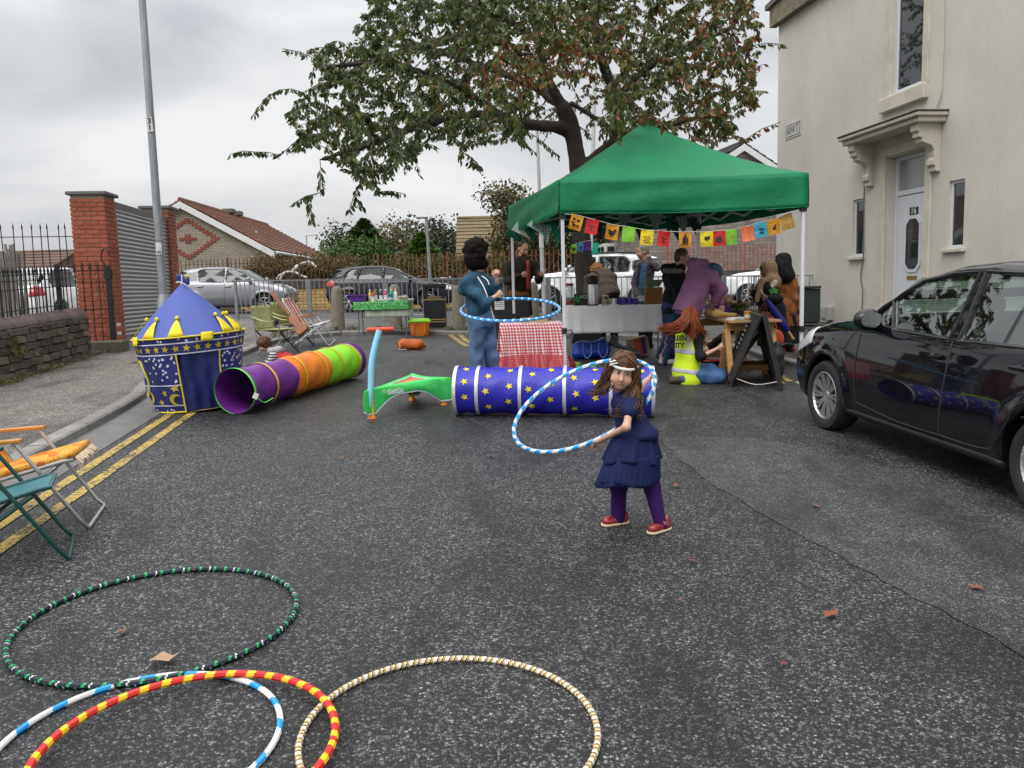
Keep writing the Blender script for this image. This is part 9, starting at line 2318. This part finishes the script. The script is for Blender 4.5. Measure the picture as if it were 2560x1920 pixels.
S_.cone(W7['hip']+Vector((.03, 0, .0)), at(1775, 928, KD), .125, .1, .05); S_.disp = wob(22, 38, .012); S_.dmax = .016; S_.clip(P(1760, 962), (0, 0, -1)); S_.build('trousers', M_BJEAN, r_)
for o in (.12, -.1): q = at(1700, 955, KD+o); q.z = G(q.x, q.y); S_ = SDF(.012); S_.cone(q+Vector((.06, 0, .055)), q+Vector((-.1, 0, .045)), .05, .042, .03); S_.clip(q, (0, 0, -1)); S_.build('boot', mat('brown_boot', (.06, .04, .025), .7, var=.2), r_)
def vest(S_, g=0):
 S_.cone(lerp(W7['sl'], W7['sr'], .5)+Vector((-.015, 0, -.02)), W7['hip']+Vector((.0, 0, .02)), .185+g, .18+g, .05, ((.95, .3, 0), .78)); S_.cone(W7['hip']+Vector((.0, 0, .02)), at(1722, 948, KD), .18+g, .185+g, .05, ((.95, .3, 0), .95)); S_.cone(W7['sl']+Vector((.02, -.04, 0)), W7['sr']+Vector((0, .05, 0)), .06+g, .06+g, .05)
 S_.disp = wob(33, 20, .007); S_.dmax = .012; S_.ell(W7['sr']+Vector((.03, -.06, -.05)), (.09, .09, .12), .02, None, True)
S_ = SDF(.012); vest(S_); S_.clip(at(1720, 968, KD), (0, 0, -1)); S_.build('vest', M_HIVIS, r_)
for yy, hh in ((878, .03), (926, .028)): S_ = SDF(.009); vest(S_, .004); c = at(1715, yy, KD); S_.clip(c+Vector((0, 0, hh)), (.1, 0, 1)); S_.clip(c-Vector((0, 0, hh)), (-.1, 0, -1)); S_.build('reflective_band', M_REFL, r_)
S_ = SDF(.009); vest(S_, .004); c = at(1716, 850, KD); S_.clip(c+Vector((.026, 0, 0)), (1, 0, 0)); S_.clip(c-Vector((.026, 0, 0)), (-1, 0, 0)); S_.clip(at(1715, 878, KD), (0, 0, -1)); S_.clip(c+Vector((0, .0, 0)), (0, 1, 0)); S_.build('reflective_band', M_REFL, r_)
for tx, yy in (('GREEN', 846), ('CITY', 864)): text_mesh(tx, .085, M_BLACK, frame(at(1694, yy, KD-.19), (.97, -.2, 0), (0, 0, 1)), r_, bold=.004, ext=.006, xs=.8)
hair_cap(r_, h7, HRED, .006, 90, lambda S_, h: (S_.ell(h.w(0, -.03, .02), [.1, .11, .11], .03, h.M.to_3x3()), S_.cone(h.w(0, -.06, .02), at(1724, 822, KD-.08), .085, .09, .05), S_.cone(at(1716, 800, KD-.1), at(1680, 822, KD-.2), .075, .03, .05)), cut=False, res=.01)
ga_ = [[at(1725, 768, KD-.05), at(1712, 790, KD-.17), at(1698, 810, KD-.22), at(1676, 820, KD-.24), at(1655, 822, KD-.2)], [at(1728, 770, KD-.05), at(1720, 792, KD-.19), at(1708, 816, KD-.24), at(1690, 828, KD-.24), at(1670, 830, KD-.2)], [at(1732, 772, KD-.05), at(1738, 800, KD-.16), at(1750, 825, KD-.15), at(1762, 838, KD-.1)], [at(1730, 772, KD-.05), at(1730, 800, KD-.2), at(1735, 825, KD-.22), at(1730, 842, KD-.22)]]
strands(r_, h7, HRED, ga_, 260, .02, .006, 6)
# ---------------------------------------------------------------- woman in the tan headscarf
M_ABAYA = cloth('black_abaya', (.007, .007, .008), bmp=.2, bscale=14); M_TAN = cloth('tan_scarf', (.27, .18, .1), scale=8); M_TANL = cloth('cream_lace', (.55, .48, .36)); M_BSCARF = cloth('black_scarf', (.005, .005, .006)); M_RBROWN = cloth('rust_coat', (.22, .075, .022))
def gown(root, name, m, top_, bot, r0, r1, seed, res=.014): S_ = SDF(res); S_.cone(top_, bot, r0, r1, .05, ((0, 1, 0), .8)); S_.disp = wob(seed, 20, .014, 6, (1, 1, .3)); S_.dmax = .02; S_.clip(bot+Vector((0, 0, .02)), (0, 0, -1)); return S_.build(name, m, root)
TD = 11.35
r_, W8, h8 = person('woman in a tan headscarf and long black dress holding a blue umbrella', TD, dict(head=(1919, 676), sl=(1908, 716, -.14), el=(1944, 748, -.2), hl=(1921, 744, -.3), sr=(1924, 714, .14), er=(1895, 748, .1), hr=(1882, 732, -.02), hip=(1930, 795), kl=(1938, 860, 0), kr=(1930, 860, .1), fl=(1946, -.05), fr=(1934, .1), fwd=(-.95, -.2, -.12)), SK_D, M_ABAYA, M_ABAYA, M_WSHOE, bulk=1.25, tdepth=.8, seed=18, rr=.92, curl=1.1)
gown(r_, 'dress_skirt', M_ABAYA, W8['hip']+Vector((0, 0, .1)), at(1936, 868, TD), .19, .24, 5)
def scarf(root, h, m, fall, name='headscarf'):
 S_ = SDF(.01); rot = h.M.to_3x3(); S_.ell(h.w(0, -.02, .03), [.1, .12, .115], .03, rot); S_.cone(h.w(0, -.02, -.06), h.w(0, -.04, -.17), .095, .13, .05)
 for a, b, r0, r1 in fall: S_.cone(a, b, r0, r1, .05)
 S_.ell(h.w(0, .12, -.02), [.058, .07, .085], .012, rot, True); S_.disp = wob(12, 34, .008, 7); S_.dmax = .012; return S_.build(name, m, root)
scarf(r_, h8, M_TAN, [(at(1905, 705, TD-.15), at(1893, 752, TD-.17), .06, .03), (at(1928, 700, TD-.12), at(1936, 712, TD-.14), .08, .05)])
S_ = SDF(.01); S_.cone(at(1936, 706, TD-.17), at(1926, 722, TD-.2), .04, .025, .03); S_.disp = wob(3, 50, .008); S_.dmax = .012; S_.build('scarf_end', M_TANL, r_)
ps = [(math.cos(a)*.055*(1+.3*math.sin(7*a)), math.sin(a)*.04*(1+.3*math.sin(5*a))) for a in np.linspace(0, 6.28, 30)]; MB().prism(ps, frame(at(1934, 727, TD-.235), (1, 0, 0), (0, .2, 1)), .006).build('green_print', mat('green_print', (.03, .22, .02), .7, var=.2), r_)
p = W8['hr']+Vector((-.06, -.03, .06)); rt = thing('phone', 'white phone held up by the woman in the tan headscarf', 'phone', p); MB().box(p, (.075, .012, .15), rot=(0, .1, .4)).build('case', M_WHITE, rt, bev=.006); MB().box(p+Vector((.0, .008, 0)), (.065, .003, .13), rot=(0, .1, .4)).build('screen', M_BLACK, rt)
u0, u1, u2, u3 = at(1901, 724, TD-.3), at(1912, 740, TD-.32), at(1970, 828, TD-.3), at(1984, 848, TD-.3)
um = thing('umbrella', 'folded royal blue umbrella with a wooden handle held by the woman in the tan headscarf', 'umbrella', u2)
MB().tube([u0, u1], .006, 6).build('tip', M_CHROME, um)
uq = [lerp(u1, u2, t) for t in (0, .15, .4, .75, .95, 1)]; MB().tube(uq, [.012, .028, .042, .05, .042, .02], 10).build('folded_canopy', mat('umbrella_blue', (.008, .012, .2), .45, var=.2, scale=20, bmp=.4, bscale=40), um, smooth=True); MB().tube([u2, u3], [.017, .019], 10).build('handle', M_PINE, um, smooth=True)
p = at(1912, 792, TD-.3); rt = thing('handbag', 'dark red leather handbag hanging from the hand holding the umbrella', 'bag', p); MB().box(p+Vector((0, 0, -.02)), (.2, .08, .18), taper=.8).build('bag', mat('maroon_leather', (.08, .014, .012), .5, var=.2), rt, bev=.02)
for x_ in (-.06, .06): MB().tube(catmull([p+Vector((x_-.03, 0, .06)), W8['hl']+Vector((-.02, 0, -.02)), p+Vector((x_+.03, 0, .06))], 6), .008, 5).build('strap', MATS['maroon_leather'], rt)
p = at(1930, 848, TD-.45); rt = sdf_thing('shopping_bag', 'orange-red shopping bag behind the black A-board', 'bag', p, lambda s: s.ell(p+Vector((0, 0, .0)), (.16, .08, .15), .02), mat('vermilion_bag', (.5, .055, .015), .55, var=.15, scale=10), 'bag', .014, wob(7, 30, .012)); MB().tube(catmull([p+Vector((-.06, 0, .14)), p+Vector((0, 0, .3)), p+Vector((.06, 0, .14))], 5), .008, 5).build('handle', MATS['vermilion_bag'], rt)
# ---------------------------------------------------------------- woman in the black headscarf
BD = 12.6
r_, W9, h9 = person('tall woman in a black headscarf and rust-brown coat, seen from behind', BD, dict(head=(1955, 655), sl=(1944, 700, .1), el=(1940, 745, .12), hl=(1935, 780, .05), sr=(1982, 702, -.05), er=(1988, 748, -.1), hr=(1978, 788, -.12), hip=(1968, 785), kl=(1962, 840, .05), kr=(1976, 840, -.03), fl=(1955, .1, PUP), fr=(1974, -.02, PUP), fwd=(-.85, .35, 0)), SK_M, M_RBROWN, M_ABAYA, mat('red_shoe', (.4, .015, .03), .4, var=.1), bulk=1.15, hem=.15, seed=20)
gown(r_, 'coat_skirt', M_RBROWN, W9['hip']+Vector((0, 0, .1)), at(1970, 818, BD), .18, .19, 6); gown(r_, 'skirt', M_ABAYA, W9['hip'], at(1970, 862, BD), .15, .17, 7)
scarf(r_, h9, M_BSCARF, [(at(1956, 664, BD-.03), at(1966, 690, BD-.03), .1, .125)])
# ---------------------------------------------------------------- crouching toddler
def stripe_mat(name, a, b, n, ax='Z'):
 m, nt, bs = _nodes(name); sep = nt.nodes.new('ShaderNodeSeparateXYZ'); nt.links.new(coords(nt), sep.inputs[0]); mu = NN(nt, 'ShaderNodeMath', operation='MULTIPLY'); mu.inputs[1].default_value = n; nt.links.new(sep.outputs[ax], mu.inputs[0]); fr = NN(nt, 'ShaderNodeMath', operation='FRACT'); nt.links.new(mu.outputs[0], fr.inputs[0])
 r = ramp(nt, [(.48, a), (.52, b)], fr.outputs[0]); nt.links.new(r.outputs['Color'], bs.inputs['Base Color']); bs.inputs['Roughness'].default_value = .85; MATS[name] = m; return m
KT = 11.9; M_GREYH = cloth('grey_hood', (.36, .36, .36)); M_REDV = cloth('red_gilet', (.5, .035, .03))
r_, W10, h10 = person('toddler with brown curls in a red gilet and striped sleeves, crouching by the tent', KT, dict(head=(660, 862), sl=(680, 886, .08), el=(668, 905, .1), hl=(650, 922, .06), sr=(684, 888, -.08), er=(672, 908, -.12), hr=(652, 924, -.1), hip=(722, 905), kl=(700, 920, .1), kr=(700, 922, -.1), fl=(715, .1), fr=(716, -.1), fwd=(-.8, -.3, -.6)), SK_L, stripe_mat('sleeve_stripes', (.6, .6, .6), (.012, .014, .03), 26), M_NAVYT, M_BOOT, hk=.82, rr=.62, res=.01, bulk=1.1, hup=(-.5, 0, .8), seed=24)
hair_cap(r_, h10, HBR, .003, 120, lambda S_, h: curls(S_, h, (0, -.02, .03), (.08, .095, .09), 70, .024, 5) or S_.ell(h.w(0, -.02, .03), [.085, .1, .095], .03, h.M.to_3x3()), res=.008)
S_ = SDF(.01); S_.cone(at(688, 888, KT), at(722, 902, KT), .095, .11, .04); S_.disp = wob(4, 40, .006); S_.dmax = .01; S_.build('gilet', M_REDV, r_)
S_ = SDF(.01); S_.cone(at(676, 878, KT-.04), at(700, 874, KT-.03), .05, .055, .04); S_.cone(at(678, 880, KT+.05), at(698, 876, KT+.04), .05, .05, .04); S_.build('hood', M_GREYH, r_)
